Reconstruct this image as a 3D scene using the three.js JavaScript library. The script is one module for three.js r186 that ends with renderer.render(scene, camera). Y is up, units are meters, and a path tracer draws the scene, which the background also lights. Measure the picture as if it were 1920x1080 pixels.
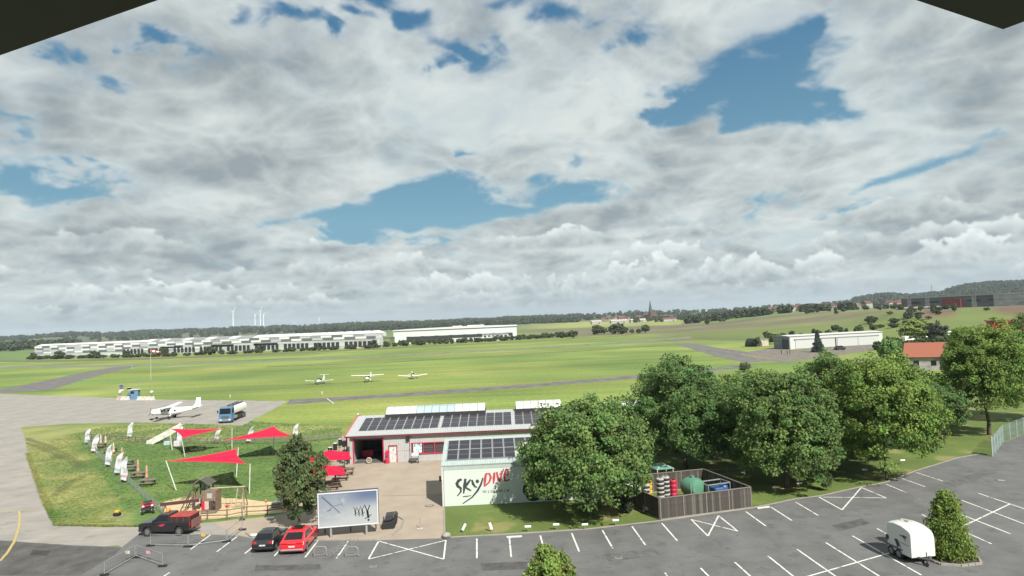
import * as THREE from 'three';
import { mergeGeometries } from 'three/addons/utils/BufferGeometryUtils.js';
import { RoundedBoxGeometry } from 'three/addons/geometries/RoundedBoxGeometry.js';

// ---------- camera, exposure, sun, sky ----------
const scene = new THREE.Scene();
const renderer = new THREE.WebGLRenderer({ antialias: true });
renderer.setSize(1024, 576);
renderer.toneMapping = THREE.LinearToneMapping;
renderer.toneMappingExposure = 1.7;
renderer.shadowMap.enabled = true;
const camera = new THREE.PerspectiveCamera(46.729, 1024 / 576, 0.3, 30000);
camera.position.set(0, 18, 0);                         // webcam under the eaves of the airfield tower
camera.rotation.set(0.04872, 0, -0.04198, 'YXZ');
scene.add(camera);

const sun = new THREE.DirectionalLight(new THREE.Color(1, 0.95, 0.87), 5);
const sunDir = new THREE.Vector3(0.60, 1.16, 0.79).normalize();   // behind the camera, to its right
sun.position.copy(sunDir).multiplyScalar(400);
sun.target.position.set(0, 0, -80);
sun.shadow.radius = 1.4;
sun.shadow.mapSize.set(4096, 4096);
Object.assign(sun.shadow.camera, { left: -250, right: 250, top: 250, bottom: -250, near: 1, far: 1200 });
scene.add(sun, sun.target);

// seeded random numbers and gradient noise
function rng(seed) { let s = seed >>> 0; return () => { s = (s + 0x6d2b79f5) | 0; let t = Math.imul(s ^ (s >>> 15), 1 | s); t = (t + Math.imul(t ^ (t >>> 7), 61 | t)) ^ t; return ((t ^ (t >>> 14)) >>> 0) / 4294967296; }; }
const PERM = new Uint8Array(512), GX = new Float32Array(256), GY = new Float32Array(256);
{ const r = rng(77); const p = [...Array(256).keys()]; for (let i = 255; i > 0; i--) { const j = Math.floor(r() * (i + 1)); [p[i], p[j]] = [p[j], p[i]]; }
  for (let i = 0; i < 512; i++) PERM[i] = p[i & 255];
  for (let i = 0; i < 256; i++) { GX[i] = Math.cos(i / 256 * 6.28318 * 7); GY[i] = Math.sin(i / 256 * 6.28318 * 7); } }
function noise(x, y, wx = 256, wy = 256) {           // about -0.7..0.7, repeats every wx, wy cells
  const fx = Math.floor(x), fy = Math.floor(y), dx = x - fx, dy = y - fy;
  let x0 = fx % wx; if (x0 < 0) x0 += wx; let y0 = fy % wy; if (y0 < 0) y0 += wy;
  const x1 = (x0 + 1) % wx, y1 = (y0 + 1) % wy;
  const u = dx * dx * dx * (dx * (dx * 6 - 15) + 10), v = dy * dy * dy * (dy * (dy * 6 - 15) + 10);
  const a = PERM[PERM[x0 & 255] + (y0 & 255)], b = PERM[PERM[x1 & 255] + (y0 & 255)], c = PERM[PERM[x0 & 255] + (y1 & 255)], d = PERM[PERM[x1 & 255] + (y1 & 255)];
  const n0 = GX[a] * dx + GY[a] * dy, n1 = GX[b] * (dx - 1) + GY[b] * dy, n2 = GX[c] * dx + GY[c] * (dy - 1), n3 = GX[d] * (dx - 1) + GY[d] * (dy - 1);
  const p = n0 + (n1 - n0) * u, q = n2 + (n3 - n2) * u;
  return p + (q - p) * v;
}
function fbm(x, y, oct = 5, gain = 0.5) { let s = 0, a = 1; for (let i = 0; i < oct; i++) { s += a * noise(x, y); x = x * 2.03 + 17.3; y = y * 2.03 + 9.1; a *= gain; } return s; }
function fbmT(x, y, w, oct = 4, gain = 0.5) { let s = 0, a = 1, k = 1; for (let i = 0; i < oct; i++) { s += a * noise(x * k, y * k, w * k, w * k); k *= 2; a *= gain; } return s; }   // tiles every w
const clamp = (x, a = 0, b = 1) => x < a ? a : x > b ? b : x;
const step = (a, b, x) => { const t = clamp((x - a) / (b - a)); return t * t * (3 - 2 * t); };
const mix = (a, b, t) => a + (b - a) * t;

function makeSky() {
  const W = 4096, H = 2048, data = new Float32Array(W * H * 4);
  // gaps in the cloud deck: azimuth, elevation (degrees), half sizes, tilt, depth
  const gaps = [
    [19.95, 18.67, 4.6, 2.5, 0.1, 1.0], [23.05, 16.38, 3.4, 1.7, 0.5, 0.85], [16.47, 17.11, 2.2, 1.6, 0, 0.7], [26.47, 15.42, 1.8, 0.9, 0.4, 0.55], [10.63, 23.07, 3.4, 1.1, 0.1, 0.6], [5.63, 24.11, 2.6, 1.0, 0.1, 0.55],
    [-4.3, 10.24, 6.0, 1.5, 0.07, 0.95], [4, 10.13, 4.5, 1.2, 0.0, 0.7], [-10.68, 9.25, 3.6, 1.1, 0.12, 0.65], [-17.22, 8.27, 4.0, 0.7, 0.1, 0.5], [-12.05, 8.15, 3.0, 0.6, 0.1, 0.45],
    [-18.05, 24.17, 2.0, 1.3, -0.5, 0.7], [-14.22, 22.69, 1.6, 0.8, -0.4, 0.55], [-26.48, 21.95, 1.8, 1.0, -0.6, 0.65], [-2.43, 21.66, 1.9, 1.1, -0.2, 0.75], [-9.18, 25.82, 2.6, 0.9, -0.1, 0.6], [-22.56, 24.46, 1.6, 0.9, 0, 0.5],
    [-36.66, 11.35, 2.6, 1.4, -0.1, 0.85], [-34.2, 11.75, 2.0, 0.8, 0, 0.55], [30.83, 10.48, 2.2, 0.7, 0.15, 0.6], [21.41, 8.88, 4.0, 0.5, 0.1, 0.5], [28.87, 6.99, 2.4, 0.6, 0, 0.55], [26, 7.84, 2.0, 0.4, 0, 0.4],
    [-33.81, 20.12, 1.8, 0.9, -0.3, 0.55], [-29.78, 19.12, 1.2, 0.6, 0, 0.5], [-2.29, 14.19, 1.2, 0.6, 0, 0.55], [25.68, 20.77, 1.4, 1.8, 0.2, 0.5], [-36.94, 16.12, 1.4, 1.4, 0, 0.5], [-32.43, 10.76, 2.0, 0.6, 0, 0.45], [4.61, 13.22, 1.4, 0.6, 0, 0.4], [-31.15, 20.55, 1.2, 0.5, 0, 0.45], [-5.58, 23.91, 2.2, 0.8, 0, 0.55], [1.01, 25.16, 2.6, 0.8, 0.1, 0.55], [7.81, 21.73, 2.2, 0.6, 0.1, 0.5], [-24.61, 20.11, 1.8, 0.6, -0.4, 0.45], [-11.51, 24.19, 1.8, 0.8, -0.3, 0.5], [33.24, 11.35, 2.0, 0.6, 0.2, 0.45], [21.37, 15.02, 3.0, 0.8, 0.2, 0.6], [-8.97, 6.98, 3, 0.4, 0, 0.4],
  ];
  // heavier, greyer masses and lit, whiter ones
  const tone = [
    [-23.18, 13.92, 12, 2.2, 0.28], [-29.59, 6.8, 12, 2.4, 0.42], [-11.42, 13.86, 8, 1.6, 0.15], [31.87, 5.39, 5, 2.4, 0.6], [31.54, 16.18, 12, 5, 0.14], [-19.38, 4.73, 3, 0.7, 0.4],
    [2.81, 23.69, 9, 2.5, 0.12], [-32.53, 17.28, 9, 4, 0.12], [19.51, 3.99, 9, 1.0, 0.25], [-2.12, 18.09, 12, 3.0, -0.3], [-20.07, 10.3, 8, 1.2, -0.32], [9.4, 17.43, 7, 3, -0.28], [-26.57, 16.64, 9, 2.2, -0.16], [23.87, 10.36, 12, 2, -0.16],
  ];
  // rows of far cumulus along the horizon: base elevation, height, cells per degree, greyness
  const rows = [[0.9, 0.9, 0.55, 0.1], [1.7, 1.4, 0.40, -0.05], [2.8, 2.0, 0.28, -0.02], [4.4, 2.1, 0.20, 0.15], [6.4, 1.9, 0.14, 0.28]];
  const tower = [[25.54, 3.14][0], [33.65, 2.52][0], [-2.71, 3.82][0]];   // azimuths of taller heads
  const S = 1 / renderer.toneMappingExposure;
  const blueHi = [0.042, 0.158, 0.325], blueLo = [0.205, 0.415, 0.545], haze = [0.355, 0.44, 0.49];
  const white = [0.72, 0.775, 0.76], grey = [0.335, 0.39, 0.415];
  const turb = (x, y, o) => { let s = 0, a = 1; for (let i = 0; i < o; i++) { s += a * Math.abs(noise(x, y)); x = x * 2.07 + 13.7; y = y * 2.07 + 5.3; a *= 0.55; } return s; };
  for (let j = 0; j < H; j++) {
    const el = ((j + 0.5) / H - 0.5) * 180, er = el * Math.PI / 180, dy = Math.sin(er), ch = Math.cos(er);
    for (let i = 0; i < W; i++) {
      const k = (j * W + i) * 4;
      if (el < -0.2) { data[k] = haze[0] * S; data[k + 1] = haze[1] * S; data[k + 2] = haze[2] * S; data[k + 3] = 1; continue; }
      const ph = ((i + 0.5) / W - 0.5) * 2 * Math.PI, dx = Math.cos(ph) * ch, dz = Math.sin(ph) * ch;
      const az = Math.atan2(dx, -dz) * 180 / Math.PI, e = Math.max(el, 0);
      const g = Math.pow(clamp((e - 9) / 20), 0.75);
      let r = mix(blueLo[0], blueHi[0], g), gg = mix(blueLo[1], blueHi[1], g), b = mix(blueLo[2], blueHi[2], g);
      // stratocumulus deck, seen in perspective
      const q = 3.1 / (dy + 0.30), px = dx * q, pz = dz * q;
      const w1 = fbm(px * 0.8 + 3.1, pz * 0.8 + 7.7, 3), w2 = fbm(px * 0.8 + 31.1, pz * 0.8 + 57.7, 3);
      const tb = turb(px * 1.5 + w1 * 0.5, pz * 1.5 + w2 * 0.5, 6), n = fbm(px * 0.75 + 4 + w1 * 0.3, pz * 0.75 + 9 + w2 * 0.3, 3) * 0.9 + (0.42 - tb) * 0.55;
      let hole = 0;
      if (Math.abs(az) < 60) { const A = az + w1 * 4.5 + (tb - 0.42) * 4.0, E = e + w2 * 2.4 + (tb - 0.42) * 1.6; for (const [ga, ge, sa, se, t, wgt] of gaps) { const X = A - ga, Y = E - ge; if (Math.abs(X) > sa * 2.6 || Math.abs(Y) > se * 2.6 + 3) continue; const c = Math.cos(t), s = Math.sin(t), xx = (X * c + Y * s) / sa, yy = (Y * c - X * s) / se; hole += 1.18 * wgt * Math.exp(-xx * xx - yy * yy); } }
      const away = step(58, 75, Math.abs(az)); hole = hole * (1 - away) + away * 1.0 * step(0.05, 0.5, fbm(px * 0.4 + 90, pz * 0.4 + 40, 3));
      const fine = fbm(px * 3.4 + w2, pz * 3.4 + w1, 5, 0.6), cov = 0.86 + n * 0.62 - hole * 1.42 + fine * 0.55 * step(0.03, 0.35, hole);
      const alpha = step(-0.22, 0.72, cov) * (0.82 + 0.18 * step(0.5, 1.05, cov + fine * 0.3));
      let t = 0; if (Math.abs(az) < 60) for (const [ga, ge, sa, se, wgt] of tone) { const X = (az - ga) / sa, Y = (e - ge) / se; const d2 = X * X + Y * Y; if (d2 < 6) t += wgt * Math.exp(-d2); }
      const tb2 = turb(px * 2.6 + 11 + w2 * 0.5, pz * 2.6 + 23 + w1 * 0.5, 5), n2 = fbm(px * 1.1 + 61, pz * 1.1 + 13, 3);
      let shade = 0.40 + 0.78 * n2 + (tb2 - 0.40) * 0.72 + 0.36 * n + t * 0.85 - 0.30 * (1 - step(0.35, 0.85, cov));
      shade = clamp(shade, 0, 1.05);
      r = mix(r, mix(white[0], grey[0], shade), alpha); gg = mix(gg, mix(white[1], grey[1], shade), alpha); b = mix(b, mix(white[2], grey[2], shade), alpha);
      // far cumulus
      if (e < 12) {
        for (let m = rows.length - 1; m >= 0; m--) {
          const [be, ah, f, gr] = rows[m], a2 = az * f + m * 37.7;
          const base = be + 0.5 * fbm(a2 * 0.5, m * 9.1, 2);
          if (e < base - 0.5 || e > base + ah * 1.6) continue;
          const puff = 0.45 - turb(a2 * 1.9, e * f * 2.3 + m * 5, 5), big = fbm(a2 * 0.55, m * 13.7 + 2, 3) * 1.25 + (m === 2 ? 0.5 * (Math.exp(-(((az - tower[0]) / 1.6) ** 2)) + 0.7 * Math.exp(-(((az - tower[1]) / 2.2) ** 2)) + 0.5 * Math.exp(-(((az - tower[2]) / 1.8) ** 2))) : 0);
          const prof = ah * clamp(0.30 + 0.95 * big + 0.75 * puff, 0, 1.5);
          const up = e - base, d = prof - up;
          const al = step(0.0, 0.10 * ah + 0.05, d) * step(-0.45, 0.12, up + puff * 0.25) * (0.35 + 0.65 * step(-0.25, 0.12, big));
          if (al <= 0) continue;
          const lit = clamp(0.34 + 0.62 * step(0.05, 1.0, up / (prof + 0.05)) * (0.55 + 0.55 * step(-0.3, 0.35, fbm(a2 * 0.3 + 9, m * 3.3, 2))) + 1.15 * puff - gr, -0.05, 1.2);
          const hz = 0.40 * (1 - step(0, 7, e));
          for (let c = 0; c < 3; c++) { const col = mix(mix(grey[c] * 1.05, white[c] * 1.16, lit), haze[c], hz); if (c === 0) r = mix(r, col, al); else if (c === 1) gg = mix(gg, col, al); else b = mix(b, col, al); }
        }
        const hz = 0.85 * (1 - step(0.0, 3.0, e)); r = mix(r, haze[0], hz); gg = mix(gg, haze[1], hz); b = mix(b, haze[2], hz);
      }
      data[k] = r * S; data[k + 1] = gg * S; data[k + 2] = b * S; data[k + 3] = 1;
    }
  }
  const t = new THREE.DataTexture(data, W, H, THREE.RGBAFormat, THREE.FloatType);
  t.mapping = THREE.EquirectangularReflectionMapping; t.magFilter = THREE.LinearFilter; t.minFilter = THREE.LinearFilter; t.needsUpdate = true;
  return t;
}
scene.background = makeSky();
scene.environment = scene.background;

// ---------- helpers ----------
const taken = {};
function numbered(name) { const n = taken[name] = (taken[name] ?? -1) + 1; return n ? `${name}_${String(n).padStart(3, '0')}` : name; }
function tag(o, label, category, group) { o.userData.label = label; o.userData.category = category; if (group) o.userData.group = group; return o; }
function thing(name, label, category, x, z, turn = 0, group, y = 0) { const o = new THREE.Group(); o.name = numbered(name); o.position.set(x, y, z); o.rotation.y = turn; tag(o, label, category, group); scene.add(o); return o; }
function flat(g) { const q = g.index ? g.toNonIndexed() : g; for (const k of Object.keys(q.attributes)) if (!['position', 'normal', 'uv'].includes(k)) q.deleteAttribute(k); if (!q.attributes.uv) q.setAttribute('uv', new THREE.BufferAttribute(new Float32Array(q.attributes.position.count * 2), 2)); return q; }
const join = (gs) => gs.length === 1 ? gs[0] : mergeGeometries(gs.map(flat));
function part(parent, name, gs, m) { const o = new THREE.Mesh(join([gs].flat()), m); o.name = name; parent.add(o); return o; }
function single(name, gs, m, label, category, group) { const o = part(scene, numbered(name), gs, m); return tag(o, label, category, group); }
function structure(name, gs, m, label) { const o = part(scene, numbered(name), gs, m); o.userData.kind = 'structure'; if (label) o.userData.label = label; return o; }
function box(w, h, d, x = 0, y = 0, z = 0, ry = 0) { const g = new THREE.BoxGeometry(w, h, d); if (ry) g.rotateY(ry); return g.translate(x, y, z); }
function rbox(w, h, d, r, x = 0, y = 0, z = 0, s = 2) { return new RoundedBoxGeometry(w, h, d, s, r).translate(x, y, z); }
const UP = new THREE.Vector3(0, 1, 0);
function bar(a, b, r, r2 = r, seg = 8) { const A = new THREE.Vector3(...a), B = new THREE.Vector3(...b), d = B.clone().sub(A), g = new THREE.CylinderGeometry(r2, r, d.length(), seg); g.applyQuaternion(new THREE.Quaternion().setFromUnitVectors(UP, d.normalize())); return g.translate(...A.add(B).multiplyScalar(0.5).toArray()); }
function beam(a, b, w, h) { const A = new THREE.Vector3(...a), B = new THREE.Vector3(...b), d = B.clone().sub(A), L = d.length(); const m = new THREE.Matrix4().lookAt(B, A, Math.abs(d.y / L) > 0.99 ? new THREE.Vector3(0, 0, 1) : UP); const g = new THREE.BoxGeometry(w, h, L).applyMatrix4(m); return g.translate(...A.add(B).multiplyScalar(0.5).toArray()); }
function prism(pts, depth, bevel = 0) { const g = new THREE.ExtrudeGeometry(new THREE.Shape(pts.map(([x, y]) => new THREE.Vector2(x, y))), { depth: depth - 2 * bevel, bevelEnabled: bevel > 0, bevelSize: bevel, bevelThickness: bevel, bevelOffset: -bevel, bevelSegments: 2, curveSegments: 6 }); return g.translate(0, 0, -depth / 2 + bevel); }   // profile in x,y; extruded along z, centred
function poly(faces) { const p = []; for (const f of faces) for (let i = 1; i + 1 < f.length; i++) p.push(...f[0], ...f[i], ...f[i + 1]); const g = new THREE.BufferGeometry(); g.setAttribute('position', new THREE.Float32BufferAttribute(p, 3)); g.computeVertexNormals(); return g; }
function hexa(b, t) { return poly([[b[3], b[2], b[1], b[0]], [t[0], t[1], t[2], t[3]], ...[0, 1, 2, 3].map(i => [b[i], b[(i + 1) % 4], t[(i + 1) % 4], t[i]])]); }   // corners listed counter-clockwise from above
function loft(rings, closed = true) { const n = rings[0].length, p = []; const q = (a, b, c) => p.push(...a, ...b, ...c);
  for (let i = 0; i + 1 < rings.length; i++) for (let k = 0; k < n; k++) { const a = rings[i][k], b = rings[i][(k + 1) % n], c = rings[i + 1][(k + 1) % n], d = rings[i + 1][k]; q(a, b, c); q(a, c, d); }
  for (const [ring, f] of [[rings[0], -1], [rings[rings.length - 1], 1]]) if (closed) for (let k = 1; k + 1 < n; k++) f > 0 ? q(ring[0], ring[k], ring[k + 1]) : q(ring[0], ring[k + 1], ring[k]);
  let g = new THREE.BufferGeometry(); g.setAttribute('position', new THREE.Float32BufferAttribute(p, 3)); return smooth(g, 0.75); }
function smooth(g, crease) {   // averages normals of faces that meet at less than the crease angle
  const p = g.attributes.position, n = p.count, fn = [], at = new Map(), key = (i) => `${Math.round(p.getX(i) * 500)},${Math.round(p.getY(i) * 500)},${Math.round(p.getZ(i) * 500)}`;
  const a = new THREE.Vector3(), b = new THREE.Vector3(), c = new THREE.Vector3();
  for (let i = 0; i < n; i += 3) { a.fromBufferAttribute(p, i); b.fromBufferAttribute(p, i + 1); c.fromBufferAttribute(p, i + 2); const m = b.clone().sub(a).cross(c.clone().sub(a)); fn.push(m); for (let k = 0; k < 3; k++) { const s = key(i + k); if (!at.has(s)) at.set(s, []); at.get(s).push(i / 3); } }
  const out = new Float32Array(n * 3), cc = Math.cos(crease);
  for (let i = 0; i < n; i++) { const m = fn[Math.floor(i / 3)], l = m.length() || 1, s = new THREE.Vector3(); for (const f of at.get(key(i))) { const o = fn[f], ol = o.length(); if (ol > 0 && o.dot(m) / (ol * l) > cc) s.add(o); } s.normalize(); out.set([s.x, s.y, s.z], i * 3); }
  g.setAttribute('normal', new THREE.BufferAttribute(out, 3)); return g;
}
const put = (x, z, y = 0) => [x, y, z];
function along(pts, t) { let L = 0; const seg = []; for (let i = 0; i + 1 < pts.length; i++) { const l = Math.hypot(pts[i + 1][0] - pts[i][0], pts[i + 1][1] - pts[i][1]); seg.push(l); L += l; } let s = t * L; for (let i = 0; i < seg.length; i++) { if (s <= seg[i] || i === seg.length - 1) { const k = s / seg[i]; return [mix(pts[i][0], pts[i + 1][0], k), mix(pts[i][1], pts[i + 1][1], k), Math.atan2(-(pts[i + 1][1] - pts[i][1]), pts[i + 1][0] - pts[i][0])]; } s -= seg[i]; } }
const lengthOf = (pts) => pts.slice(1).reduce((s, p, i) => s + Math.hypot(p[0] - pts[i][0], p[1] - pts[i][1]), 0);

// textures
function texture(size, fn, srgb = true) { const d = new Uint8Array(size * size * 4); for (let y = 0; y < size; y++) for (let x = 0; x < size; x++) { const c = fn(x / size, y / size, x, y), k = (y * size + x) * 4; d[k] = clamp(c[0]) * 255; d[k + 1] = clamp(c[1]) * 255; d[k + 2] = clamp(c[2]) * 255; d[k + 3] = 255; }
  const t = new THREE.DataTexture(d, size, size); t.wrapS = t.wrapT = THREE.RepeatWrapping; t.magFilter = THREE.LinearFilter; t.minFilter = THREE.LinearMipmapLinearFilter; t.generateMipmaps = true; if (srgb) t.colorSpace = THREE.SRGBColorSpace; t.needsUpdate = true; return t; }
const lin = (r, g, b) => new THREE.Color().setRGB(r, g, b);
const toS = (c) => c <= 0.0031308 ? c * 12.92 : 1.055 * Math.pow(c, 1 / 2.4) - 0.055;
const S3 = (c, k = 1) => [toS(clamp(c[0] * k)), toS(clamp(c[1] * k)), toS(clamp(c[2] * k))];
function mat(c, rough = 0.8, o = {}) { return new THREE.MeshStandardMaterial({ color: Array.isArray(c) ? lin(...c) : c, roughness: rough, side: THREE.DoubleSide, ...o }); }
// grain: a tone map of fine and coarse specks that multiplies a plain colour
const grainTex = texture(512, (u, v) => { const a = 0.86 + 0.20 * fbmT(u * 6, v * 6, 6, 5) + 0.10 * fbmT(u * 60, v * 60, 60, 2); return [a, a, a]; });
const grainy = (c, rough = 0.8, o = {}) => mat(c, rough, { map: grainTex, ...o });
const canvasTex = (w, h, draw) => { const c = document.createElement('canvas'); c.width = w; c.height = h; draw(c.getContext('2d'), w, h); const t = new THREE.CanvasTexture(c); t.colorSpace = THREE.SRGBColorSpace; t.anisotropy = 8; return t; };
const M = {
  white: grainy([0.62, 0.62, 0.60], 0.5), whitePaint: mat([0.64, 0.64, 0.63], 0.35), cream: grainy([0.62, 0.58, 0.46], 0.8), black: mat([0.012, 0.012, 0.013], 0.5), darkGlass: mat([0.008, 0.009, 0.011], 0.06),
  rubber: mat([0.018, 0.018, 0.018], 0.85), steel: mat([0.42, 0.43, 0.44], 0.35, { metalness: 0.7 }), galv: grainy([0.42, 0.44, 0.45], 0.5, { metalness: 0.4 }), rim: mat([0.3, 0.3, 0.31], 0.35, { metalness: 0.8 }),
  red: grainy([0.55, 0.02, 0.06], 0.5), redTrim: grainy([0.52, 0.03, 0.09], 0.55), orange: grainy([0.62, 0.16, 0.05], 0.6), yellow: grainy([0.65, 0.42, 0.03], 0.6), blue: grainy([0.03, 0.10, 0.28], 0.5), green: grainy([0.10, 0.26, 0.17], 0.5),
  wood: grainy([0.22, 0.155, 0.105], 0.85), woodGrey: grainy([0.20, 0.18, 0.155], 0.9), woodDark: grainy([0.085, 0.066, 0.052], 0.9), woodPale: grainy([0.42, 0.36, 0.27], 0.85),
  grey: grainy([0.30, 0.31, 0.32], 0.6), greyDark: grainy([0.10, 0.105, 0.11], 0.6), concrete: grainy([0.33, 0.31, 0.27], 0.9),
};
const sheetUV = (g, t) => { const u = g.attributes.uv; for (let i = 0; i < u.count; i++) u.setXY(i, u.getX(i) / t, u.getY(i) / t); return g; };
function sheet(pts, y, tile) { const g = new THREE.ShapeGeometry(new THREE.Shape(pts.map(([x, z]) => new THREE.Vector2(x, -z)))); sheetUV(g, tile); g.rotateX(-Math.PI / 2); return g.translate(0, y, 0); }
function ribbon(pts, w, y, tile = 1) {   // a band of width w (or [w0, w1 ...]) along a polyline
  const L = [], R = []; pts.forEach((p, i) => { const a = pts[Math.max(0, i - 1)], b = pts[Math.min(pts.length - 1, i + 1)], dx = b[0] - a[0], dz = b[1] - a[1], l = Math.hypot(dx, dz), ww = (Array.isArray(w) ? w[i] : w) / 2; L.push([p[0] - dz / l * ww, p[1] + dx / l * ww]); R.push([p[0] + dz / l * ww, p[1] - dx / l * ww]); });
  return sheet([...L, ...R.reverse()], y, tile); }
const ragged = (pts, amp = 0.15, len = 0.7) => { const o = []; pts.forEach((a, i) => { const b = pts[(i + 1) % pts.length], dx = b[0] - a[0], dz = b[1] - a[1], L = Math.hypot(dx, dz), n = Math.min(160, Math.max(1, Math.round(L / len))); for (let k = 0; k < n; k++) { const x = a[0] + dx * k / n, z = a[1] + dz * k / n, w = k ? amp * (noise(x * 0.9 + 7, z * 0.9) * 1.6 + noise(x * 2.7, z * 2.7 + 3)) : 0; o.push([x - dz / L * w, z + dx / L * w]); } }); return o; };   // a worn, uneven edge
function kerb(pts, w, h, y = 0) { const gs = []; for (let i = 0; i + 1 < pts.length; i++) gs.push(beam([pts[i][0], y + h / 2, pts[i][1]], [pts[i + 1][0], y + h / 2, pts[i + 1][1]], w, h)); return gs; }

// ---------- ground ----------
function terrain(x, z) {
  const r = Math.hypot(x, z), a = Math.atan2(x, -z) * 180 / Math.PI;
  if (z > 0) return 0;
  let h = 13.2 * step(13, 24, a) * step(mix(400, 370, step(24, 30, a)), mix(1050, 620, step(22, 31, a)), r);
  h += 8 * step(1700, 2600, r) * step(-26, -12, a) * (1 - step(9, 16, a));
  const far = r > 2200 ? 1 : 0;
  if (far) {
    const ridge = 26 + 10 * noise(a * 0.13, 3.3) + 8 * noise(a * 0.4, 9.3) + 34 * step(24, 29, a) + 26 * step(31.5, 35.5, a) - 12 * (1 - step(1.0, 2.2, Math.abs(a - 31.6)));
    h = mix(h, Math.max(h, ridge), step(2300, 3900, r));
  }
  return h;
}
const airTile = 256;
const airTex = texture(2048, (u, v) => {
  const streak = noise(u * 5, v * 190, 5, 190) * 0.7 + noise(u * 11, v * 420, 11, 420) * 0.6, broad = fbmT(u * 4, v * 4, 4, 4), fine = noise(u * 410, v * 410, 410, 410) + noise(u * 205, v * 205, 205, 205), swath = noise(u * 2, v * 34, 2, 34);
  const t = clamp(0.48 + streak * 0.50 + broad * 0.62 + swath * 0.52 + fine * 0.16), d = clamp(step(0.25, 0.7, broad * 0.8 + streak * 0.5 + noise(u * 7, v * 28, 7, 28) * 0.5));
  const k = 1 + fine * 0.16; return S3([mix(mix(0.084, 0.186, t), 0.27, d * 0.65), mix(mix(0.142, 0.228, t), 0.265, d * 0.65), mix(mix(0.020, 0.046, t), 0.08, d * 0.65)], k);
});
{ // one sheet out to the horizon
  const p = [], col = [], idx = [], AZ = []; for (let a = -180; a < -46; a += 4) AZ.push(a); for (let a = -46; a <= 46; a += 0.25) AZ.push(a); for (let a = 48; a <= 180; a += 4) AZ.push(a); AZ[AZ.length - 1] = 180;
  const R = [0.5]; for (let r = 20; r < 10500; r *= 1.035) R.push(r);
  for (const r of R) for (const a of AZ) {
    const x = r * Math.sin(a * Math.PI / 180), z = -r * Math.cos(a * Math.PI / 180); p.push(x, terrain(x, z) - 0.08 - 0.5 * step(420, 700, r) * (1 - step(700, 760, r)) * 0, z);
    const n = fbm(x * 0.004 + 5, z * 0.004, 4), n2 = fbm(x * 0.02, z * 0.02 + 8, 3);
    let c = [0.105, 0.140, 0.030];
    const meadow = [0.108, 0.104, 0.052], field = [0.195, 0.225, 0.055], fresh = [0.085, 0.150, 0.030], dull = [0.062, 0.080, 0.038];
    const lerp3 = (A, B, t) => A.map((q, i) => mix(q, B[i], t));
    c = lerp3(c, meadow, step(-2, 6, a) * step(560, 700, r + n * 60));
    c = lerp3(c, [0.15, 0.15, 0.060], step(6, 12, a) * step(0.1, 0.3, noise(r * 0.012, a * 0.05)) * step(560, 640, r) * 0.7);
    c = lerp3(c, field, step(-1, 5, a) * step(1180, 1260, r + n * 50 + a * 4)); c = lerp3(c, fresh, step(15, 19, a) * step(900, 980, r));
    c = lerp3(c, fresh, (1 - step(-6, 2, a)) * step(680, 800, r) * 0.8);
    c = lerp3(c, [0.12, 0.072, 0.048], step(28.5, 31, a) * step(0.0, 0.25, noise(a * 0.3, r * 0.004) + 0.1) * step(480, 560, r) * (1 - step(900, 960, r)));
    c = lerp3(c, dull, step(2000, 2500, r)); c = lerp3(c, [0.11, 0.12, 0.045], step(2600, 3000, r) * step(0.15, 0.3, n) * 0.7);
    const k = 1 + n * 0.3 + n2 * 0.25; col.push(c[0] * k, c[1] * k, c[2] * k);
  }
  const n = AZ.length; for (let i = 0; i + 1 < R.length; i++) for (let j = 0; j + 1 < n; j++) { const a = i * n + j; idx.push(a, a + 1, a + n, a + 1, a + n + 1, a + n); }
  const g = new THREE.BufferGeometry(); g.setAttribute('position', new THREE.Float32BufferAttribute(p, 3)); g.setAttribute('color', new THREE.Float32BufferAttribute(col, 3)); g.setIndex(idx); g.computeVertexNormals();
  const o = new THREE.Mesh(g, mat([1, 1, 1], 0.95, { vertexColors: true })); o.name = 'ground'; o.userData.kind = 'structure'; scene.add(o);
}
{ // mown airfield, coarse tone on the vertices and streaks of the mower in the map
  const w = 1150, d = 600, g = new THREE.PlaneGeometry(w, d, 160, 90); g.rotateX(-Math.PI / 2); g.translate(-250, -0.03, -335); const P = g.attributes.position, c = [], U = g.attributes.uv;
  for (let i = 0; i < P.count; i++) { const x = P.getX(i), z = P.getZ(i), n = fbm(x * 0.013, z * 0.03, 4), k = 1 + n * 0.34, y = 1 + 0.22 * noise(x * 0.006 + 9, z * 0.02), rough = step(8, 15, Math.atan2(x, -z) * 57.3 + n * 3) * step(410, 470, Math.hypot(x, z) + n * 30); c.push(k * y * (1 - 0.30 * rough), k * (1 - 0.42 * rough), k * (2 - y) * (1 + 0.1 * rough)); const a = -0.06; U.setXY(i, (x * Math.cos(a) - z * Math.sin(a)) / airTile, (x * Math.sin(a) + z * Math.cos(a)) / airTile); }
  g.setAttribute('color', new THREE.Float32BufferAttribute(c, 3)); const o = new THREE.Mesh(g, mat([1, 1, 1], 0.95, { map: airTex, vertexColors: true })); o.name = 'airfield_grass'; o.userData.kind = 'structure'; scene.add(o);
}
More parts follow.
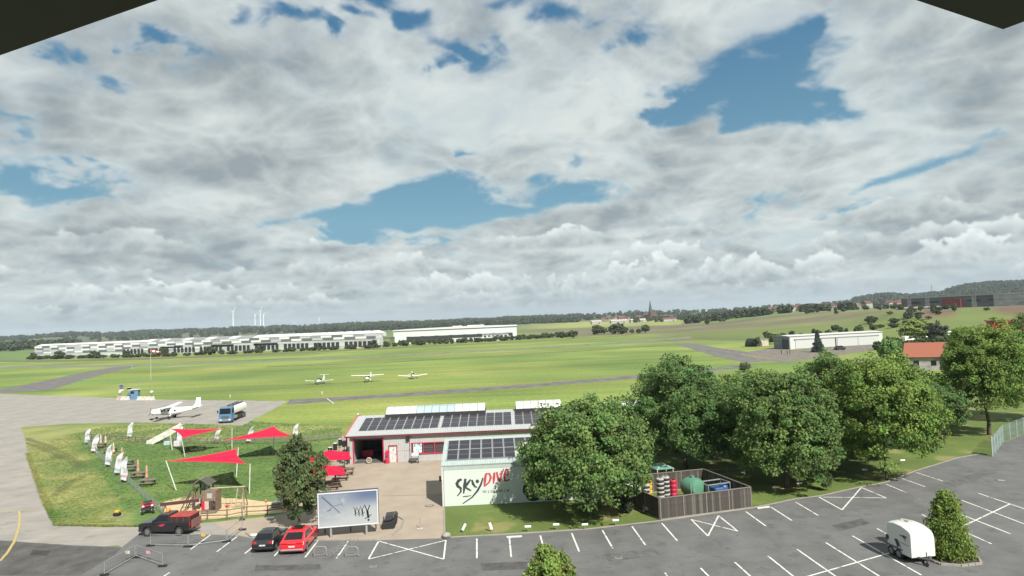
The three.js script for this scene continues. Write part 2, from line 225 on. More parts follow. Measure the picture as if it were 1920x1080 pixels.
// lawn by the flags: fresh inside the fences, dry and tracked outside
const lawnPts = [[-104.25, -140.84], [-96.1, -144.07], [-77.93, -140.2], [-53.18, -130.02], [-53.55, -134.91], [-32.14, -122.53], [-24.28, -92.06], [-23.55, -80.35], [-22.7, -66.58], [-30.85, -64.59], [-36.31, -64.34], [-45.19, -65.89], [-55.31, -78.17], [-78.71, -107.93]];
{
  const bx = [-110, 0], bz = [-175, -60], tile = 115; // texture spans the lawn once
  const tracks = [[[-87.68, -119.33], [-80.94, -113.84], [-71.26, -104.28], [-63.72, -97.77]], [[-91.13, -124.43], [-80.13, -114.62], [-68.42, -102.5], [-61.88, -94.94]], [[-53.93, -77.95], [-56.6, -84.75], [-57.49, -89.26], [-54.16, -90.2]]];
  const dist = (x, z, pl) => { let m = 1e9; for (let i = 0; i + 1 < pl.length; i++) { const [ax, az] = pl[i], [bx2, bz2] = pl[i + 1], dx = bx2 - ax, dz = bz2 - az, t = clamp(((x - ax) * dx + (z - az) * dz) / (dx * dx + dz * dz)); m = Math.min(m, Math.hypot(x - ax - dx * t, z - az - dz * t)); } return m; };
  const fence = [[-76.77, -117.85], [-60.7, -97.9], [-49.14, -83.46], [-40.32, -71.49], [-35.97, -64.46]];
  const t = texture(2048, (u, v) => {
    const x = bx[0] + u * tile, z = bz[1] - v * tile; if (x > -14) return [0.3, 0.4, 0.2];
    const n = fbm(x * 0.11, z * 0.11, 4), f = noise(x * 3.1, z * 3.1) + 0.7 * noise(x * 7.3, z * 7.3), s = noise(x * 0.25 + z * 0.12, z * 2.2 - x * 0.8) ;
    const fx = -38 + (z + 66) * 0.75, outside = step(-0.8, 3.0, fx - x + n * 2); const back = step(-111, -115, z);
    let dry = clamp(step(-0.1, 0.55, n + f * 0.05) * 0.95) * Math.max(outside, back * 0.8) + 0.10 * step(0.1, 0.5, n); dry = clamp(dry + outside * (0.62 + n * 0.5) + back * 0.35);
    let tr = 0; for (const pl of tracks) tr = Math.max(tr, 1 - step(0.25, 0.9, dist(x, z, pl) + n * 0.4));
    const bare = step(0.52, 0.75, noise(x * 0.22 + 3, z * 0.22) * 0.9 + f * 0.1) * outside;
    const A = [0.078, 0.142, 0.030], B = [0.205, 0.215, 0.066], Cc = [0.30, 0.23, 0.135];
    const k = 1 + f * 0.26 + s * 0.20 + n * 0.22; let c = A.map((q, i) => mix(mix(q, B[i], dry), Cc[i], bare * 0.8)); c = c.map((q, i) => mix(q, [0.055, 0.062, 0.022][i], tr * 0.65)); return S3(c, k);
  });
  t.wrapS = t.wrapT = THREE.ClampToEdgeWrapping;
  const g = new THREE.ShapeGeometry(new THREE.Shape(ragged(lawnPts, 0.3).map(([x, z]) => new THREE.Vector2(x, -z)))), P = g.attributes.position, U = g.attributes.uv; for (let i = 0; i < P.count; i++) U.setXY(i, (P.getX(i) - bx[0]) / tile, (bz[1] + P.getY(i)) / tile);
  g.rotateX(-Math.PI / 2); structure('lawn', g.translate(0, -0.016, 0), mat([1, 1, 1], 0.95, { map: t }));
}
// tufts of the longer grass on the lawn and its rim, uncountable
{
  const R = rng(2024), blade = []; for (let i = 0; i < 6; i++) { const a = i * 1.05, l = 0.5 + 0.5 * R(), x = Math.cos(a) * 0.45, z = Math.sin(a) * 0.45; blade.push([[x * 0.3 - 0.09, 0, z * 0.3], [x * 0.3 + 0.09, 0, z * 0.3 + 0.05], [x * 1.3, l, z * 1.3]]); }
  const g = poly(blade), n = 30000, o = new THREE.InstancedMesh(g, mat([1, 1, 1], 0.95), n), m = new THREE.Matrix4(), qn = new THREE.Quaternion(), c = new THREE.Color();
  const inside = (x, z) => { let w = false; for (let i = 0, j = lawnPts.length - 1; i < lawnPts.length; j = i++) { const [xi, zi] = lawnPts[i], [xj, zj] = lawnPts[j]; if ((zi > z) !== (zj > z) && x < (xj - xi) * (z - zi) / (zj - zi) + xi) w = !w; } return w; };
  const sand = (x, z) => x > -40 && x < -22 && z > -73.5 && z < -62;
  for (let k = 0; k < n;) { let x, z; if (k % 5 === 0) { const e = Math.floor(R() * 4), a = lawnPts[(9 + e) % 14], b = lawnPts[(10 + e) % 14], t = R(); x = mix(a[0], b[0], t) + (R() - 0.5) * 0.5; z = mix(a[1], b[1], t) + (R() - 0.5) * 0.5; } else { z = -66 - Math.pow(R(), 1.3) * 70; x = -22 - R() * 62; if (!inside(x, z) || sand(x, z)) continue; }
    const d = clamp(0.5 + 1.2 * fbm(x * 0.11, z * 0.11, 3) + (x < -38 + (z + 66) * 0.75 ? 0.30 : -0.62)), s = 0.10 + 0.16 * R(); qn.setFromAxisAngle(UP, R() * 6.28); m.compose(new THREE.Vector3(x, -0.02, z), qn, new THREE.Vector3(s * 1.6, s * (0.4 + 0.5 * R()), s * 1.6)); o.setMatrixAt(k, m); const w = 0.86 + 0.34 * R(); c.setRGB(mix(0.078, 0.20, d) * w, mix(0.142, 0.205, d) * w, mix(0.030, 0.065, d) * w); o.setColorAt(k, c); k++; }
  o.name = 'grass_tufts'; o.userData.kind = 'stuff'; o.userData.label = 'tufts of grass growing on the lawn and its rim'; o.userData.category = 'grass'; scene.add(o);
}
// paving
const asphaltTex = texture(1024, (u, v) => { const n = fbmT(u * 5, v * 5, 5, 5), f = noise(u * 300, v * 300, 300, 300), f2 = noise(u * 150, v * 150, 150, 150), seam = 1 - 0.22 * (Math.abs(((v + 0.012 * noise(u * 9, 4, 9, 9)) * 5 % 1) - 0.5) < 0.006 ? 1 : 0), crack = Math.abs(noise(u * 7 + 0.3 * noise(u * 30, v * 30, 30, 30), v * 7, 7, 7)) < 0.006 ? 0.72 : 1, oil = 1 - 0.35 * step(0.45, 0.62, noise(u * 23, v * 23, 23, 23) + 0.3 * noise(u * 60, v * 60, 60, 60)), k = crack * oil * (1 + n * 0.30 + f * 0.28 + f2 * 0.18) * seam * (1 - 0.16 * step(0.2, 0.5, fbmT(u * 9, v * 9, 9, 3))); return S3([0.106, 0.107, 0.106], k); });
const concreteTex = texture(1024, (u, v) => { const n = fbmT(u * 4, v * 4, 4, 5), st = noise(u * 3, v * 40, 3, 40), f = noise(u * 260, v * 260, 260, 260), dark = step(0.28, 0.6, fbmT(u * 7 + 0.0, v * 7, 7, 3)); return S3([0.240, 0.226, 0.200], (1 + n * 0.22 + st * 0.12 + f * 0.16) * (1 - 0.22 * dark)); });
const yardTex = texture(1024, (u, v) => { const n = fbmT(u * 4, v * 4, 4, 5), f = noise(u * 200, v * 200, 200, 200), b = (Math.abs((u * 100) % 1 - 0.5) > 0.44 || Math.abs((v * 200) % 1 - 0.5) > 0.42) ? 0.9 : 1; return S3([0.295, 0.245, 0.190], (1 + n * 0.16 + f * 0.12) * b); });
const sandTex = texture(512, (u, v) => S3([0.44, 0.345, 0.20], 1 + 0.16 * fbmT(u * 6, v * 6, 6, 4) + 0.12 * noise(u * 128, v * 128, 128, 128)));
const asphalt = mat([1, 1, 1], 0.9, { map: asphaltTex }), concrete = mat([1, 1, 1], 0.9, { map: concreteTex }), yard = mat([1, 1, 1], 0.9, { map: yardTex });
const asphaltOld = grainy([0.096, 0.093, 0.087], 0.95), asphaltFar = grainy([0.155, 0.150, 0.14], 0.95), runwayMat = grainy([0.19, 0.205, 0.145], 0.95), runwayPale = grainy([0.25, 0.25, 0.21], 0.95), earth = grainy([0.14, 0.115, 0.068], 0.95);
structure('apron', sheet(ragged([[-196.8, -240.6], [-180.5, -234.4], [-149.2, -216.1], [-100.2, -188.55], [-57.96, -170.14], [-55.09, -147.76], [-52.88, -129.29], [-77.93, -140.2], [-95.8, -143.62], [-103.97, -140.77], [-78.51, -107.89], [-55.18, -78.15], [-45.07, -65.87], [-40.64, -64.6], [-34.14, -63.88], [-29.41, -64.56], [-26.13, -65.3], [-21.99, -66.84], [-15.55, -58.23], [-19.19, -58.14], [-23.89, -59.6], [-35.06, -62.1], [-34.44, -58.21], [-39.68, -59.34], [-47.51, -61.61], [-54.5, -62.95], [-140.42, -151.09]], 0.28), -0.012, 14), concrete);
structure('yard_paving', sheet([[-6.61, -56.94], [-7.3, -66.52], [-6, -68], [-6, -92], [-22, -92], [-24.5, -112], [-29.5, -112], [-28.2, -92], [-26.41, -91.11], [-24.08, -80.44], [-22.77, -69.24], [-23.68, -65.65], [-26.13, -65.3], [-29.41, -64.56], [-25.57, -60.26], [-21.27, -58.83], [-18.2, -57.88], [-12.55, -57.02]], -0.008, 10), yard);
structure('parking_asphalt', sheet([[-54.5, -62.95], [-47.51, -61.61], [-39.68, -59.34], [-34.44, -58.21], [-35.06, -62.1], [-29.09, -61.16], [-25.01, -60.04], [-23.16, -58.93], [-18.28, -58.16], [-12.57, -57.16], [-6.7, -56.95], [-0.87, -57.17], [5.48, -57.61], [12.11, -59.1], [21.02, -61.74], [22.78, -62.53], [25.94, -64.05], [28.74, -64.76], [33.94, -67.37], [37.06, -68.58], [42.7, -72.8], [50.91, -78.12], [54.55, -79.52], [54.39, -77.71], [61.19, -85.21], [67.48, -89.99], [100, -112], [120, -70], [90, -20], [-70, -20], [-80, -50]], -0.004, 13), asphalt);
{ // older, darker asphalt patches beyond the gate
  structure('asphalt_patch', sheet([[-47.38, -61.45], [-39.58, -59.19], [-34.31, -57.99], [-33.86, -56.24], [-33.8, -51.72], [-43.18, -52.75]], 0, 9), asphaltOld);
  structure('asphalt_patch', sheet([[-42.2, -58.42], [-40.34, -57.93], [-39.8, -56.7], [-41.62, -57.17]], 0.004, 9), grainy([0.045, 0.043, 0.04], 0.95));
}
for (const [pts, k] of [[[[-3.25, -50.77], [1.13, -50.7], [1.38, -49.17], [-2.98, -49.25]], 0.086], [[[6.02, -51.47], [10.06, -52.4], [10.35, -50.96], [6.29, -49.99]], 0.122], [[[25.6, -56.04], [28.8, -57.52], [28.85, -56.17], [25.58, -54.65]], 0.088], [[[42.37, -67.66], [49.88, -72.23], [50.03, -70.7], [42.31, -65.96]], 0.120], [[[-20.61, -52.32], [-15.57, -51.96], [-15.08, -50.81], [-20.21, -51.07]], 0.090]]) structure('asphalt_patch', sheet(ragged(pts, 0.06, 0.5), 0.0005, 4), grainy([k, k * 1.0, k * 0.99], 0.95));
for (const [x, z] of [[7.1, -50.66], [-11.29, -51.03], [36.61, -62.57]]) { const t = structure('road_gully', [box(0.5, 0.02, 0.35, x, 0.008, z)], M.concrete); for (let i = 0; i < 5; i++) part(t, 'grate_bar', [box(0.03, 0.012, 0.27, x - 0.16 + i * 0.08, 0.022, z)], M.black); }
structure('verge_grass', sheet([[-6.55, -57.21], [-7.66, -66.95], [11.5, -67.2], [12, -74], [11, -100], [60, -130], [120, -170], [100, -115], [68.02, -90.7], [61.59, -85.85], [54.66, -78.26], [54.94, -80.07], [51.27, -78.65], [42.98, -73.27], [37.29, -68.98], [34.14, -67.76], [28.91, -65.12], [26.09, -64.41], [22.91, -62.87], [21.14, -62.07], [12.18, -59.4], [5.51, -57.9], [-0.87, -57.45]], -0.001, 60), mat([1, 1, 1], 0.95, { map: texture(1024, (u, v) => { const n = fbmT(u * 12, v * 12, 12, 4), f = noise(u * 200, v * 200, 200, 200) + noise(u * 400, v * 400, 400, 400), d = step(0.15, 0.5, n); return S3([mix(0.085, 0.165, d), mix(0.125, 0.155, d), mix(0.022, 0.055, d)], 1 + f * 0.2 + n * 0.2); }) }));
structure('sand_pit', sheet(ragged([[-38.47, -71.62], [-38.48, -73.72], [-37.41, -75.09], [-33.58, -74.48], [-28.95, -72.44], [-23.62, -70.17], [-22.34, -67.26], [-26.57, -66.42], [-30.84, -65.44], [-34.86, -67.25]], 0.25), -0.010, 5), mat([1, 1, 1], 0.95, { map: sandTex }));
// taxiways and runway
structure('taxiway', ribbon([[-178.9, -237.2], [-197.3, -289.2], [-223.3, -361.1], [-234.7, -405.7]], [24, 18, 16, 16], -0.02, 20), asphaltFar);
structure('taxiway', ribbon([[-57.11, -167.64], [-47.18, -170.32], [-28.76, -173.72], [-1.13, -182.19], [23.18, -191.02], [43.7, -201.1], [75.6, -219]], [12, 9, 8.5, 8.5, 8.5, 8.5, 8.5], -0.018, 20), asphaltFar);
structure('taxiway', sheet([[96.3, -406.3], [105.6, -395], [102, -336.9], [102.1, -281.9], [112.5, -264.3], [105.7, -239.7], [80.3, -232.4], [81.4, -273], [90.4, -348.9]], -0.014, 20), asphaltFar);
structure('hangar_forecourt', sheet([[101.2, -292.2], [122.2, -316.2], [121.2, -294.3], [167.8, -312], [155.8, -281.6], [116.2, -245.7], [90.5, -225.7], [86.8, -240.2]], -0.010, 14), grainy([0.19, 0.17, 0.14], 0.95));
structure('runway', ribbon([[-398.5, -477.9], [-365.2, -474.3], [-241.2, -416.9], [-155.4, -401.5], [-78.4, -401], [-1.6, -418.9], [79, -459.3], [133.8, -499.4], [180.6, -531.3]], 19, -0.016, 30), runwayMat);
structure('runway_threshold', ribbon([[128.2, -500.8], [151.2, -511], [175.7, -526.8]], 12, 0.004, 30), runwayPale);
structure('grass_strip', ribbon([[-124.1, -334.4], [-64.8, -330.8], [-1.5, -348.2], [84.5, -385]], 6, -0.014, 30), grainy([0.125, 0.145, 0.05], 0.95));
structure('earth_strip', ribbon([[-557.5, -681.6], [-391.2, -566.9], [-277.1, -522.4], [-191.9, -517.7], [-102.8, -526.8], [-1.9, -558.2], [104.7, -607]], [10, 22, 34, 26, 18, 16, 12], -0.02, 30), earth);
structure('windsock_patch', sheet([[-152.3, -265], [-146.1, -269.1], [-142.2, -263.8], [-145, -258.3]], -0.012, 9), grainy([0.24, 0.22, 0.1], 0.95));
// kerbs
structure('kerb', [...kerb([[-34.39, -58.13], [-35.01, -62.02], [-29.01, -61], [-24.98, -59.96], [-23.13, -58.86]], 0.14, 0.09, -0.06)], M.concrete);
structure('kerb', [...kerb([[-24.66, -60.58], [-23.46, -59.11], [-21.11, -58.39], [-17.72, -57.81], [-12.57, -57.16], [-11.2, -58.24], [-10.75, -60.24], [-10.91, -62.64], [-11.73, -63.94]], 0.16, 0.11, -0.02)], M.concrete);
structure('kerb', [...kerb([[-6.53, -57.07], [-0.87, -57.31], [5.5, -57.75], [12.13, -59.17], [21.05, -61.82], [22.82, -62.61], [25.98, -64.14], [28.79, -64.85], [33.99, -67.46], [37.11, -68.68], [42.77, -72.92], [51, -78.25], [54.65, -79.66]], 0.12, 0.08, -0.03)], M.concrete);
structure('kerb', [...kerb([[-6.53, -57.07], [-7.5, -65.99]], 0.12, 0.08, -0.03)], M.concrete);
// painted markings
const paint = mat([1, 1, 1], 0.75, { map: texture(512, (u, v) => { const n = fbmT(u * 8, v * 8, 8, 4) + 0.5 * noise(u * 90, v * 90, 90, 90), w = step(0.10, 0.45, n); return S3([mix(0.60, 0.2, w), mix(0.61, 0.195, w), mix(0.56, 0.18, w)], 1 + 0.15 * n); }) }), paintYellow = grainy([0.5, 0.4, 0.16], 0.8), paintRed = grainy([0.34, 0.16, 0.12], 0.9);
const lines = [
  [[-27.87, -60.56], [-27.82, -56.8]], [[-25.15, -59.76], [-25.22, -55.89]], [[-22.51, -58.42], [-22.61, -55.15]], [[-26.87, -51.54], [-26.97, -50.35]], [[-20.05, -58.11], [-19.89, -54.25]], [[-17.4, -57.64], [-17.24, -53.66]], [[-14.69, -57.16], [-14.61, -53.11]],
  [[-12.07, -56.89], [-12, -52.63]], [[-6.37, -56.37], [-6.1, -51.94]], [[-12.07, -56.89], [-6.1, -51.94]], [[-6.37, -56.37], [-12, -52.63]],
  [[-3.8, -56.45], [-3.55, -51.86]], [[-1.09, -56.37], [-0.92, -51.73]], [[1.49, -56.58], [1.71, -51.87]], [[4.14, -56.83], [4.32, -52.38]], [[6.77, -57.29], [6.98, -52.66]], [[9.4, -57.96], [9.6, -53.19]], [[12.07, -58.49], [12.27, -53.86]],
  [[14.79, -59.19], [14.95, -54.7]], [[17.42, -59.93], [17.65, -55.56]], [[14.79, -59.19], [17.65, -55.56]], [[17.42, -59.93], [14.95, -54.7]], [[20.13, -60.85], [20.33, -56.52]],
  [[9.83, -47.42], [9.89, -46.26]], [[12.48, -48.02], [12.63, -46.05]], [[15.17, -48.85], [15.37, -45.76]], [[17.91, -49.75], [18.15, -45.46]], [[20.52, -50.88], [20.86, -45.16]], [[23.22, -52.04], [23.64, -44.86]], [[25.9, -53.3], [26.35, -45.15]], [[28.64, -54.78], [28.71, -51.53]], [[34.17, -57.9], [34.15, -54.59]], [[18.39, -45.43], [30.01, -51]],
  [[22.79, -61.82], [23, -57.62]], [[25.58, -63.11], [25.72, -58.8]], [[28.36, -64.44], [28.45, -60.13]], [[33.83, -67.17], [34.1, -63.22]], [[28.36, -64.44], [34.1, -63.22]], [[33.83, -67.17], [28.45, -60.13]], [[36.75, -67.97], [36.88, -64.7]], [[39.47, -70.21], [39.75, -66.45]], [[42.31, -72.12], [42.65, -68.27]],
  [[34.16, -53.64], [43.1, -59.78]], [[42.89, -63.45], [43.25, -57.46]], [[39.99, -61.49], [40.27, -53.63]], [[37.17, -58.19], [37.56, -52.27]], [[34.63, -52.78], [34.7, -50.33]],
];
for (const l of lines) structure('parking_line', ribbon(l, 0.13, 0.0045 + 0.0003 * (lines.indexOf(l) % 9), 3), paint);
structure('apron_line', ribbon([[-43.07, -55.84], [-44.08, -57.99], [-45.82, -61.1], [-48.58, -65.35], [-51.05, -68.82], [-53.33, -71.82]], 0.22, 0.012, 1), paintYellow);
structure('apron_line', ribbon([[-55.92, -71.81], [-52.99, -71.67], [-50.7, -71.63]], 0.16, 0.006, 1), paintYellow);
structure('yard_line', ribbon([[-14.78, -71.7], [-8.22, -71.3]], 0.12, 0.002, 1), paintRed);
structure('taxiway_line', ribbon([[94.4, -279.4], [93, -260], [94, -246.6]], 0.5, 0.006, 1), paintYellow);

// ---------- foliage ----------
function leafCloud(o) {
  const R = rng(o.seed), n = o.clumps * o.per, pos = new Float32Array(n * 18), col = new Float32Array(n * 18); let k = 0;
  const v = new THREE.Vector3(), c = new THREE.Vector3(), nn = new THREE.Vector3(), t1 = new THREE.Vector3(), t2 = new THREE.Vector3(), out = new THREE.Vector3();
  const rv = (t) => { let x, y, z, l; do { x = R() * 2 - 1; y = R() * 2 - 1; z = R() * 2 - 1; l = x * x + y * y + z * z; } while (l > 1 || l < 0.001); return t.set(x, y, z); };
  for (let i = 0; i < o.clumps; i++) {
    rv(v).normalize(); let rad = 1, y;
    if (o.shape === 'cone') { const h = Math.pow(R(), 1.35); rad = Math.pow(1 - h, o.taper ?? 0.85) * (0.82 + 0.30 * R()) + 0.03; const a = R() * 6.283, q = Math.pow(R(), 0.4); c.set(Math.cos(a) * rad * q * o.rx, h * o.ry * 2 - o.ry, Math.sin(a) * rad * q * o.rz); }
    else { const bump = 1 + (o.bump ?? 0.24) * (fbm(v.x * 1.7 + o.seed, v.y * 1.7 + v.z * 1.3, 3) * 1.6); const q = (o.fill ?? 0.45) + (1 - (o.fill ?? 0.45)) * Math.pow(R(), 0.55); let yy = v.y; if (yy < 0) yy *= (o.under ?? 0.8); const pinch = o.egg ? 1 - o.egg * Math.max(0, yy) : 1; const hl = Math.hypot(v.x, v.z) || 1, wide = v.y < 0 && o.skirt ? mix(1, 1 / hl, o.skirt * Math.min(1, -v.y * 2.5)) : 1; c.set(v.x * wide * o.rx * bump * q * pinch, yy * o.ry * bump * q, v.z * wide * o.rz * bump * q * pinch); }
    const tone = 1 + (R() - 0.5) * (o.vary ?? 0.5), warm = (R() - 0.5) * 0.3, cr = o.clumpR * (0.6 + 0.8 * R()) * (o.shape === 'cone' ? 0.5 + 0.7 * rad : 1);
    for (let j = 0; j < o.per; j++) {
      rv(v).multiplyScalar(cr); v.y *= 0.75; v.add(c); out.copy(v).normalize(); rv(nn).normalize().multiplyScalar(0.9).add(out.multiplyScalar(0.75)); nn.y += 0.35; nn.normalize();
      rv(t1).cross(nn).normalize(); t2.crossVectors(nn, t1); const s = o.leaf * (0.6 + 0.8 * R()), w = s * 0.42, f = s * 0.12;
      const a = [v.x - t1.x * s * 0.5, v.y - t1.y * s * 0.5, v.z - t1.z * s * 0.5], b = [v.x + t2.x * w - nn.x * f, v.y + t2.y * w - nn.y * f, v.z + t2.z * w - nn.z * f], d = [v.x + t1.x * s * 0.5, v.y + t1.y * s * 0.5 - s * 0.1, v.z + t1.z * s * 0.5], e = [v.x - t2.x * w - nn.x * f, v.y - t2.y * w - nn.y * f, v.z - t2.z * w - nn.z * f];
      pos.set([...a, ...b, ...d, ...a, ...d, ...e], k); const q = tone * (0.8 + 0.4 * R()), C = [o.col[0] * q * (1 + warm), o.col[1] * q, o.col[2] * q]; for (let m = 0; m < 6; m++) col.set(C, k + m * 3); k += 18;
    }
  }
  const g = new THREE.BufferGeometry(); g.setAttribute('position', new THREE.BufferAttribute(pos, 3)); g.setAttribute('color', new THREE.BufferAttribute(col, 3)); g.computeBoundingBox(); const bb = g.boundingBox, sx = 2 * o.rx / (bb.max.x - bb.min.x), sz = 2 * o.rz / (bb.max.z - bb.min.z); g.scale(sx, o.ry / bb.max.y, sz); g.translate(0, o.cy ?? 0, 0); g.computeVertexNormals(); return g;
}
const leafMat = new THREE.MeshPhysicalMaterial({ color: 0xffffff, vertexColors: true, roughness: 0.85, transmission: 0.4, thickness: 0, specularIntensity: 0.4, side: THREE.DoubleSide });
const farLeafMat = mat([1, 1, 1], 0.9, { vertexColors: true });
const bark = grainy([0.11, 0.085, 0.062], 0.95);
function woodOf(h, r, top, spread, seed, n = 8) { const R = rng(seed), gs = [], a = [0, -0.05, 0], m = [(R() - 0.5) * 0.3, h * 0.5, (R() - 0.5) * 0.3], b = [(R() - 0.5) * 0.5, h, (R() - 0.5) * 0.5]; gs.push(bar(a, m, r * 1.15, r * 0.85, 9), bar(m, b, r * 0.85, r * 0.62, 9), bar(b, [b[0] * 1.5, top * 0.9, b[2] * 1.5], r * 0.6, r * 0.12, 7));
  for (let i = 0; i < n; i++) { const t = 0.15 + 0.75 * i / n, ang = i * 2.4 + R(), y0 = h + (top * 0.75 - h) * t, s = spread * (1 - 0.5 * t) * (0.7 + 0.3 * R()), mid = [Math.cos(ang) * s * 0.5, y0 + s * 0.28, Math.sin(ang) * s * 0.5], e = [Math.cos(ang) * s, y0 + s * 0.75, Math.sin(ang) * s]; gs.push(bar([b[0], y0, b[2]], mid, r * 0.36, r * 0.24, 6), bar(mid, e, r * 0.24, r * 0.06, 6)); } return gs; }
function tree(name, label, category, x, z, o, group) {
  const t = thing(name, label, category, x, z, o.turn ?? 0, group); const top = o.cy + o.ry;
  part(t, 'trunk', woodOf(o.trunk, o.r, top, Math.min(o.rx, o.rz) * 0.85, o.seed * 3 + 1, o.limbs ?? 8), o.bark ?? bark);
  part(t, 'crown', leafCloud(o), o.far ? farLeafMat : leafMat); return t;
}

// ---------- far landscape ----------
// woods on the ridges: trees too many and too far to count
{
  const proto = [1, 2, 3].map(s => leafCloud({ seed: 500 + s, clumps: 26, per: 7, rx: 5, ry: 6, rz: 5, cy: 6.2, clumpR: 1.9, leaf: 3.0, col: [1, 1, 1], vary: 0.5, fill: 0.7 }));
  const R = rng(901), lists = [[], [], []];
  const put = (x, z, s) => lists[Math.floor(R() * 3)].push([x, terrain(x, z) - 1, z, s]);
  const pol = (a, r) => [r * Math.sin(a * Math.PI / 180), -r * Math.cos(a * Math.PI / 180)];
  const band = (a0, a1, r0, r1, n, s = 1.2, thin = 0) => { for (let i = 0; i < n; i++) { const a = mix(a0, a1, R()), r = mix(r0, r1, Math.pow(R(), 1.3)); if (thin && noise(a * 0.9, r * 0.004) < thin - 0.5) continue; const [x, z] = pol(a, r); put(x, z, s * (0.7 + 0.6 * R())); } };
  band(-18, 5.6, 2150, 2900, 1900, 1.35); band(-18, 6, 2900, 3900, 900, 1.6);
  band(-46, -18, 3600, 4700, 1500, 1.7, 0.42); band(-46, -33.5, 1550, 2300, 420, 1.4); band(-34, -18, 2600, 3600, 500, 1.5, 0.5);
  band(14.5, 20, 1120, 1450, 330, 0.95, 0.4); band(19.5, 27, 1020, 1180, 330, 0.8, 0.45); band(5, 27, 2300, 3600, 800, 1.4, 0.45); band(10, 20, 1600, 2200, 280, 1.0, 0.45);
  band(27, 46, 2500, 4100, 2600, 1.6); band(33, 46, 1300, 1700, 320, 0.9);
  lists.forEach((l, i) => { const o = new THREE.InstancedMesh(proto[i], farLeafMat, l.length), m = new THREE.Matrix4(), q = new THREE.Quaternion(), c = new THREE.Color(); l.forEach(([x, y, z, s], k) => { q.setFromAxisAngle(UP, R() * 6.28); m.compose(new THREE.Vector3(x, y, z), q, new THREE.Vector3(s * (0.9 + 0.5 * R()), s, s * (0.9 + 0.5 * R()))); o.setMatrixAt(k, m); const w = 0.75 + 0.5 * R(); c.setRGB(0.036 * w, 0.054 * w, 0.024 * w); o.setColorAt(k, c); });
    o.name = numbered('forest'); o.userData.kind = 'stuff'; o.userData.label = ['far wooded ridge along the horizon', 'dark far woods behind the warehouses', 'far woods round the town on the horizon'][i]; o.userData.category = 'forest'; scene.add(o); });
}
// bushes and small trees of the middle distance
const bushProto = [1, 2, 3].map(s => [leafCloud({ seed: 40 + s, clumps: 34, per: 26, rx: 2.6, ry: 2.1, rz: 2.4, cy: 1.9, clumpR: 0.8, leaf: 0.75, col: s === 1 ? [0.036, 0.056, 0.020] : s === 2 ? [0.054, 0.078, 0.026] : [0.046, 0.064, 0.030], fill: 0.55, far: 1 }), woodOf(1.0, 0.09, 3.4, 1.6, 60 + s, 5)]);
bushProto.forEach((b, i) => { b[1] = join(b[1]); });
function bush(label, x, z, s, v, group, sy = s, y = terrain(x, z)) { const t = thing('bush', label, 'bush', x, z, (x * 7.3 + z * 3.1) % 6.28, group, y - 0.06); t.scale.set(s, sy, s); part(t, 'stem', [bushProto[v][1]], bark); part(t, 'foliage', [bushProto[v][0]], farLeafMat); return t; }
{
  const R = rng(31);
  const hedge = [[-463.7, -642.2], [-362.3, -593.7], [-282.4, -557.7], [-214.1, -553.6], [-150.8, -548.5], [-107.8, -552.5]];
  for (let i = 0; i < 74; i++) { const [x, z] = along(hedge, (i + R() * 0.8) / 74); bush('dark bush in the hedge before the long chequered warehouse', x + (R() - 0.5) * 6, z + (R() - 0.5) * 10, 1.0 + R() * 0.75 + (i % 9 === 0 ? 0.4 : 0), i % 3, 'hedge before the chequered warehouse', 0.6 + R() * 0.5 + (i % 9 === 0 ? 0.9 : 0)); }
  const hedge2 = [[-113.3, -569.3], [-75.5, -575.6], [-30.1, -587.5], [10.2, -610.1], [59.8, -645.1]];
  for (let i = 0; i < 46; i++) { const [x, z] = along(hedge2, (i + R() * 0.8) / 46); bush('green bush in the hedge before the pale plain warehouse', x, z - R() * 14, 0.9 + R() * 0.7, (i + 1) % 3, 'hedge before the pale warehouse', 0.9 + R() * 0.65); }
  const grp = [[1055, 631, 1.6], [1075, 632, 1.9], [1120, 623, 2.6], [1133, 622.5, 1.8], [1150, 622, 2.6], [1160, 622.5, 3.0], [1169, 622, 2.0], [1185, 624, 1.3], [1197, 624, 1.2], [1210, 621, 2.2]];
  const xz = [[44.4, -611.1], [52.9, -597.6], [86.1, -690.8], [91.7, -679.4], [100.3, -675.1], [106, -676.7], [109.6, -669.2], [115.8, -656.1], [123.9, -665.7], [132.6, -674.7]];
  grp.forEach((g, i) => bush('round dark tree in the clump at the end of the hedge', xz[i][0], xz[i][1], g[2], i % 2, 'round trees at the hedge end'));
  const lone = [[254.4, -880, 1.6], [278.9, -900, 1.6], [285.5, -905, 0.9], [328.7, -680, 0.9], [341.3, -690, 1.3], [351.9, -640, 0.8], [325.3, -560, 1.3], [339.8, -570, 0.8]];
  lone.forEach(([x, z, s], i) => bush(['lone dark bush far out on the meadow beyond the runway end', 'larger dark bush of the small trio beyond the runway end', 'small bush beside the trio beyond the runway end', 'low dark bush in the meadow left of the two standing behind the long hangar', 'round dark bush in the meadow behind the long white hangar', 'thin bush in the meadow below the town', 'broad bush in the meadow below the grey factory', 'small bush in the meadow below the grey factory'][i], x, z, s, i % 3));
  for (let i = 0; i < 44; i++) { const [x, z] = along([[162.3, -372], [182.5, -382], [214, -395], [267.4, -430], [326.1, -470]], (i + R()) / 44); bush('bush in the scrub behind the long white hangar', x + (R() - 0.5) * 26, z + 6 - R() * 60, 0.6 + R() * R() * 1.5, i % 3, 'scrub behind the long hangar', 0.5 + R() * 0.8); }
  for (let i = 0; i < 40; i++) { const [x, z] = along([[347.9, -760], [422.6, -780], [408.2, -640], [454.9, -620]], (i + R()) / 40); bush('low bush in the hedge line below the grey factory', x + (R() - 0.5) * 24, z + 20 - R() * 70, 0.6 + R() * R() * 1.7, i % 3, 'hedge line below the factory', 0.9 + R() * 0.6); }
}
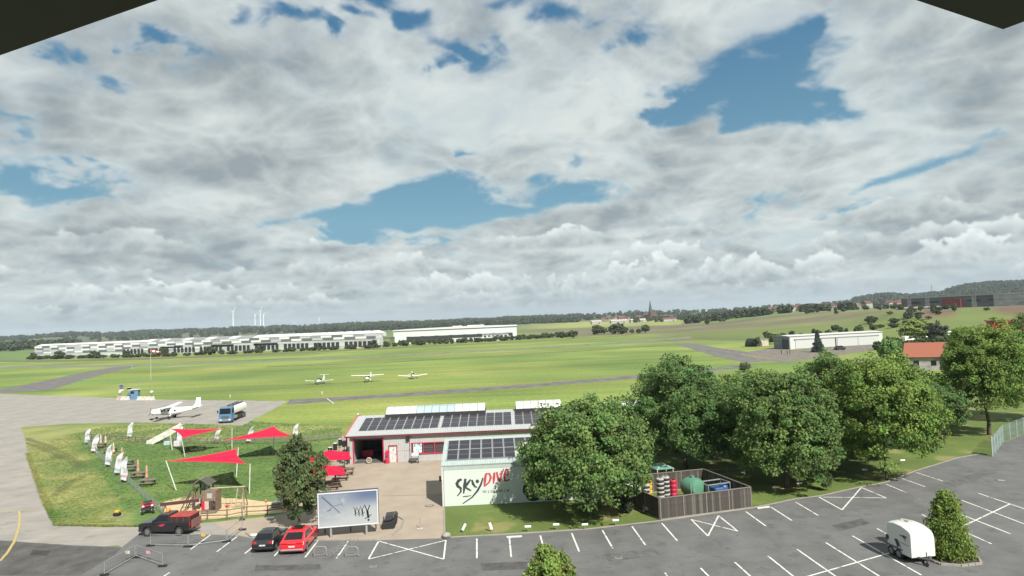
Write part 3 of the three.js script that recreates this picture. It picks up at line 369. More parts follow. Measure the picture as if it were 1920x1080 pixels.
// wind turbines
{
  const spots = [[436, 4100, 122, 'tall white wind turbine standing alone, the tallest left of the others'], [477, 4800, 118, 'white wind turbine, first of the close trio'], [487, 4600, 138, 'white wind turbine, tallest in the middle of the close trio'], [493, 4800, 120, 'white wind turbine, last of the close trio'], [552, 8200, 90, 'faint tiny wind turbine on the ridge above the warehouse'], [598, 7200, 110, 'small white wind turbine on the ridge above the warehouse roof end']];
  const xz = [[-1721.7, -4100], [-1858.2, -4800], [-1744, -4600], [-1796.8, -4800], [-2689.2, -8200], [-2096.3, -7200]];
  spots.forEach(([u, d, h, label], i) => { const y = terrain(...xz[i]), t = thing('wind_turbine', label, 'wind turbine', xz[i][0], xz[i][1], 1.25, 'wind turbines on the horizon', y - 4); const w = mat([0.62, 0.64, 0.64], 0.6);
    part(t, 'tower', [bar([0, 0, 0], [0, h, 0], 3.8, 2.2, 12)], w); part(t, 'nacelle', [rbox(4, 4.2, 11, 1.2, 0, h + 1.5, 1)], w); part(t, 'hub', [new THREE.SphereGeometry(2, 10, 8).translate(0, h + 1.5, 7.4)], w);
    for (let b = 0; b < 3; b++) { const a = 0.4 + b * 2.0944 + i; part(t, 'blade', [bar([0, h + 1.5, 7.4], [Math.sin(a) * 14, h + 1.5 + Math.cos(a) * 14, 7.4], 0.9, 1.0, 6), bar([Math.sin(a) * 14, h + 1.5 + Math.cos(a) * 14, 7.4], [Math.sin(a) * 40, h + 1.5 + Math.cos(a) * 40, 7.4], 1.0, 0.25, 6)], w); } });
}
// warehouses
{
  const a = [-500.7, -697.4], b = [-117.6, -568.2], L = Math.hypot(b[0] - a[0], b[1] - a[1]), rot = Math.atan2(-(b[1] - a[1]), b[0] - a[0]), H = 11.8;
  const t = thing('warehouse', 'long white warehouse chequered in grey panels beyond the runway', 'warehouse', a[0], a[1], rot);
  const wallM = grainy([0.56, 0.58, 0.58], 0.6), tones = [mat([0.60, 0.62, 0.62], 0.5), mat([0.25, 0.26, 0.28], 0.5), mat([0.12, 0.125, 0.14], 0.5), mat([0.40, 0.42, 0.44], 0.5)];
  part(t, 'wall', [box(L, H, 18, L / 2, H / 2, -9.2)], wallM);
  const R = rng(12), cols = 37, cw = L / cols, panel = [box(cw - 0.15, 1.85, 0.25)];
  const pg = join(panel);
  for (let c = 0; c < cols; c++) for (let r = 0; r < (c < 20 ? 4 : 2); r++) { const k = ((c + r) % 2 === 0) ? 0 : (r === 1 || R() < 0.3 ? 2 : 1); const o = part(t, 'facade_panel', [pg], tones[k === 0 && R() < 0.25 ? 3 : k === 1 && R() < 0.35 ? 3 : k]); o.position.set((c + 0.5) * cw + (r % 2) * cw * 0.18, H - 1.0 - r * 1.95, 0.05); if (r % 2 && c === cols - 1) o.position.x -= cw * 0.18; }
  const roofW = grainy([0.70, 0.70, 0.68], 0.6), roofG = grainy([0.26, 0.27, 0.29], 0.7), bays = 44, bw = L / bays;
  const bayG = join([poly([[[0, 0, 0], [bw * 0.5, 2.3, -3], [bw * 0.5, 2.3, -14], [0, 0, -17]], [[bw, 0, 0], [bw, 0, -17], [bw * 0.5, 2.3, -14], [bw * 0.5, 2.3, -3]], [[0, 0, 0], [bw, 0, 0], [bw * 0.5, 2.3, -3]], [[0, 0, -17], [bw * 0.5, 2.3, -14], [bw, 0, -17]], [[0, -0.3, 0], [0, -0.3, -17], [bw, -0.3, -17], [bw, -0.3, 0]]])]);
  for (let i = 0; i < bays; i++) { const u = i / bays, o = part(t, 'roof_bay', [bayG], (u > 0.38 && u < 0.68 && i % 3 !== 0) ? roofG : roofW); o.position.set(i * bw, H + 0.35, -1); o.scale.y = u < 0.35 ? 0.7 : 1; }
  const dock = join([box(3.0, 4.6, 0.3)]), frame = join([box(0.5, 5.2, 0.5)]); const dm = mat([0.02, 0.022, 0.025], 0.6);
  for (let i = 0; i < 62; i++) { const x = L * (0.30 + 0.69 * (i + 0.5) / 62); if (i % 7 === 6) continue; const o = part(t, 'dock_door', [dock], dm); o.position.set(x, 3.4, 0.08); }
  for (let i = 0; i < 3; i++) part(t, 'strip_window', [box(26, 1.6, 0.3, L * [0.45, 0.60, 0.72][i], H - 5.6, 0.1)], M.darkGlass);
}
{
  const a = [-114, -632], b = [2.8, -632], L = Math.hypot(b[0] - a[0], b[1] - a[1]), rot = Math.atan2(-(b[1] - a[1]), b[0] - a[0]), H = 12.6;
  const t = thing('warehouse', 'plain pale grey warehouse with white roof edge beyond the runway', 'warehouse', a[0], a[1], rot);
  part(t, 'wall', [box(L, H, 90, L / 2, H / 2, -45)], mat([0.46, 0.50, 0.50], 0.6)); part(t, 'roof', [prism([[0, 0], [L + 1, 0], [L + 1, 0.8], [L * 0.5, 1.6], [0, 0.8]], 92).translate(-0.5, H, -45)], grainy([0.68, 0.69, 0.68], 0.6)); part(t, 'roof_box', [box(16, 1.8, 10, L * 0.66, H + 1.8, -20), box(9, 1.5, 8, L * 0.5, H + 1.8, -30)], M.white);
  const dock = join([box(3.4, 5.0, 0.3)]); for (let i = 0; i < 30; i++) { const o = part(t, 'dock_door', [dock], mat([0.02, 0.022, 0.025], 0.6)); o.position.set(L * (0.12 + 0.86 * i / 30), 4.2 + (i % 4 === 0 ? 0.2 : 0), 0.1); }
  const c = thing('loading_bay_office', 'low white office block at the bright end of the pale warehouse', 'building', b[0] - 20, b[1] + 10, rot); part(c, 'wall', [box(24, 6, 10, 0, 3, 0)], M.white); part(c, 'roof', [box(25, 0.5, 11, 0, 6.3, 0)], M.grey); for (let i = 0; i < 6; i++) part(c, 'window', [box(2.4, 1.4, 0.2, -9.5 + i * 3.8, 4.4, 5.05)], M.darkGlass);
  const g = thing('small_hall', 'small olive hall between the two warehouses', 'building', -114.4, -582.1, rot); part(g, 'wall', [box(13, 7.5, 24, 0, 3.75, -10)], grainy([0.20, 0.24, 0.10], 0.7)); part(g, 'roof', [prism([[-7, 0], [7, 0], [0, 2]], 25).translate(0, 7.6, -10)], grainy([0.17, 0.19, 0.13], 0.7));
  for (let i = 0; i < 6; i++) { const p = along([a, b], 0.5 + i * 0.085), w = thing('truck_trailer', 'white box trailer parked at the docks of the pale warehouse', 'trailer', p[0] + 4, p[1] + 14, rot, 'trailers at the pale warehouse'); part(w, 'body', [rbox(11, 2.9, 2.5, 0.1, 0, 2.5, 0)], M.white); part(w, 'wheel', [bar([3, 0.5, -1.2], [3, 0.5, 1.2], 0.5), bar([4.3, 0.5, -1.2], [4.3, 0.5, 1.2], 0.5), bar([-3.6, 0, 0.6], [-3.6, 1.2, 0.6], 0.12)], M.rubber); }
}
// houses, simple far ones
const roofReds = [grainy([0.17, 0.075, 0.055], 0.9), grainy([0.12, 0.065, 0.055], 0.9), grainy([0.21, 0.10, 0.07], 0.9)], plaster = [grainy([0.36, 0.34, 0.31], 0.9), grainy([0.28, 0.22, 0.19], 0.9), grainy([0.40, 0.39, 0.38], 0.9)];
function house(label, x, z, w, d, h, rise, turn, k, group, name = 'house') { const t = thing(name, label, 'house', x, z, turn, group, terrain(x, z) - 0.3); part(t, 'wall', [box(w, h + 0.3, d, 0, h / 2, 0)], plaster[k % 3]); part(t, 'roof', [prism([[-w / 2 - 0.4, 0], [w / 2 + 0.4, 0], [0, rise]], d + 0.8).translate(0, h + 0.16, 0)], roofReds[(k + 1) % 3]); const wg = []; for (let i = 0; i < 3; i++) part(t, 'window', [box(1.1, 1.3, 0.12, -w / 2 + w * (i + 0.5) / 3, h * 0.6, d / 2 + 0.05)], M.darkGlass); return t; }
{
  const R = rng(4242), cc = [[269.6, -1900], [379.8, -2000], [499.8, -2000]];
  for (let i = 0; i < 34; i++) { const [x, z] = along(cc, R()); house('red roofed house in the town by the church spire', x + (R() - 0.5) * 60, z - R() * 260, 9 + R() * 6, 10 + R() * 8, 6 + R() * 3, 4 + R() * 2, R() * 3, i, 'houses by the church'); }
  const c2 = [[547.9, -1350], [621.2, -1300], [697.2, -1250], [757.2, -1250]];
  for (let i = 0; i < 46; i++) { const [x, z] = along(c2, R()); house('red roofed house in the suburb under the wooded hill', x + (R() - 0.5) * 40, z - R() * 330, 9 + R() * 7, 9 + R() * 9, 6 + R() * 3, 3.5 + R() * 2.5, R() * 3, i, 'houses under the hill'); }
  const ch = thing('church', 'brick church with a tall green spire on the skyline', 'church', 405.4, -2000, 0.5, undefined, terrain(405.4, -2000) - 0.5);
  part(ch, 'nave', [box(22, 15, 44, 10, 7.5, -6)], roofReds[1]); part(ch, 'nave_roof', [prism([[-11.5, 0], [11.5, 0], [0, 9]], 45).translate(10, 15.05, -6)], roofReds[0]); part(ch, 'tower', [box(9, 26, 9, -2, 13, 12)], roofReds[1]); part(ch, 'spire', [new THREE.ConeGeometry(6, 36, 8).translate(-2, 44, 12)], grainy([0.05, 0.09, 0.08], 0.8)); for (let i = 0; i < 4; i++) part(ch, 'window', [box(0.2, 7, 2, 21.1, 8, -22 + i * 10)], M.darkGlass);
  const barns = [[216.2, -1750, 26, 'cream barn at the far edge of the field before the woods'], [268.4, -1700, 44, 'long cream shed at the far edge of the field'], [319.7, -1720, 40, 'long grey shed beside the cream one at the field edge'], [384.6, -1650, 34, 'pale barn with a white gable below the church spire']];
  for (const [x, z, w, label] of barns) { const t = thing('barn', label, 'barn', x, z, 0.15, undefined, terrain(x, z) - 0.3); part(t, 'wall', [box(w, 6, 14, 0, 3, 0)], plaster[2]); part(t, 'roof', [prism([[-8, 0], [8, 0], [0, 3.4]], w + 1).rotateY(Math.PI / 2).translate(0, 6.05, 0)], w === 34 ? roofReds[0] : grainy([0.5, 0.47, 0.42], 0.9)); part(t, 'door', [box(3.5, 4, 0.2, w * 0.25, 2, 7.1)], M.greyDark); }
}
{ // factory on the right
  const a = [349.1, -600], b = [410.9, -500], L = Math.hypot(b[0] - a[0], b[1] - a[1]), rot = Math.atan2(-(b[1] - a[1]), b[0] - a[0]), y = terrain(...along([a, b], 0.4).slice(0, 2)) - 1, H = 10.5;
  const t = thing('factory', 'long dark grey factory with a pale roof edge below the wooded hill', 'factory', a[0], a[1], rot, undefined, y);
  part(t, 'wall', [box(L, H, 60, L / 2, H / 2, -30)], grainy([0.15, 0.16, 0.175], 0.6)); part(t, 'roof_edge', [box(L + 1, 0.9, 61, L / 2, H + 0.3, -30)], grainy([0.42, 0.43, 0.42], 0.6));
  part(t, 'red_wing', [box(14, H - 2.2, 2.2, L * 0.36, (H - 2.2) / 2, 0.9)], grainy([0.22, 0.03, 0.04], 0.6));
  for (let i = 0; i < 7; i++) { if (i === 2 ) continue; part(t, 'strip_window', [box(L * 0.09, 1.3, 0.2, L * (0.09 + i * 0.135), H * 0.62, 0.1)], M.darkGlass); }
  for (let i = 0; i < 5; i++) part(t, 'light_panel', [box(3.6, H - 1, 0.2, L * [0.06, 0.19, 0.50, 0.68, 0.86][i], H / 2, 0.12)], grainy([0.36, 0.37, 0.38], 0.6));
  part(t, 'pale_wing', [box(46, H - 0.5, 1.2, L * 0.82, H / 2, 0.7)], grainy([0.36, 0.38, 0.40], 0.6));
  const vg = join([rbox(4.4, 1.3, 1.9, 0.25, 0, 0.85, 0), rbox(2.4, 0.7, 1.7, 0.3, -0.2, 1.7, 0)]); const vc = [M.white, M.grey, M.white, M.greyDark, M.cream];
  for (let i = 0; i < 22; i++) { const p = along([a, b], 0.03 + i * 0.0145), x = p[0] + 3 * Math.sin(rot) + 8 * Math.sin(rot + 0), z = p[1] + 8 * Math.cos(rot), c = thing('parked_car', `${['white', 'grey', 'white', 'black', 'cream'][i % 5]} car parked in the row before the grey factory`, 'car', x, z, rot + 1.4, 'cars before the factory', terrain(x, z)); part(c, 'body', [vg], vc[i % 5]); part(c, 'wheel', [bar([1.3, 0.3, -0.9], [1.3, 0.3, 0.9], 0.32), bar([-1.3, 0.3, -0.9], [-1.3, 0.3, 0.9], 0.32)], M.rubber); }
  const mx = thing('radio_mast', 'thin lattice radio mast on the wooded hill', 'mast', 2075.6, -3300, 0, undefined, terrain(2075.6, -3300)); part(mx, 'shaft', [bar([0, 0, 0], [0, 52, 0], 2.2, 1.6, 8)], M.grey); part(mx, 'antenna', [bar([0, 52, 0], [0, 62, 0], 0.8, 0.3, 6), bar([0, 46, 0], [0, 47.5, 0], 3, 3, 8)], M.grey);
}
{ // long white hangar with its sheds
  const a = [122.8, -298.2], b = [169.5, -308], L = Math.hypot(b[0] - a[0], b[1] - a[1]), rot = Math.atan2(-(b[1] - a[1]), b[0] - a[0]), H = 5.7;
  const t = thing('long_hangar', 'long low white hangar with sliding doors by the far apron', 'hangar', a[0], a[1], rot);
  const wm = mat([0.42, 0.44, 0.42], 0.6), D = 12; part(t, 'wall', [box(L, H, D, L / 2, H / 2, -D / 2)], wm); part(t, 'shade_toned_gable', [box(0.3, H - 0.1, D - 0.2, -0.16, H / 2, -D / 2)], grainy([0.24, 0.27, 0.28], 0.7)); part(t, 'roof', [prism([[0.4, 0], [-D - 0.4, 0], [-D / 2, 0.5]], L + 1).rotateY(-Math.PI / 2).translate(L / 2, H + 0.02, 0)], grainy([0.62, 0.65, 0.62], 0.6));  // gable end coloured darker than the walls: shade of its sunless side painted in
  part(t, 'door_rail', [box(L - 4, 0.35, 0.3, L / 2, H * 0.74, 0.2)], grainy([0.25, 0.25, 0.27], 0.6));
  for (let i = 0; i < 4; i++) part(t, 'sliding_door', [box((L - 5) / 4 - 0.2, H * 0.68, 0.18, 2.5 + (L - 5) / 4 * (i + 0.5), H * 0.36, 0.12)], mat([0.38, 0.40, 0.39], 0.6));
  part(t, 'post', [box(0.4, H * 0.72, 0.4, L * 0.48, H * 0.36, 0.3)], M.greyDark); part(t, 'dark_gate', [box(0.2, 4.4, 5, -0.42, 2.2, -2.8)], mat([0.05, 0.05, 0.055], 0.7));
  const s = thing('shed', 'small cream shed with a pale green roof left of the long hangar', 'shed', 124.7, -336.6, -0.2); part(s, 'wall', [box(5.2, 3.2, 4, 0, 1.6, 0)], M.cream); part(s, 'roof', [box(5.8, 0.3, 4.6, 0, 3.35, 0)], grainy([0.35, 0.42, 0.34], 0.7)); part(s, 'door', [box(0.9, 2, 0.1, -1, 1, 2.03)], M.greyDark);
  const q = thing('arched_shelter', 'black arched shelter beside the small cream shed', 'shelter', 119.3, -335.6, 0.5); part(q, 'shell', [new THREE.CylinderGeometry(2.6, 2.6, 5, 18, 1, false, 0, Math.PI).rotateZ(Math.PI / 2).rotateY(Math.PI / 2).scale(1, 1.55, 1)], mat([0.015, 0.017, 0.015], 0.8)); part(q, 'end_wall', [box(4.4, 2.6, 0.1, 0, 1.3, 2.52)], mat([0.03, 0.03, 0.03], 0.8));
  tree('bush_tree', 'leafy green bush between the arched shelter and the cream shed', 'bush', 119.9, -331.5, { seed: 71, clumps: 40, per: 30, rx: 2.3, ry: 2.4, rz: 2, cy: 2.9, clumpR: 0.7, leaf: 0.5, col: [0.06, 0.085, 0.03], trunk: 1, r: 0.12, far: 1 });
  tree('bush_tree', 'dark round bush behind the cream shed', 'bush', 134.4, -351.8, { seed: 72, clumps: 50, per: 30, rx: 4, ry: 2.8, rz: 3, cy: 3.2, clumpR: 0.9, leaf: 0.7, col: [0.045, 0.07, 0.025], trunk: 1, r: 0.12, far: 1 });
  tree('bush_tree', 'pale green bush left behind the dark gable of the long hangar', 'bush', 136.6, -349.1, { seed: 73, clumps: 50, per: 30, rx: 4, ry: 2.6, rz: 3, cy: 3, clumpR: 0.9, leaf: 0.7, col: [0.07, 0.1, 0.035], trunk: 1, r: 0.12, far: 1 });
  tree('spruce', 'blue green conical spruce before the long white hangar', 'spruce', 123.4, -272.5, { seed: 74, shape: 'cone', clumps: 240, per: 26, rx: 2.9, ry: 4.1, rz: 2.9, cy: 4.4, clumpR: 0.75, leaf: 0.42, col: [0.030, 0.048, 0.042], trunk: 0.8, r: 0.16, far: 1, vary: 0.3, limbs: 1 });
  const v = thing('parked_car', 'dark estate car standing before the long hangar behind the tree tops', 'car', 136, -280.1, 0.1); part(v, 'body', [rbox(4.2, 0.9, 1.8, 0.2, 0, 0.7, 0)], M.black); part(v, 'cabin', [rbox(2.6, 0.7, 1.6, 0.2, -0.3, 1.4, 0)], M.darkGlass); for (const q2 of [-1.3, 1.3]) part(v, 'wheel', [bar([q2, 0.32, -0.85], [q2, 0.32, 0.92], 0.32)], M.rubber);
  [[107, -268.9, 'dark clothing alone on the far forecourt'], [108.1, -265.9, 'dark clothing, first of the two close together on the far forecourt'], [108.9, -265.3, 'brown clothing, second of the two close together on the far forecourt']].forEach(([x, z, what], i) => { const p = thing('person', `standing person in ${what}`, 'person', x, z, i); part(p, 'body', loft([[0, 0.13, 0.10], [0.45, 0.15, 0.11], [0.85, 0.19, 0.13], [1.05, 0.18, 0.12], [1.38, 0.25, 0.13], [1.46, 0.12, 0.09], [1.52, 0.07, 0.07], [1.6, 0.10, 0.11], [1.7, 0.10, 0.12], [1.78, 0.04, 0.05]].map(([y, w, d]) => [...Array(10)].map((_, k) => [-Math.cos(k * 0.6283) * w, y, Math.sin(k * 0.6283) * d]))), mat(i === 2 ? [0.09, 0.07, 0.05] : [0.02, 0.02, 0.022], 0.9)); });
}

// ---------- tower the camera hangs on ----------
{
  const t = thing('control_tower', 'dark overhanging roof of the tower at the top corners of the view', 'tower', 0, 0), dk = grainy([0.010, 0.012, 0.020], 0.6);
  const rim = [[-3.4, -2.6], [-1.23, -1.60], [-0.71, -1.36], [-0.2, -1.18], [0.4, -1.24], [0.96, -1.508], [1.30, -1.696], [1.5, -1.30], [3.2, 1.5], [3.2, 7], [-3.4, 7]];
  const g = new THREE.ExtrudeGeometry(new THREE.Shape(rim.map(([x, z]) => new THREE.Vector2(x, -z))), { depth: 0.22, bevelEnabled: true, bevelSize: 0.012, bevelThickness: 0.012, bevelSegments: 1 }); g.rotateX(-Math.PI / 2); part(t, 'roof', [g.translate(0, 18.712, 0)], dk);
  part(t, 'shaft', [box(5, 18.68, 5, 0, 9.34, 4)], M.concrete); part(t, 'camera_bracket', [bar([0, 18.05, 0.35], [0, 18.69, 0.5], 0.03)], M.greyDark);
}

// ---------- club hangar ----------
const cladTex = texture(256, (u, v) => { const k = 0.94 + 0.06 * Math.sign(Math.sin(u * 6.283 * 16)) + 0.05 * fbmT(u * 4, v * 4, 4, 3); return [k, k, k]; });
const cladBump = texture(128, (u, v) => { const k = step(0.2, 0.35, Math.abs(((u * 8) % 1) - 0.5)); return [k, k, k]; }, false);
const worldUV = (g, t) => { g = flat(g); const p = g.attributes.position, n = g.attributes.normal, u = g.attributes.uv; for (let i = 0; i < p.count; i++) { const ax = Math.abs(n.getX(i)), ay = Math.abs(n.getY(i)), az = Math.abs(n.getZ(i)); if (az >= ax && az >= ay) u.setXY(i, p.getX(i) / t, p.getY(i) / t); else if (ay >= ax) u.setXY(i, p.getX(i) / t, p.getZ(i) / t); else u.setXY(i, p.getZ(i) / t, p.getY(i) / t); } return g; };
const clad = (c) => mat(c, 0.55, { map: cladTex, bumpMap: cladBump, bumpScale: 0.015 });
const pvTex = texture(256, (u, v) => { const l = (Math.abs((u * 6) % 1 - 0.5) > 0.465 || Math.abs((v * 10) % 1 - 0.5) > 0.465) ? 1 : 0, m = Math.abs(v - 0.5) < 0.012 ? 1 : 0, e = (u < 0.035 || u > 0.965 || v < 0.022 || v > 0.978) ? 1 : 0; const c = e ? [0.28, 0.29, 0.30] : m ? [0.16, 0.16, 0.17] : l ? [0.050, 0.048, 0.058] : [0.020, 0.019, 0.026]; return S3(c); });
const pvM = mat([1, 1, 1], 0.35, { map: pvTex });
{
  const L = 35, H = 3.55, D = 15.2, t = thing('club_hangar', 'low grey hangar with red trimmed roof full of solar panels', 'hangar', -22.3, -88.9, 0.012);
  const wm = clad([0.38, 0.38, 0.37]), T = 0.22;
  const wall = (w, h, x, y) => worldUV(box(w, h, T, x + w / 2, y + h / 2, -T / 2), 2);
  part(t, 'front_wall', [wall(0.55, H, 0, 0), wall(3.85, H - 3.1, 0.55, 3.1), wall(0.75, H, 4.4, 0), wall(1.1, H - 2.2, 5.15, 2.2), wall(1.95, H, 6.25, 0), wall(6.2, 1.0, 8.2, 0), wall(6.2, H - 2.35, 8.2, 2.35), wall(L - 14.4, H, 14.4, 0)], wm);
  part(t, 'side_wall', [worldUV(prism([[0.02, 0], [D, 0], [D, H], [D / 2, 5.02], [0.02, H]], T).rotateY(Math.PI / 2).translate(T / 2 + 0.004, 0, 0), 2)], wm).position.z = 0;
  part(t, 'side_wall', [worldUV(box(T, H, D - 0.5, L - T / 2, H / 2, -D / 2), 2)], wm); part(t, 'back_wall', [worldUV(box(L - 0.5, H, T, L / 2, H / 2, -D + T / 2), 2)], wm);
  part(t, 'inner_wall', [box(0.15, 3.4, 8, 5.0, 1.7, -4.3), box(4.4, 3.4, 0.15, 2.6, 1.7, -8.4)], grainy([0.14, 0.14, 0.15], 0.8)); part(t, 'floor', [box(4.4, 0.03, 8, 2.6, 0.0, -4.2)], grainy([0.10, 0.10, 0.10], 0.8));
  part(t, 'plinth_band', [wall(1.9, 0.05, 6.28, 1.42).translate(0, 0, 0.02), wall(1.9, 0.05, 12.5, 0.62).translate(0, 0, 0.02)], M.grey);
  const y0 = 3.72, y1 = 5.27, z0 = 0.45, z1 = -7.6, sl = Math.atan2(y1 - y0, z0 - z1), SL = Math.hypot(y1 - y0, z0 - z1);
  const roofM = clad([0.40, 0.42, 0.42]); roofM.bumpScale = 0.03;
  const slab = (n) => { const g = worldUV(box(L + 0.9, 0.14, SL + 0.02, 0, 0, 0), 2); return g.rotateX(n ? -sl : sl).translate(L / 2, (y0 + y1) / 2 - 0.08, n ? 2 * z1 - (z0 + z1) / 2 : (z0 + z1) / 2); };
  const roof = part(t, 'roof', [slab(0)], roofM); part(t, 'roof', [slab(1)], roofM);
  part(t, 'eave_fascia', [box(L + 1.0, 0.24, 0.06, L / 2, y0 - 0.10, z0 + 0.05)], M.redTrim); part(t, 'gutter', [bar([-0.45, y0 - 0.01, z0 + 0.15], [L + 0.45, y0 - 0.01, z0 + 0.15], 0.07)], M.galv);
  part(t, 'rake_trim', [beam([-0.5, y0 - 0.02, z0 + 0.1], [-0.5, y1 + 0.03, z1], 0.14, 0.26), beam([-0.5, y1 + 0.03, z1], [-0.5, y0, 2 * z1 - z0], 0.14, 0.26)], grainy([0.55, 0.13, 0.09], 0.6));
  part(t, 'ridge_cap', [new THREE.SphereGeometry(0.16, 8, 6).translate(-0.5, y1 + 0.22, z1)], M.white);
  const pg = join([box(1.13, 0.04, 1.61)]); let x = 0.9; const yOn = (d) => [y0 + Math.sin(sl) * d, z0 - Math.cos(sl) * d];
  [9, 8, 9].forEach((n) => { for (let c = 0; c < n; c++, x += 1.19) for (let r = 0; r < 3; r++) { const [y, z] = yOn(1.75 + 0.81 + r * 1.70), o = part(t, 'solar_panel', [pg], pvM); o.position.set(x + 0.6, y + 0.07, z); o.rotation.x = sl; } x += 0.4; });
  const prof = [[0, 0.34], [-0.25, 0.72], [-0.9, 1.08], [-1.8, 1.2], [-2.7, 1.02], [-3.2, 0.34]]; const lightW = mat([0.44, 0.45, 0.43], 0.35), lightB = mat([0.30, 0.38, 0.40], 0.25);
  for (const [a, n] of [[3.8, 13], [22.2, 6]]) {
    part(t, 'skylight_base', [box(n * 1.08 + 0.1, 0.62, 3.25, a + n * 0.54, y1 - 0.1, z1 - 0.02)], mat([0.02, 0.02, 0.022], 0.7));
    const sg = join([prism([...prof], 1.03).rotateY(-Math.PI / 2)]); for (let i = 0; i < n; i++) { const o = part(t, 'skylight_panel', [sg], n === 13 && i > 3 && i < 9 ? lightB : lightW); o.position.set(a + i * 1.08 + 0.54, y1 - 0.12, z1 + 1.6); }
  }
  // openings
  part(t, 'gate_frame', [box(0.14, 3.1, 0.1, 0.5, 1.55, 0.06), box(0.14, 3.1, 0.1, 4.45, 1.55, 0.06)], M.redTrim); part(t, 'gate_lintel', [box(4.1, 0.12, 0.1, 2.47, 3.14, 0.06)], M.greyDark);
  const dr = part(t, 'door', [box(1.0, 2.12, 0.08, 5.7, 1.06, -0.08)], M.white); part(dr, 'door_frame', [box(0.09, 2.2, 0.1, 5.16, 1.1, 0.06), box(0.09, 2.2, 0.1, 6.24, 1.1, 0.06), box(1.17, 0.09, 0.1, 5.7, 2.2, 0.06)], M.redTrim); part(dr, 'handle', [box(0.12, 0.04, 0.05, 6.05, 1.05, 0.0)], M.steel); part(dr, 'number_plate', [box(0.16, 0.18, 0.02, 5.7, 1.6, -0.03)], M.grey);
  const wf = part(t, 'window', [box(6.2, 1.35, 0.05, 11.3, 1.675, -0.14)], mat([0.05, 0.045, 0.05], 0.12)); part(wf, 'window_frame', [box(6.4, 0.12, 0.12, 11.3, 0.98, 0.06), box(6.4, 0.1, 0.12, 11.3, 2.38, 0.06), box(0.1, 1.3, 0.12, 8.2, 1.68, 0.06), box(0.1, 1.3, 0.1, 9.7, 1.68, 0.05), box(0.1, 1.3, 0.1, 11.2, 1.68, 0.05), box(0.1, 1.3, 0.1, 12.8, 1.68, 0.05)], M.redTrim); part(wf, 'glazing_bar', [box(1.4, 0.04, 0.06, 10.45, 1.7, -0.06), box(1.5, 0.04, 0.06, 12.0, 1.7, -0.06)], grainy([0.22, 0.10, 0.12], 0.7));
  part(t, 'poster', [box(1.1, 1.22, 0.03, 8.95, 1.72, 0.04)], mat([1, 1, 1], 0.6, { map: canvasTex(128, 128, (c) => { c.fillStyle = '#b9d3d6'; c.fillRect(0, 0, 128, 128); const R = rng(5); for (let i = 0; i < 40; i++) { c.fillStyle = ['#50717c', '#d8dfd8', '#74959b', '#9ab8b0'][i % 4]; c.fillRect(R() * 110, R() * 110, 8 + R() * 20, 6 + R() * 18); } }) }));
  part(t, 'wall_speaker', [rbox(0.42, 0.62, 0.35, 0.08, 7.75, 3.05, 0.22), bar([7.9, 0.2, 0.05], [7.9, 2.8, 0.05], 0.025)], M.black);
  part(t, 'down_pipe', [bar([-0.35, 0, 0.1], [-0.35, 3.5, 0.1], 0.09)], M.black);
}
single('loudspeaker', [rbox(0.45, 0.8, 0.5, 0.08, -22.95, 2.75, -88.6), rbox(0.45, 0.7, 0.5, 0.08, -22.95, 1.6, -88.6), bar([-22.95, 0, -88.6], [-22.95, 3.1, -88.6], 0.05)], M.black, 'black speaker column on a pole at the open corner of the hangar', 'speaker');
single('workbench', [box(1.5, 0.9, 0.7, -20.9, 0.46, -93.5)], M.red, 'red workbench inside the open hangar gate', 'workbench');
single('spare_wheel', [new THREE.TorusGeometry(0.32, 0.09, 8, 16).translate(-19.75, 0.42, -88.7), bar([-19.75, 0.12, -88.7], [-19.75, 0.72, -88.7], 0.05), bar([-20.05, 0.42, -88.7], [-19.45, 0.42, -88.7], 0.05)], M.woodPale, 'pale wheel leaning in the open hangar gate', 'wheel');
{ const t = thing('fire_point', 'red fire extinguisher barrel beside the white hangar door', 'barrel', -17.33, -88.48); part(t, 'barrel', [bar([0, 0, 0], [0, 0.62, 0], 0.3, 0.3, 16)], M.red); part(t, 'sign', [box(0.4, 0.75, 0.06, 0, 1.25, -0.2)], M.red); part(t, 'lid', [bar([0, 0.62, 0], [0, 0.68, 0], 0.31, 0.28, 16)], M.redTrim); }
{ const t = thing('service_cart', 'small grey cart with a pale tray under the hangar window', 'cart', -13.6, -87.91, 0.1); part(t, 'tray', [rbox(0.95, 0.35, 0.6, 0.05, 0.05, 1.1, 0)], M.white); part(t, 'frame', [...[-0.4, 0.45].flatMap(x => [bar([x, 0.1, -0.25], [x, 1.0, -0.25], 0.03), bar([x, 0.1, 0.25], [x, 1.0, 0.25], 0.03)]), box(0.95, 0.06, 0.6, 0, 0.35, 0), box(1.0, 0.2, 0.5, -0.1, 0.5, 0)], M.greyDark); for (const [x, z] of [[-0.4, 0.25], [0.45, 0.25], [-0.4, -0.25], [0.45, -0.25]]) part(t, 'wheel', [bar([x, 0.09, z - 0.04], [x, 0.09, z + 0.04], 0.09, 0.09, 10)], M.rubber); }
[[-27.27, -103.03, 'beside the hangar, farthest of the four'], [-27.08, -99.42, 'third of the four beside the hangar counted from the small tree'], [-26.96, -96.25, 'second of the four beside the hangar counted from the small tree'], [-27.07, -92.62, 'nearest the small tree of the four beside the hangar']].forEach(([x, z, w]) => { const t = thing('litter_bin', `round black bin, ${w}`, 'bin', x, z, 0, 'black bins beside the hangar'); part(t, 'drum', [new THREE.LatheGeometry([[0.24, 0], [0.28, 0.06], [0.3, 0.9], [0.3, 0.98]].map(([r, y]) => new THREE.Vector2(r, y)), 16)], M.black); part(t, 'lid', [bar([0, 0.98, 0], [0, 1.04, 0], 0.31, 0.29, 16)], M.white); });

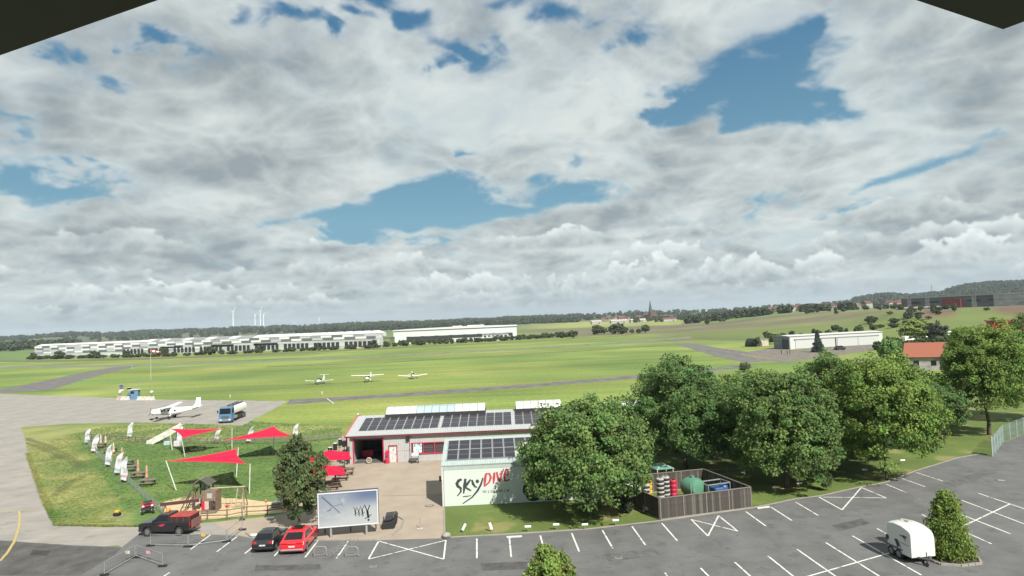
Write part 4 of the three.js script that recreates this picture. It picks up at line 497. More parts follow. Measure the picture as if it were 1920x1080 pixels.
// ---------- banner building ----------
{
  const L = 19.6, H = 4.0, D = 5.8, HB = 5.5, t = thing('banner_building', 'pale mint building with the big skydive banner and solar roof', 'building', -7.62, -66.57, 0.035);
  const wm = clad([0.42, 0.47, 0.45]), sl = Math.atan2(HB - H, D), SL = Math.hypot(HB - H, D);
  part(t, 'wall', [worldUV(prism([[0, 0], [D, 0], [D, HB - 0.12], [0, H - 0.12]], L).rotateY(Math.PI / 2).translate(L / 2, 0, 0), 2)], wm);
  const band = worldUV(box(L + 0.04, 0.42, 0.08, L / 2, H - 0.24, 0.05), 1); part(t, 'gutter_band', [band], clad([0.36, 0.42, 0.40]));
  { const o = part(t, 'roof', [worldUV(box(L + 0.2, 0.1, SL + 0.25), 2)], clad([0.36, 0.43, 0.41])); o.position.set(L / 2, (H + HB) / 2 + 0.0, -D / 2 + 0.02); o.rotation.x = sl; }
  part(t, 'corner_trim', [box(0.12, H - 0.1, 0.1, -0.03, (H - 0.1) / 2, 0.06)], M.white);
  const pg = join([box(1.10, 0.04, 2.22)]); for (let r = 0; r < 2; r++) for (let c = 0; c < (r ? 15 : 6); c++) { const d = 0.95 + 1.14 + r * 2.30, o = part(t, 'solar_panel', [pg], pvM); o.position.set(0.35 + 0.58 + c * 1.165, H + Math.sin(sl) * d + 0.1, -Math.cos(sl) * d + 0.1); o.rotation.x = sl; }
  part(t, 'mounting_rail', [0.9, 3.2, 3.28, 5.5].map(d => { const g = box(d < 3.25 ? 7.1 : 17.5, 0.05, 0.07); g.rotateX(sl); return g.translate(0.35 + (d < 3.25 ? 3.5 : 8.75), H + Math.sin(sl) * d + 0.08, -Math.cos(sl) * d + 0.1); }), M.steel);
  const bt = canvasTex(2048, 384, (c, W, Hh) => {
    const k = W / 19.2, X = (m) => m * k, Y = (m) => Hh - m * (Hh / 3.5); c.fillStyle = '#e3ebe4'; c.fillRect(0, 0, W, Hh);
    const R = rng(8); for (let i = 0; i < 260; i++) { c.fillStyle = `rgba(${150 + R() * 60},${165 + R() * 50},${155 + R() * 50},0.05)`; c.fillRect(R() * W, R() * Hh, 20 + R() * 160, 3 + R() * 16); }
    const stroke = (pts, w0, w1, col) => { c.fillStyle = col; const A = [], B = []; pts.forEach((p, i) => { const a = pts[Math.max(0, i - 1)], b = pts[Math.min(pts.length - 1, i + 1)], dx = X(b[0]) - X(a[0]), dy = Y(b[1]) - Y(a[1]), l = Math.hypot(dx, dy), t = i / (pts.length - 1), w = 1.45 * (w0 + (w1 - w0) * t) * k * (0.55 + 0.9 * Math.sin(Math.PI * Math.min(0.95, t + 0.12))); A.push([X(p[0]) - dy / l * w, Y(p[1]) + dx / l * w]); B.unshift([X(p[0]) + dy / l * w, Y(p[1]) - dx / l * w]); }); c.beginPath(); [...A, ...B].forEach(([x, y], i) => i ? c.lineTo(x, y) : c.moveTo(x, y)); c.closePath(); c.fill(); };
    const ink = '#3b3f45', red = '#cf4a55';
    stroke([[1.75, 2.55], [1.45, 2.45], [1.25, 2.15], [1.35, 1.9], [1.62, 1.68], [1.62, 1.35], [1.4, 1.1], [1.25, 0.95]], 0.09, 0.05, ink);
    stroke([[2.12, 2.6], [2.0, 1.9], [1.88, 1.15]], 0.09, 0.06, ink); stroke([[2.62, 2.5], [2.3, 2.1], [2.05, 1.8], [2.3, 1.6], [2.62, 1.4]], 0.06, 0.08, ink);
    stroke([[2.75, 2.45], [2.85, 2.05], [3.05, 1.75], [3.25, 1.7]], 0.07, 0.05, ink); stroke([[3.85, 2.6], [3.62, 1.95], [3.25, 1.35], [2.7, 0.75], [1.75, 0.18]], 0.05, 0.05, ink); stroke([[1.8, 0.86], [2.25, 0.88], [2.65, 0.93]], 0.035, 0.02, ink);
    c.fillStyle = ink; c.beginPath(); c.ellipse(X(3.28), Y(2.28), 0.17 * k, 0.19 * k, 0, 0, 7); c.fill();
    stroke([[4.15, 2.95], [4.02, 2.3], [3.95, 1.72]], 0.08, 0.06, red); stroke([[4.1, 2.98], [4.5, 2.95], [4.62, 2.6], [4.45, 2.15], [4.0, 1.78]], 0.05, 0.07, red);
    stroke([[5.0, 3.05], [4.92, 2.5], [4.86, 1.95]], 0.08, 0.06, red); stroke([[5.22, 3.1], [5.3, 2.6], [5.42, 2.08]], 0.07, 0.05, red); stroke([[5.82, 3.2], [5.62, 2.6], [5.42, 2.08]], 0.06, 0.05, red);
    stroke([[6.1, 3.2], [6.0, 2.65], [5.95, 2.15]], 0.07, 0.06, red); for (const [y, x] of [[3.22, 6.75], [2.75, 6.45], [2.2, 6.5]]) stroke([[6.05, y], [6.3, y + 0.04], [x, y + 0.12]], 0.06, 0.03, red);
    c.fillStyle = '#4d5256'; c.font = `bold ${0.34 * k}px sans-serif`; c.save(); c.translate(X(3.75), Y(1.12)); c.scale(1, 1); const s = 'HILDESHEIM'; let x = 0; for (const ch of s) { c.fillText(ch, x, 0); x += 0.262 * k; } c.restore();
    // print of two jumpers
    c.fillStyle = '#23262b'; for (const [x0, y0, rx, ry, a] of [[8.3, 1.35, 0.55, 0.75, 0.3], [8.9, 0.75, 0.9, 0.65, -0.3], [10.2, 0.9, 1.1, 0.8, 0.2], [11.3, 0.55, 0.8, 0.5, 0.1], [8.2, 2.1, 0.35, 0.38, 0]]) { c.beginPath(); c.ellipse(X(x0), Y(y0), rx * k, ry * (Hh / 3.5), a, 0, 7); c.fill(); }
    c.fillStyle = '#8d5a52'; for (const [x0, y0, r0] of [[8.25, 2.55, 0.33], [9.1, 1.75, 0.25]]) { c.beginPath(); c.ellipse(X(x0), Y(y0), r0 * k, r0 * 1.2 * (Hh / 3.5), 0, 0, 7); c.fill(); } stroke([[8.6, 1.2], [9.3, 0.5], [10.2, 0.35]], 0.05, 0.04, '#cfd6d2');
  });
  { const o = part(t, 'banner', [box(19.2, 3.5, 0.04)], mat([0.57, 0.585, 0.575], 0.65, { map: bt })); o.position.set(0.12 + 9.6, 1.78, 0.06); o.userData.label = 'white banner with skydive lettering and jumpers'; }
  part(t, 'vent_unit', [rbox(1.0, 0.8, 0.9, 0.06, 8.6, 5.0, -2.2)], M.white); part(t, 'wall_lamp', [rbox(0.2, 0.5, 0.2, 0.04, -0.3, 2.6, -0.6)], M.black);
}

// ---------- billboard ----------
{
  const t = thing('billboard', 'large billboard with a sky picture of jumpers beside the small tree', 'billboard', -14.95, -58.45, 0.14), W = 5.0, H = 2.85, y = 0.95 + H / 2;
  const pic = canvasTex(1024, 584, (c, w, h) => {
    const g = c.createLinearGradient(0, 0, w * 0.2, h); g.addColorStop(0, '#a9b6cc'); g.addColorStop(0.35, '#b9c4d4'); g.addColorStop(0.7, '#c8d2da'); g.addColorStop(1, '#dfe6e8'); c.fillStyle = g; c.fillRect(0, 0, w, h);
    const img = c.getImageData(0, 0, w, h), d = img.data; for (let yy = 0; yy < h; yy++) for (let xx = 0; xx < w; xx++) { const n = fbm(xx / 170, yy / 90 + 4, 5), bl = step(0.25, 0.85, xx / w) * (1 - step(0.05, 0.55, yy / h)), cl = step(0.0, 0.5, n + (yy / h - 0.55) * 0.9), k = (yy * w + xx) * 4; const B = [112, 130, 176]; for (let q = 0; q < 3; q++) { d[k + q] = mix(mix(d[k + q], B[q], bl * 0.85), [224, 230, 234][q], cl * 0.65) + noise(xx / 3, yy / 3) * 6; } } c.putImageData(img, 0, 0);
    c.strokeStyle = '#6d7480'; c.lineCap = 'round'; const ln = (p, wd, col) => { c.strokeStyle = col; c.lineWidth = wd; c.beginPath(); p.forEach(([x, q], i) => i ? c.lineTo(x * w, q * h) : c.moveTo(x * w, q * h)); c.stroke(); };
    ln([[0.06, 0.08], [0.24, 0.40]], 26, '#7b8290'); ln([[0.24, 0.40], [0.35, 0.60]], 20, '#868e9c'); ln([[0.17, 0.52], [0.24, 0.40], [0.40, 0.33]], 22, '#a4abb6'); ln([[0.34, 0.13], [0.36, 0.26]], 9, '#9aa2ae'); ln([[0.38, 0.33], [0.42, 0.42]], 8, '#8a92a0'); ln([[0.14, 0.53], [0.20, 0.50]], 12, '#6a717c');
    const man = (x, y0, s0) => { const s = s0 * 1.08; ln([[x, y0], [x + 0.01 * s, y0 + 0.13 * s]], 26 * s, '#1d2026'); ln([[x, y0], [x - 0.03 * s, y0 - 0.13 * s]], 12 * s, '#22262d'); ln([[x + 0.005, y0], [x + 0.03 * s, y0 - 0.12 * s]], 12 * s, '#22262d'); ln([[x + 0.01 * s, y0 + 0.12 * s], [x - 0.03 * s, y0 + 0.16 * s]], 9 * s, '#22262d'); ln([[x + 0.01 * s, y0 + 0.13 * s], [x + 0.045 * s, y0 + 0.08 * s]], 9 * s, '#2a2d33'); c.fillStyle = '#17191d'; c.beginPath(); c.arc((x + 0.012 * s) * w, (y0 + 0.19 * s) * h, 13 * s, 0, 7); c.fill(); };
    man(0.62, 0.58, 0.75); man(0.68, 0.60, 0.7); man(0.74, 0.58, 0.85); man(0.83, 0.62, 1.35);
  });
  const fm = mat([0.5, 0.51, 0.52], 0.4); part(t, 'housing', [rbox(W + 0.16, H + 0.16, 0.42, 0.03, 0, y, -0.2)], mat([0.05, 0.055, 0.065], 0.6)); part(t, 'picture', [box(W - 0.1, H - 0.1, 0.02, 0, y, 0.03)], mat([0.40, 0.40, 0.40], 0.45, { map: pic }));
  part(t, 'frame', [box(W + 0.12, 0.09, 0.07, 0, y + H / 2, 0.04), box(W + 0.12, 0.09, 0.07, 0, y - H / 2, 0.04), box(0.09, H - 0.1, 0.06, -W / 2, y, 0.04), box(0.09, H - 0.1, 0.06, W / 2, y, 0.04)], fm);
  for (const x of [-1.5, 1.5]) part(t, 'post', [box(0.16, 1.05, 0.16, x, 0.5, -0.1)], M.galv); for (const x of [-2.2, 0, 2.2]) part(t, 'brace', [beam([x, 0, -1.6], [x, 2.6, -0.42], 0.1, 0.1)], M.greyDark);
}
{ const t = thing('hooded_bin', 'black hooded steel container at the kerb beside the billboard', 'container', -11.85, -60.54, 0.12); part(t, 'shell', [prism([[-0.62, 0], [0.42, 0], [0.72, 0.5], [0.78, 1.1], [0.62, 1.3], [0.55, 1.3], [0.35, 0.75], [-0.05, 0.6], [-0.6, 0.55]], 1.0, 0.04)], mat([0.016, 0.017, 0.019], 0.45)); part(t, 'hood', [prism([[-0.4, 0.7], [0.3, 0.82], [0.5, 1.28], [-0.25, 1.22]], 0.96, 0.03)], mat([0.03, 0.031, 0.034], 0.5)); }
single('kerb_post', [box(0.12, 0.95, 0.12, -12.35, 0.475, -60.6), box(0.3, 0.06, 0.3, -12.35, 0.03, -60.6)], M.greyDark, 'short dark grey post between billboard and black container', 'post');
{ const t = thing('bollard', 'thin folding bollard standing on the yard entrance', 'bollard', -8.99, -59.85); part(t, 'post', [bar([0, 0, 0], [0, 0.95, 0], 0.035)], M.galv); part(t, 'base_plate', [box(0.5, 0.03, 0.2, 0, 0.015, 0)], M.white); }
for (const [x, z, l] of [[-9.11, -67.17, 'round iron manhole cover on the yard by the banner building'], [48.03, -67.56, 'round iron manhole cover on the car park by the green fence']]) { const t = thing('manhole_cover', l, 'manhole', x, z); part(t, 'ring', [new THREE.TorusGeometry(0.4, 0.06, 6, 20).rotateX(Math.PI / 2).scale(1, 0.3, 1).translate(0, 0.01, 0)], M.greyDark); part(t, 'lid', [bar([0, 0, 0], [0, 0.02, 0], 0.36, 0.36, 20)], M.concrete); }

// ---------- vehicles ----------
function wheelAt(parent, x, y, z, r, w) { const o = part(parent, 'wheel', [new THREE.CylinderGeometry(r, r, w, 20).rotateX(Math.PI / 2)], M.rubber); o.position.set(x, y, z); part(o, 'rim', [new THREE.CylinderGeometry(r * 0.62, r * 0.62, w + 0.02, 14).rotateX(Math.PI / 2)], M.rim); return o; }
function patch(parent, name, q, m, off = 0.012, inset = [0.06, 0.1]) { // a thin pane on a four cornered face
  const V = q.map(p => new THREE.Vector3(...p)), n = V[1].clone().sub(V[0]).cross(V[3].clone().sub(V[0])).normalize(), at = (u, v) => V[0].clone().lerp(V[1], u).lerp(V[3].clone().lerp(V[2], u), v).addScaledVector(n, off).toArray(), [a, b] = inset; return part(parent, name, [poly([[at(a, b), at(1 - a, b), at(1 - a, 1 - b), at(a, 1 - b)]])], m); }
function passengerCar(label, x, z, turn, o) {   // forward is +x
  const t = thing('parked_car', label, 'car', x, z, turn), m = new THREE.MeshPhysicalMaterial({ color: lin(...o.col), roughness: 0.35, clearcoat: 1, clearcoatRoughness: 0.05, side: THREE.DoubleSide }), L = o.L / 2, W = o.W, r = o.wr, ax = o.axle;
  const arch = (c) => [[c - r * 1.2, 0.26], [c - r * 1.05, r * 1.1], [c - r * 0.5, r * 1.85], [c + r * 0.5, r * 1.85], [c + r * 1.05, r * 1.1], [c + r * 1.2, 0.26]];
  const side = [[-L + 0.08, 0.26], ...arch(-ax), ...arch(ax), [L - 0.1, 0.26], [L, 0.5], [L - 0.04, o.hood * 0.82], [L - 0.35, o.hood * 0.95], [o.ws, o.belt], [-L * 0.55, o.belt + 0.02], [-L + 0.14, o.tail], [-L, o.tail * 0.75], [-L + 0.03, 0.45]];
  part(t, 'body', [prism(side, W, 0.09)], m);
  const b0 = o.belt - 0.04, yt = o.H, wb = W / 2 - 0.07, wt = W / 2 - 0.25, f0 = o.ws + 0.05, f1 = o.ws - 0.75, r1 = o.roofEnd, r0 = -L + 0.2;
  const B = [[f0, b0, wb], [f0, b0, -wb], [r0, o.tail - 0.02, -wb], [r0, o.tail - 0.02, wb]], Tp = [[f1, yt - 0.04, wt], [f1, yt - 0.04, -wt], [r1, yt - 0.06, -wt], [r1, yt - 0.06, wt]];
  part(t, 'cabin', [hexa(B, Tp), hexa(Tp, [[f1 - 0.25, yt, wt - 0.12], [f1 - 0.25, yt, -wt + 0.12], [r1 + 0.35, yt, -wt + 0.12], [r1 + 0.35, yt, wt - 0.12]])], m);
  patch(t, 'windscreen', [B[0], B[1], Tp[1], Tp[0]], M.darkGlass); patch(t, 'rear_window', [B[2], B[3], Tp[3], Tp[2]], M.darkGlass, 0.012, [0.08, 0.16]);
  for (const s of [1, -1]) { const i = s > 0 ? [3, 0] : [1, 2]; patch(t, 'side_window', [B[i[0]], B[i[1]], Tp[i[1]], Tp[i[0]]], M.darkGlass, 0.012, [0.12, 0.14]); part(t, 'door_pillar', [beam([0.0, b0 + 0.06, s * (wb + 0.005)], [-0.12, yt - 0.1, s * (wt + 0.02)], 0.07, 0.03)], m); part(t, 'mirror', [rbox(0.12, 0.13, 0.2, 0.04, f0 - 0.35, o.belt + 0.06, s * (W / 2 + 0.06))], m); part(t, 'tail_light', [rbox(0.08, 0.16, o.lightW, 0.03, -L + 0.04, o.tail * 0.86, s * (W / 2 - 0.08 - o.lightW / 2))], mat([0.38, 0.01, 0.015], 0.2)); part(t, 'headlight', [rbox(0.1, 0.14, 0.36, 0.04, L - 0.08, o.hood * 0.74, s * (W / 2 - 0.28))], M.rim); for (const q of [-1, 1]) wheelAt(t, q * ax, r, s * (W / 2 - 0.11), r, 0.22); }
  part(t, 'roof_window', [box(1.0, 0.01, W * 0.42, (f1 + r1) / 2 + 0.12, yt + 0.005, 0)], M.darkGlass); part(t, 'number_plate', [box(0.02, 0.11, 0.5, -L - 0.012, o.tail * 0.66, 0)], M.white); part(t, 'rear_bumper', [rbox(0.16, 0.14, W - 0.16, 0.05, -L + 0.04, 0.42, 0)], o.bump); part(t, 'sill', [box(o.L - 0.5, 0.1, W - 0.1, 0, 0.25, 0)], M.black); if (o.strip) part(t, 'light_strip', [box(0.03, 0.05, W - 0.4, -L - 0.005, o.tail * 0.86, 0)], mat([0.3, 0.01, 0.01], 0.2)); return t;
}
passengerCar('bright red coupe SUV parked by the billboard', -18.55, -56.55, Math.PI / 2 + 0.03, { L: 4.7, W: 1.95, H: 1.62, belt: 1.0, hood: 1.0, tail: 1.05, ws: 0.95, roofEnd: -1.0, axle: 1.42, wr: 0.37, col: [0.52, 0.012, 0.022], lightW: 0.5, bump: M.steel, strip: 1 });
passengerCar('black hatchback parked beside the red car', -21.15, -57.0, Math.PI / 2 + 0.02, { L: 4.1, W: 1.78, H: 1.48, belt: 0.92, hood: 0.92, tail: 0.98, ws: 0.85, roofEnd: -1.25, axle: 1.26, wr: 0.31, col: [0.008, 0.009, 0.011], lightW: 0.3, bump: M.black });
{ // pickup with a crate body under red tarpaulin
  const t = thing('pickup_truck', 'black pickup with a red covered crate on its bed beside the lawn', 'pickup', -32.1, -61.68, Math.PI - 0.06), m = new THREE.MeshPhysicalMaterial({ color: lin(0.010, 0.010, 0.012), roughness: 0.4, clearcoat: 0.8, clearcoatRoughness: 0.1, side: THREE.DoubleSide });   // forward +x, turned to face -x
  const W = 1.98, r = 0.41, ax = 1.75, arch = (c) => [[c - 0.54, 0.38], [c - 0.46, 0.66], [c - 0.22, 0.86], [c + 0.22, 0.86], [c + 0.46, 0.66], [c + 0.54, 0.38]];
  part(t, 'body', [prism([[-2.8, 0.45], ...arch(-ax + 0.1), ...arch(ax), [2.66, 0.42], [2.74, 0.7], [2.72, 1.08], [2.5, 1.2], [1.25, 1.28], [-2.78, 1.26]], W, 0.07)], m);
  const B = [[1.35, 1.24, 0.9], [1.35, 1.24, -0.9], [-0.62, 1.24, -0.9], [-0.62, 1.24, 0.9]], Tp = [[0.62, 1.86, 0.74], [0.62, 1.86, -0.74], [-0.5, 1.88, -0.74], [-0.5, 1.88, 0.74]]; part(t, 'cab', [hexa(B, Tp), hexa(Tp, [[0.5, 1.92, 0.62], [0.5, 1.92, -0.62], [-0.42, 1.92, -0.62], [-0.42, 1.92, 0.62]])], m);
  patch(t, 'windscreen', [B[0], B[1], Tp[1], Tp[0]], mat([0.05, 0.06, 0.065], 0.08)); patch(t, 'side_window', [B[3], B[0], Tp[0], Tp[3]], M.darkGlass, 0.012, [0.12, 0.14]); patch(t, 'side_window', [B[1], B[2], Tp[2], Tp[1]], M.darkGlass, 0.012, [0.12, 0.14]);
  const cr = part(t, 'crate', [box(2.1, 0.4, 1.7, -1.72, 1.45, 0)], grainy([0.05, 0.012, 0.014], 0.8)); t.scale.set(0.86, 0.98, 0.95); for (let i = 0; i < 4; i++) for (const s of [1, -1]) part(cr, 'slat', [box(0.08, 0.38, 0.04, -2.72 + i * 0.66, 1.45, s * 0.875)], M.woodDark);
  part(t, 'tarpaulin', [rbox(2.2, 0.13, 1.78, 0.06, -1.72, 1.71, 0)], grainy([0.40, 0.06, 0.045], 0.7)); part(t, 'roof_beacon', [rbox(0.3, 0.3, 0.5, 0.1, 0.15, 2.06, 0.1)], mat([0.75, 0.22, 0.04], 0.4)); part(t, 'rear_frame', [box(0.1, 0.7, 1.6, -2.95, 1.0, 0), box(0.5, 0.12, 0.2, -3.1, 0.5, 0)], grainy([0.24, 0.11, 0.09], 0.8));
  for (const s of [1, -1]) { part(t, 'headlight', [rbox(0.1, 0.2, 0.34, 0.04, 2.7, 0.98, s * 0.74)], M.rim); part(t, 'tail_light', [rbox(0.06, 0.4, 0.18, 0.02, -2.79, 1.0, s * 0.86)], mat([0.35, 0.012, 0.02], 0.3)); part(t, 'mirror', [rbox(0.14, 0.22, 0.2, 0.04, 1.05, 1.38, s * 1.08)], M.black); for (const q of [ax, -ax + 0.1]) wheelAt(t, q, r, s * (W / 2 - 0.13), r, 0.27); part(t, 'door_emblem', [prism([[0.25, 0.86], [0.5, 0.95], [0.72, 0.9], [0.45, 1.02], [0.2, 1.08], [-0.15, 1.12], [-0.1, 0.98]], 0.01).translate(0, 0, s * (W / 2 + 0.006))], mat([0.36, 0.02, 0.05], 0.5)); }
  part(t, 'front_bumper', [rbox(0.2, 0.26, W - 0.1, 0.06, 2.72, 0.55, 0)], M.greyDark); part(t, 'grille', [box(0.04, 0.3, 1.1, 2.745, 0.9, 0)], M.black);
}
{ const t = thing('timber_beam', 'long dark red timber beam lying across the sand edge behind the pickup', 'beam', -33.06, -65.75, 0); part(t, 'plank', [beam([-2.0, 1.55, 0], [1.6, 1.75, -0.3], 0.22, 0.28)], grainy([0.10, 0.035, 0.03], 0.9)); for (const x of [-1.6, 1.2]) part(t, 'trestle_leg', [bar([x - 0.25, 0, 0.2], [x, 1.5, -0.1], 0.04), bar([x + 0.25, 0, -0.4], [x, 1.5, -0.1], 0.04)], M.woodDark); }
{ // quad bike, facing the camera
  const t = thing('quad_bike', 'black quad bike with red mudguards on the grass by the pickup', 'quad bike', -38.11, -69.01, -Math.PI / 2 + 0.5), dk = mat([0.014, 0.014, 0.015], 0.6);   // forward +x
  part(t, 'frame', [rbox(1.5, 0.4, 0.5, 0.1, 0, 0.62, 0), rbox(0.8, 0.2, 0.36, 0.08, -0.35, 0.92, 0), bar([0.75, 0.45, -0.4], [0.75, 0.45, 0.4], 0.05), bar([0.9, 0.4, -0.3], [0.9, 0.85, -0.3], 0.03), bar([0.9, 0.4, 0.3], [0.9, 0.85, 0.3], 0.03)], dk);
  for (const [x, s] of [[0.6, 1], [0.6, -1], [-0.6, 1], [-0.6, -1]]) { part(t, 'mudguard', [rbox(0.66, 0.1, 0.36, 0.05, x, 0.82, s * 0.42)], M.red); wheelAt(t, x, 0.3, s * 0.48, 0.3, 0.26); }
  for (const s of [1, -1]) part(t, 'headlight', [rbox(0.08, 0.14, 0.2, 0.03, 0.93, 0.86, s * 0.4)], M.whitePaint); part(t, 'front_panel', [rbox(0.3, 0.22, 0.7, 0.06, 0.72, 0.9, 0)], M.red); part(t, 'handlebar', [bar([0.35, 1.15, -0.4], [0.35, 1.15, 0.4], 0.03), bar([0.5, 0.8, 0], [0.35, 1.15, 0], 0.04)], dk); part(t, 'rack', [box(0.5, 0.04, 0.8, -0.75, 0.98, 0), box(0.35, 0.04, 0.7, 0.75, 1.03, 0)], dk);
}
{ // horse trailer
  const t = thing('box_trailer', 'white box trailer with curved roof parked beside the conifer', 'trailer', 27.55, -48.3, -Math.PI / 2 + 0.12), w = mat([0.50, 0.52, 0.50], 0.35);   // forward +x
  const sec = (x0, h, wd0, x = x0 * 0.78, wd = wd0 * 0.84) => [[x, 0.45, -wd], [x, 0.45, wd], [x, h - 0.35, wd], [x, h - 0.12, wd - 0.08], [x, h - 0.03, wd * 0.6], [x, h, 0], [x, h - 0.03, -wd * 0.6], [x, h - 0.12, -wd + 0.08], [x, h - 0.35, -wd]];
  part(t, 'body', [loft([sec(-1.38, 2.12, 0.93), sec(-1.32, 2.24, 0.96), sec(-0.6, 2.38, 0.97), sec(0.3, 2.38, 0.97), sec(1.1, 2.22, 0.96), sec(1.36, 2.08, 0.95), sec(1.42, 1.98, 0.93)])], w);
  const em = mat([0.03, 0.03, 0.035], 0.6); t.scale.set(1.12, 1.04, 1.14); part(t, 'roof_emblem', [new THREE.TorusGeometry(0.28, 0.02, 6, 24).rotateX(Math.PI / 2).scale(1.5, 0.4, 0.8).translate(-0.2, 2.42, 0)], mat([0.62, 0.62, 0.42], 0.6)); part(t, 'roof_mark', [box(0.3, 0.012, 0.06, -0.2, 2.412, 0.06), box(0.05, 0.012, 0.24, -0.2, 2.412, 0)], em);
  for (const s of [1, -1]) { part(t, 'side_emblem', [prism([[0.5, 1.75], [0.9, 1.72], [0.62, 1.62], [0.75, 1.4], [0.5, 1.6], [0.1, 1.66], [0.4, 1.7]], 0.012).translate(0, 0, s * 0.83)], em); part(t, 'side_figure', [prism([[-0.35, 1.25], [-0.05, 1.3], [0.1, 1.05], [0.25, 0.85], [0.05, 0.9], [-0.1, 0.75], [-0.2, 1.0]], 0.012).translate(0, 0, s * 0.83), prism([[-1.1, 1.35], [-0.9, 1.3], [-0.85, 1.1], [-1.0, 0.95], [-1.15, 1.1]], 0.012).translate(0, 0, s * 0.83)], em); for (const x of [-0.72, -0.02]) wheelAt(t, x, 0.32, s * 0.74, 0.32, 0.18); part(t, 'wing', [rbox(1.45, 0.08, 0.16, 0.03, -0.37, 0.7, s * 0.84)], M.greyDark); part(t, 'side_rail', [box(0.9, 0.03, 0.02, 0.5, 1.18, s * 0.83)], M.grey); }
  part(t, 'drawbar', [beam([0.9, 0.45, -0.5], [1.8, 0.45, 0], 0.09, 0.09), beam([0.9, 0.45, 0.5], [1.8, 0.45, 0], 0.09, 0.09), rbox(0.35, 0.12, 0.12, 0.03, 1.9, 0.47, 0)], M.greyDark); part(t, 'jockey_wheel', [bar([1.5, 0.1, 0.1], [1.5, 0.9, 0.1], 0.03), new THREE.CylinderGeometry(0.11, 0.11, 0.08, 12).rotateX(Math.PI / 2).translate(1.5, 0.11, 0.1)], M.greyDark); part(t, 'chassis', [box(2.1, 0.12, 1.4, 0, 0.42, 0)], M.black);
}
{ // fuel tanker, facing the camera
  const t = thing('fuel_tanker', 'blue cabbed fuel tanker with a white tank on the apron', 'tanker', -58.6, -138.8, -Math.PI / 2 + 0.10), bl = mat([0.07, 0.17, 0.30], 0.35);   // forward +x
  const B = [[5.3, 0.7, 1.22], [5.3, 0.7, -1.22], [3.3, 0.7, -1.22], [3.3, 0.7, 1.22]], T0 = [[5.3, 1.7, 1.22], [5.3, 1.7, -1.22], [3.3, 1.7, -1.22], [3.3, 1.7, 1.22]], T1 = [[5.05, 3.0, 1.15], [5.05, 3.0, -1.15], [3.3, 3.1, -1.15], [3.3, 3.1, 1.15]]; part(t, 'cab', [hexa(B, T0), hexa(T0, T1)], bl);
  patch(t, 'windscreen', [T0[0], T0[1], T1[1], T1[0]], M.darkGlass, 0.015, [0.05, 0.08]); patch(t, 'side_window', [T0[3], T0[0], T1[0], T1[3]], M.darkGlass, 0.015, [0.15, 0.18]); patch(t, 'side_window', [T0[1], T0[2], T1[2], T1[1]], M.darkGlass, 0.015, [0.15, 0.18]);
  part(t, 'bumper', [rbox(0.3, 0.5, 2.4, 0.08, 5.25, 0.6, 0)], mat([0.12, 0.16, 0.22], 0.5)); part(t, 'grille', [box(0.04, 0.5, 1.5, 5.32, 1.2, 0)], M.greyDark); for (const s of [1, -1]) { part(t, 'headlight', [rbox(0.08, 0.2, 0.4, 0.03, 5.41, 0.68, s * 0.85)], M.whitePaint); part(t, 'mirror', [rbox(0.1, 0.6, 0.22, 0.04, 5.2, 2.3, s * 1.42)], M.black); }
  part(t, 'tank', [loft([-5.2, -5.0, 2.9, 3.05].map((x, i) => { const k = i === 0 || i === 3 ? 0.9 : 1; return [...Array(22)].map((_, j) => { const a = j / 22 * 6.2832, c = Math.cos(a), s = Math.sin(a), p = 0.62; return [x, 2.15 + Math.sign(s) * Math.abs(s) ** p * 0.82 * k, -Math.sign(c) * Math.abs(c) ** p * 1.2 * k]; }); }))], mat([0.70, 0.70, 0.66], 0.3)); part(t, 'walkway', [box(7.6, 0.06, 0.8, -1.1, 3.06, 0), box(7.6, 0.3, 0.05, -1.1, 3.15, 0.42), box(7.6, 0.3, 0.05, -1.1, 3.15, -0.42)], M.greyDark); for (const x of [-3.4, -1.2, 1.2]) part(t, 'hatch', [bar([x, 3.05, 0], [x, 3.2, 0], 0.28, 0.26, 12)], M.galv);
  part(t, 'chassis', [box(9.6, 0.3, 1.0, -0.4, 0.95, 0), box(5, 0.5, 2.3, -0.6, 0.95, 0)], M.black); part(t, 'hose_box', [box(1.4, 0.6, 2.35, 1.9, 0.9, 0)], M.grey); for (const x of [4.3, -2.4, -3.8]) for (const s of [1, -1]) wheelAt(t, x, 0.52, s * 1.05, 0.52, 0.3);
}

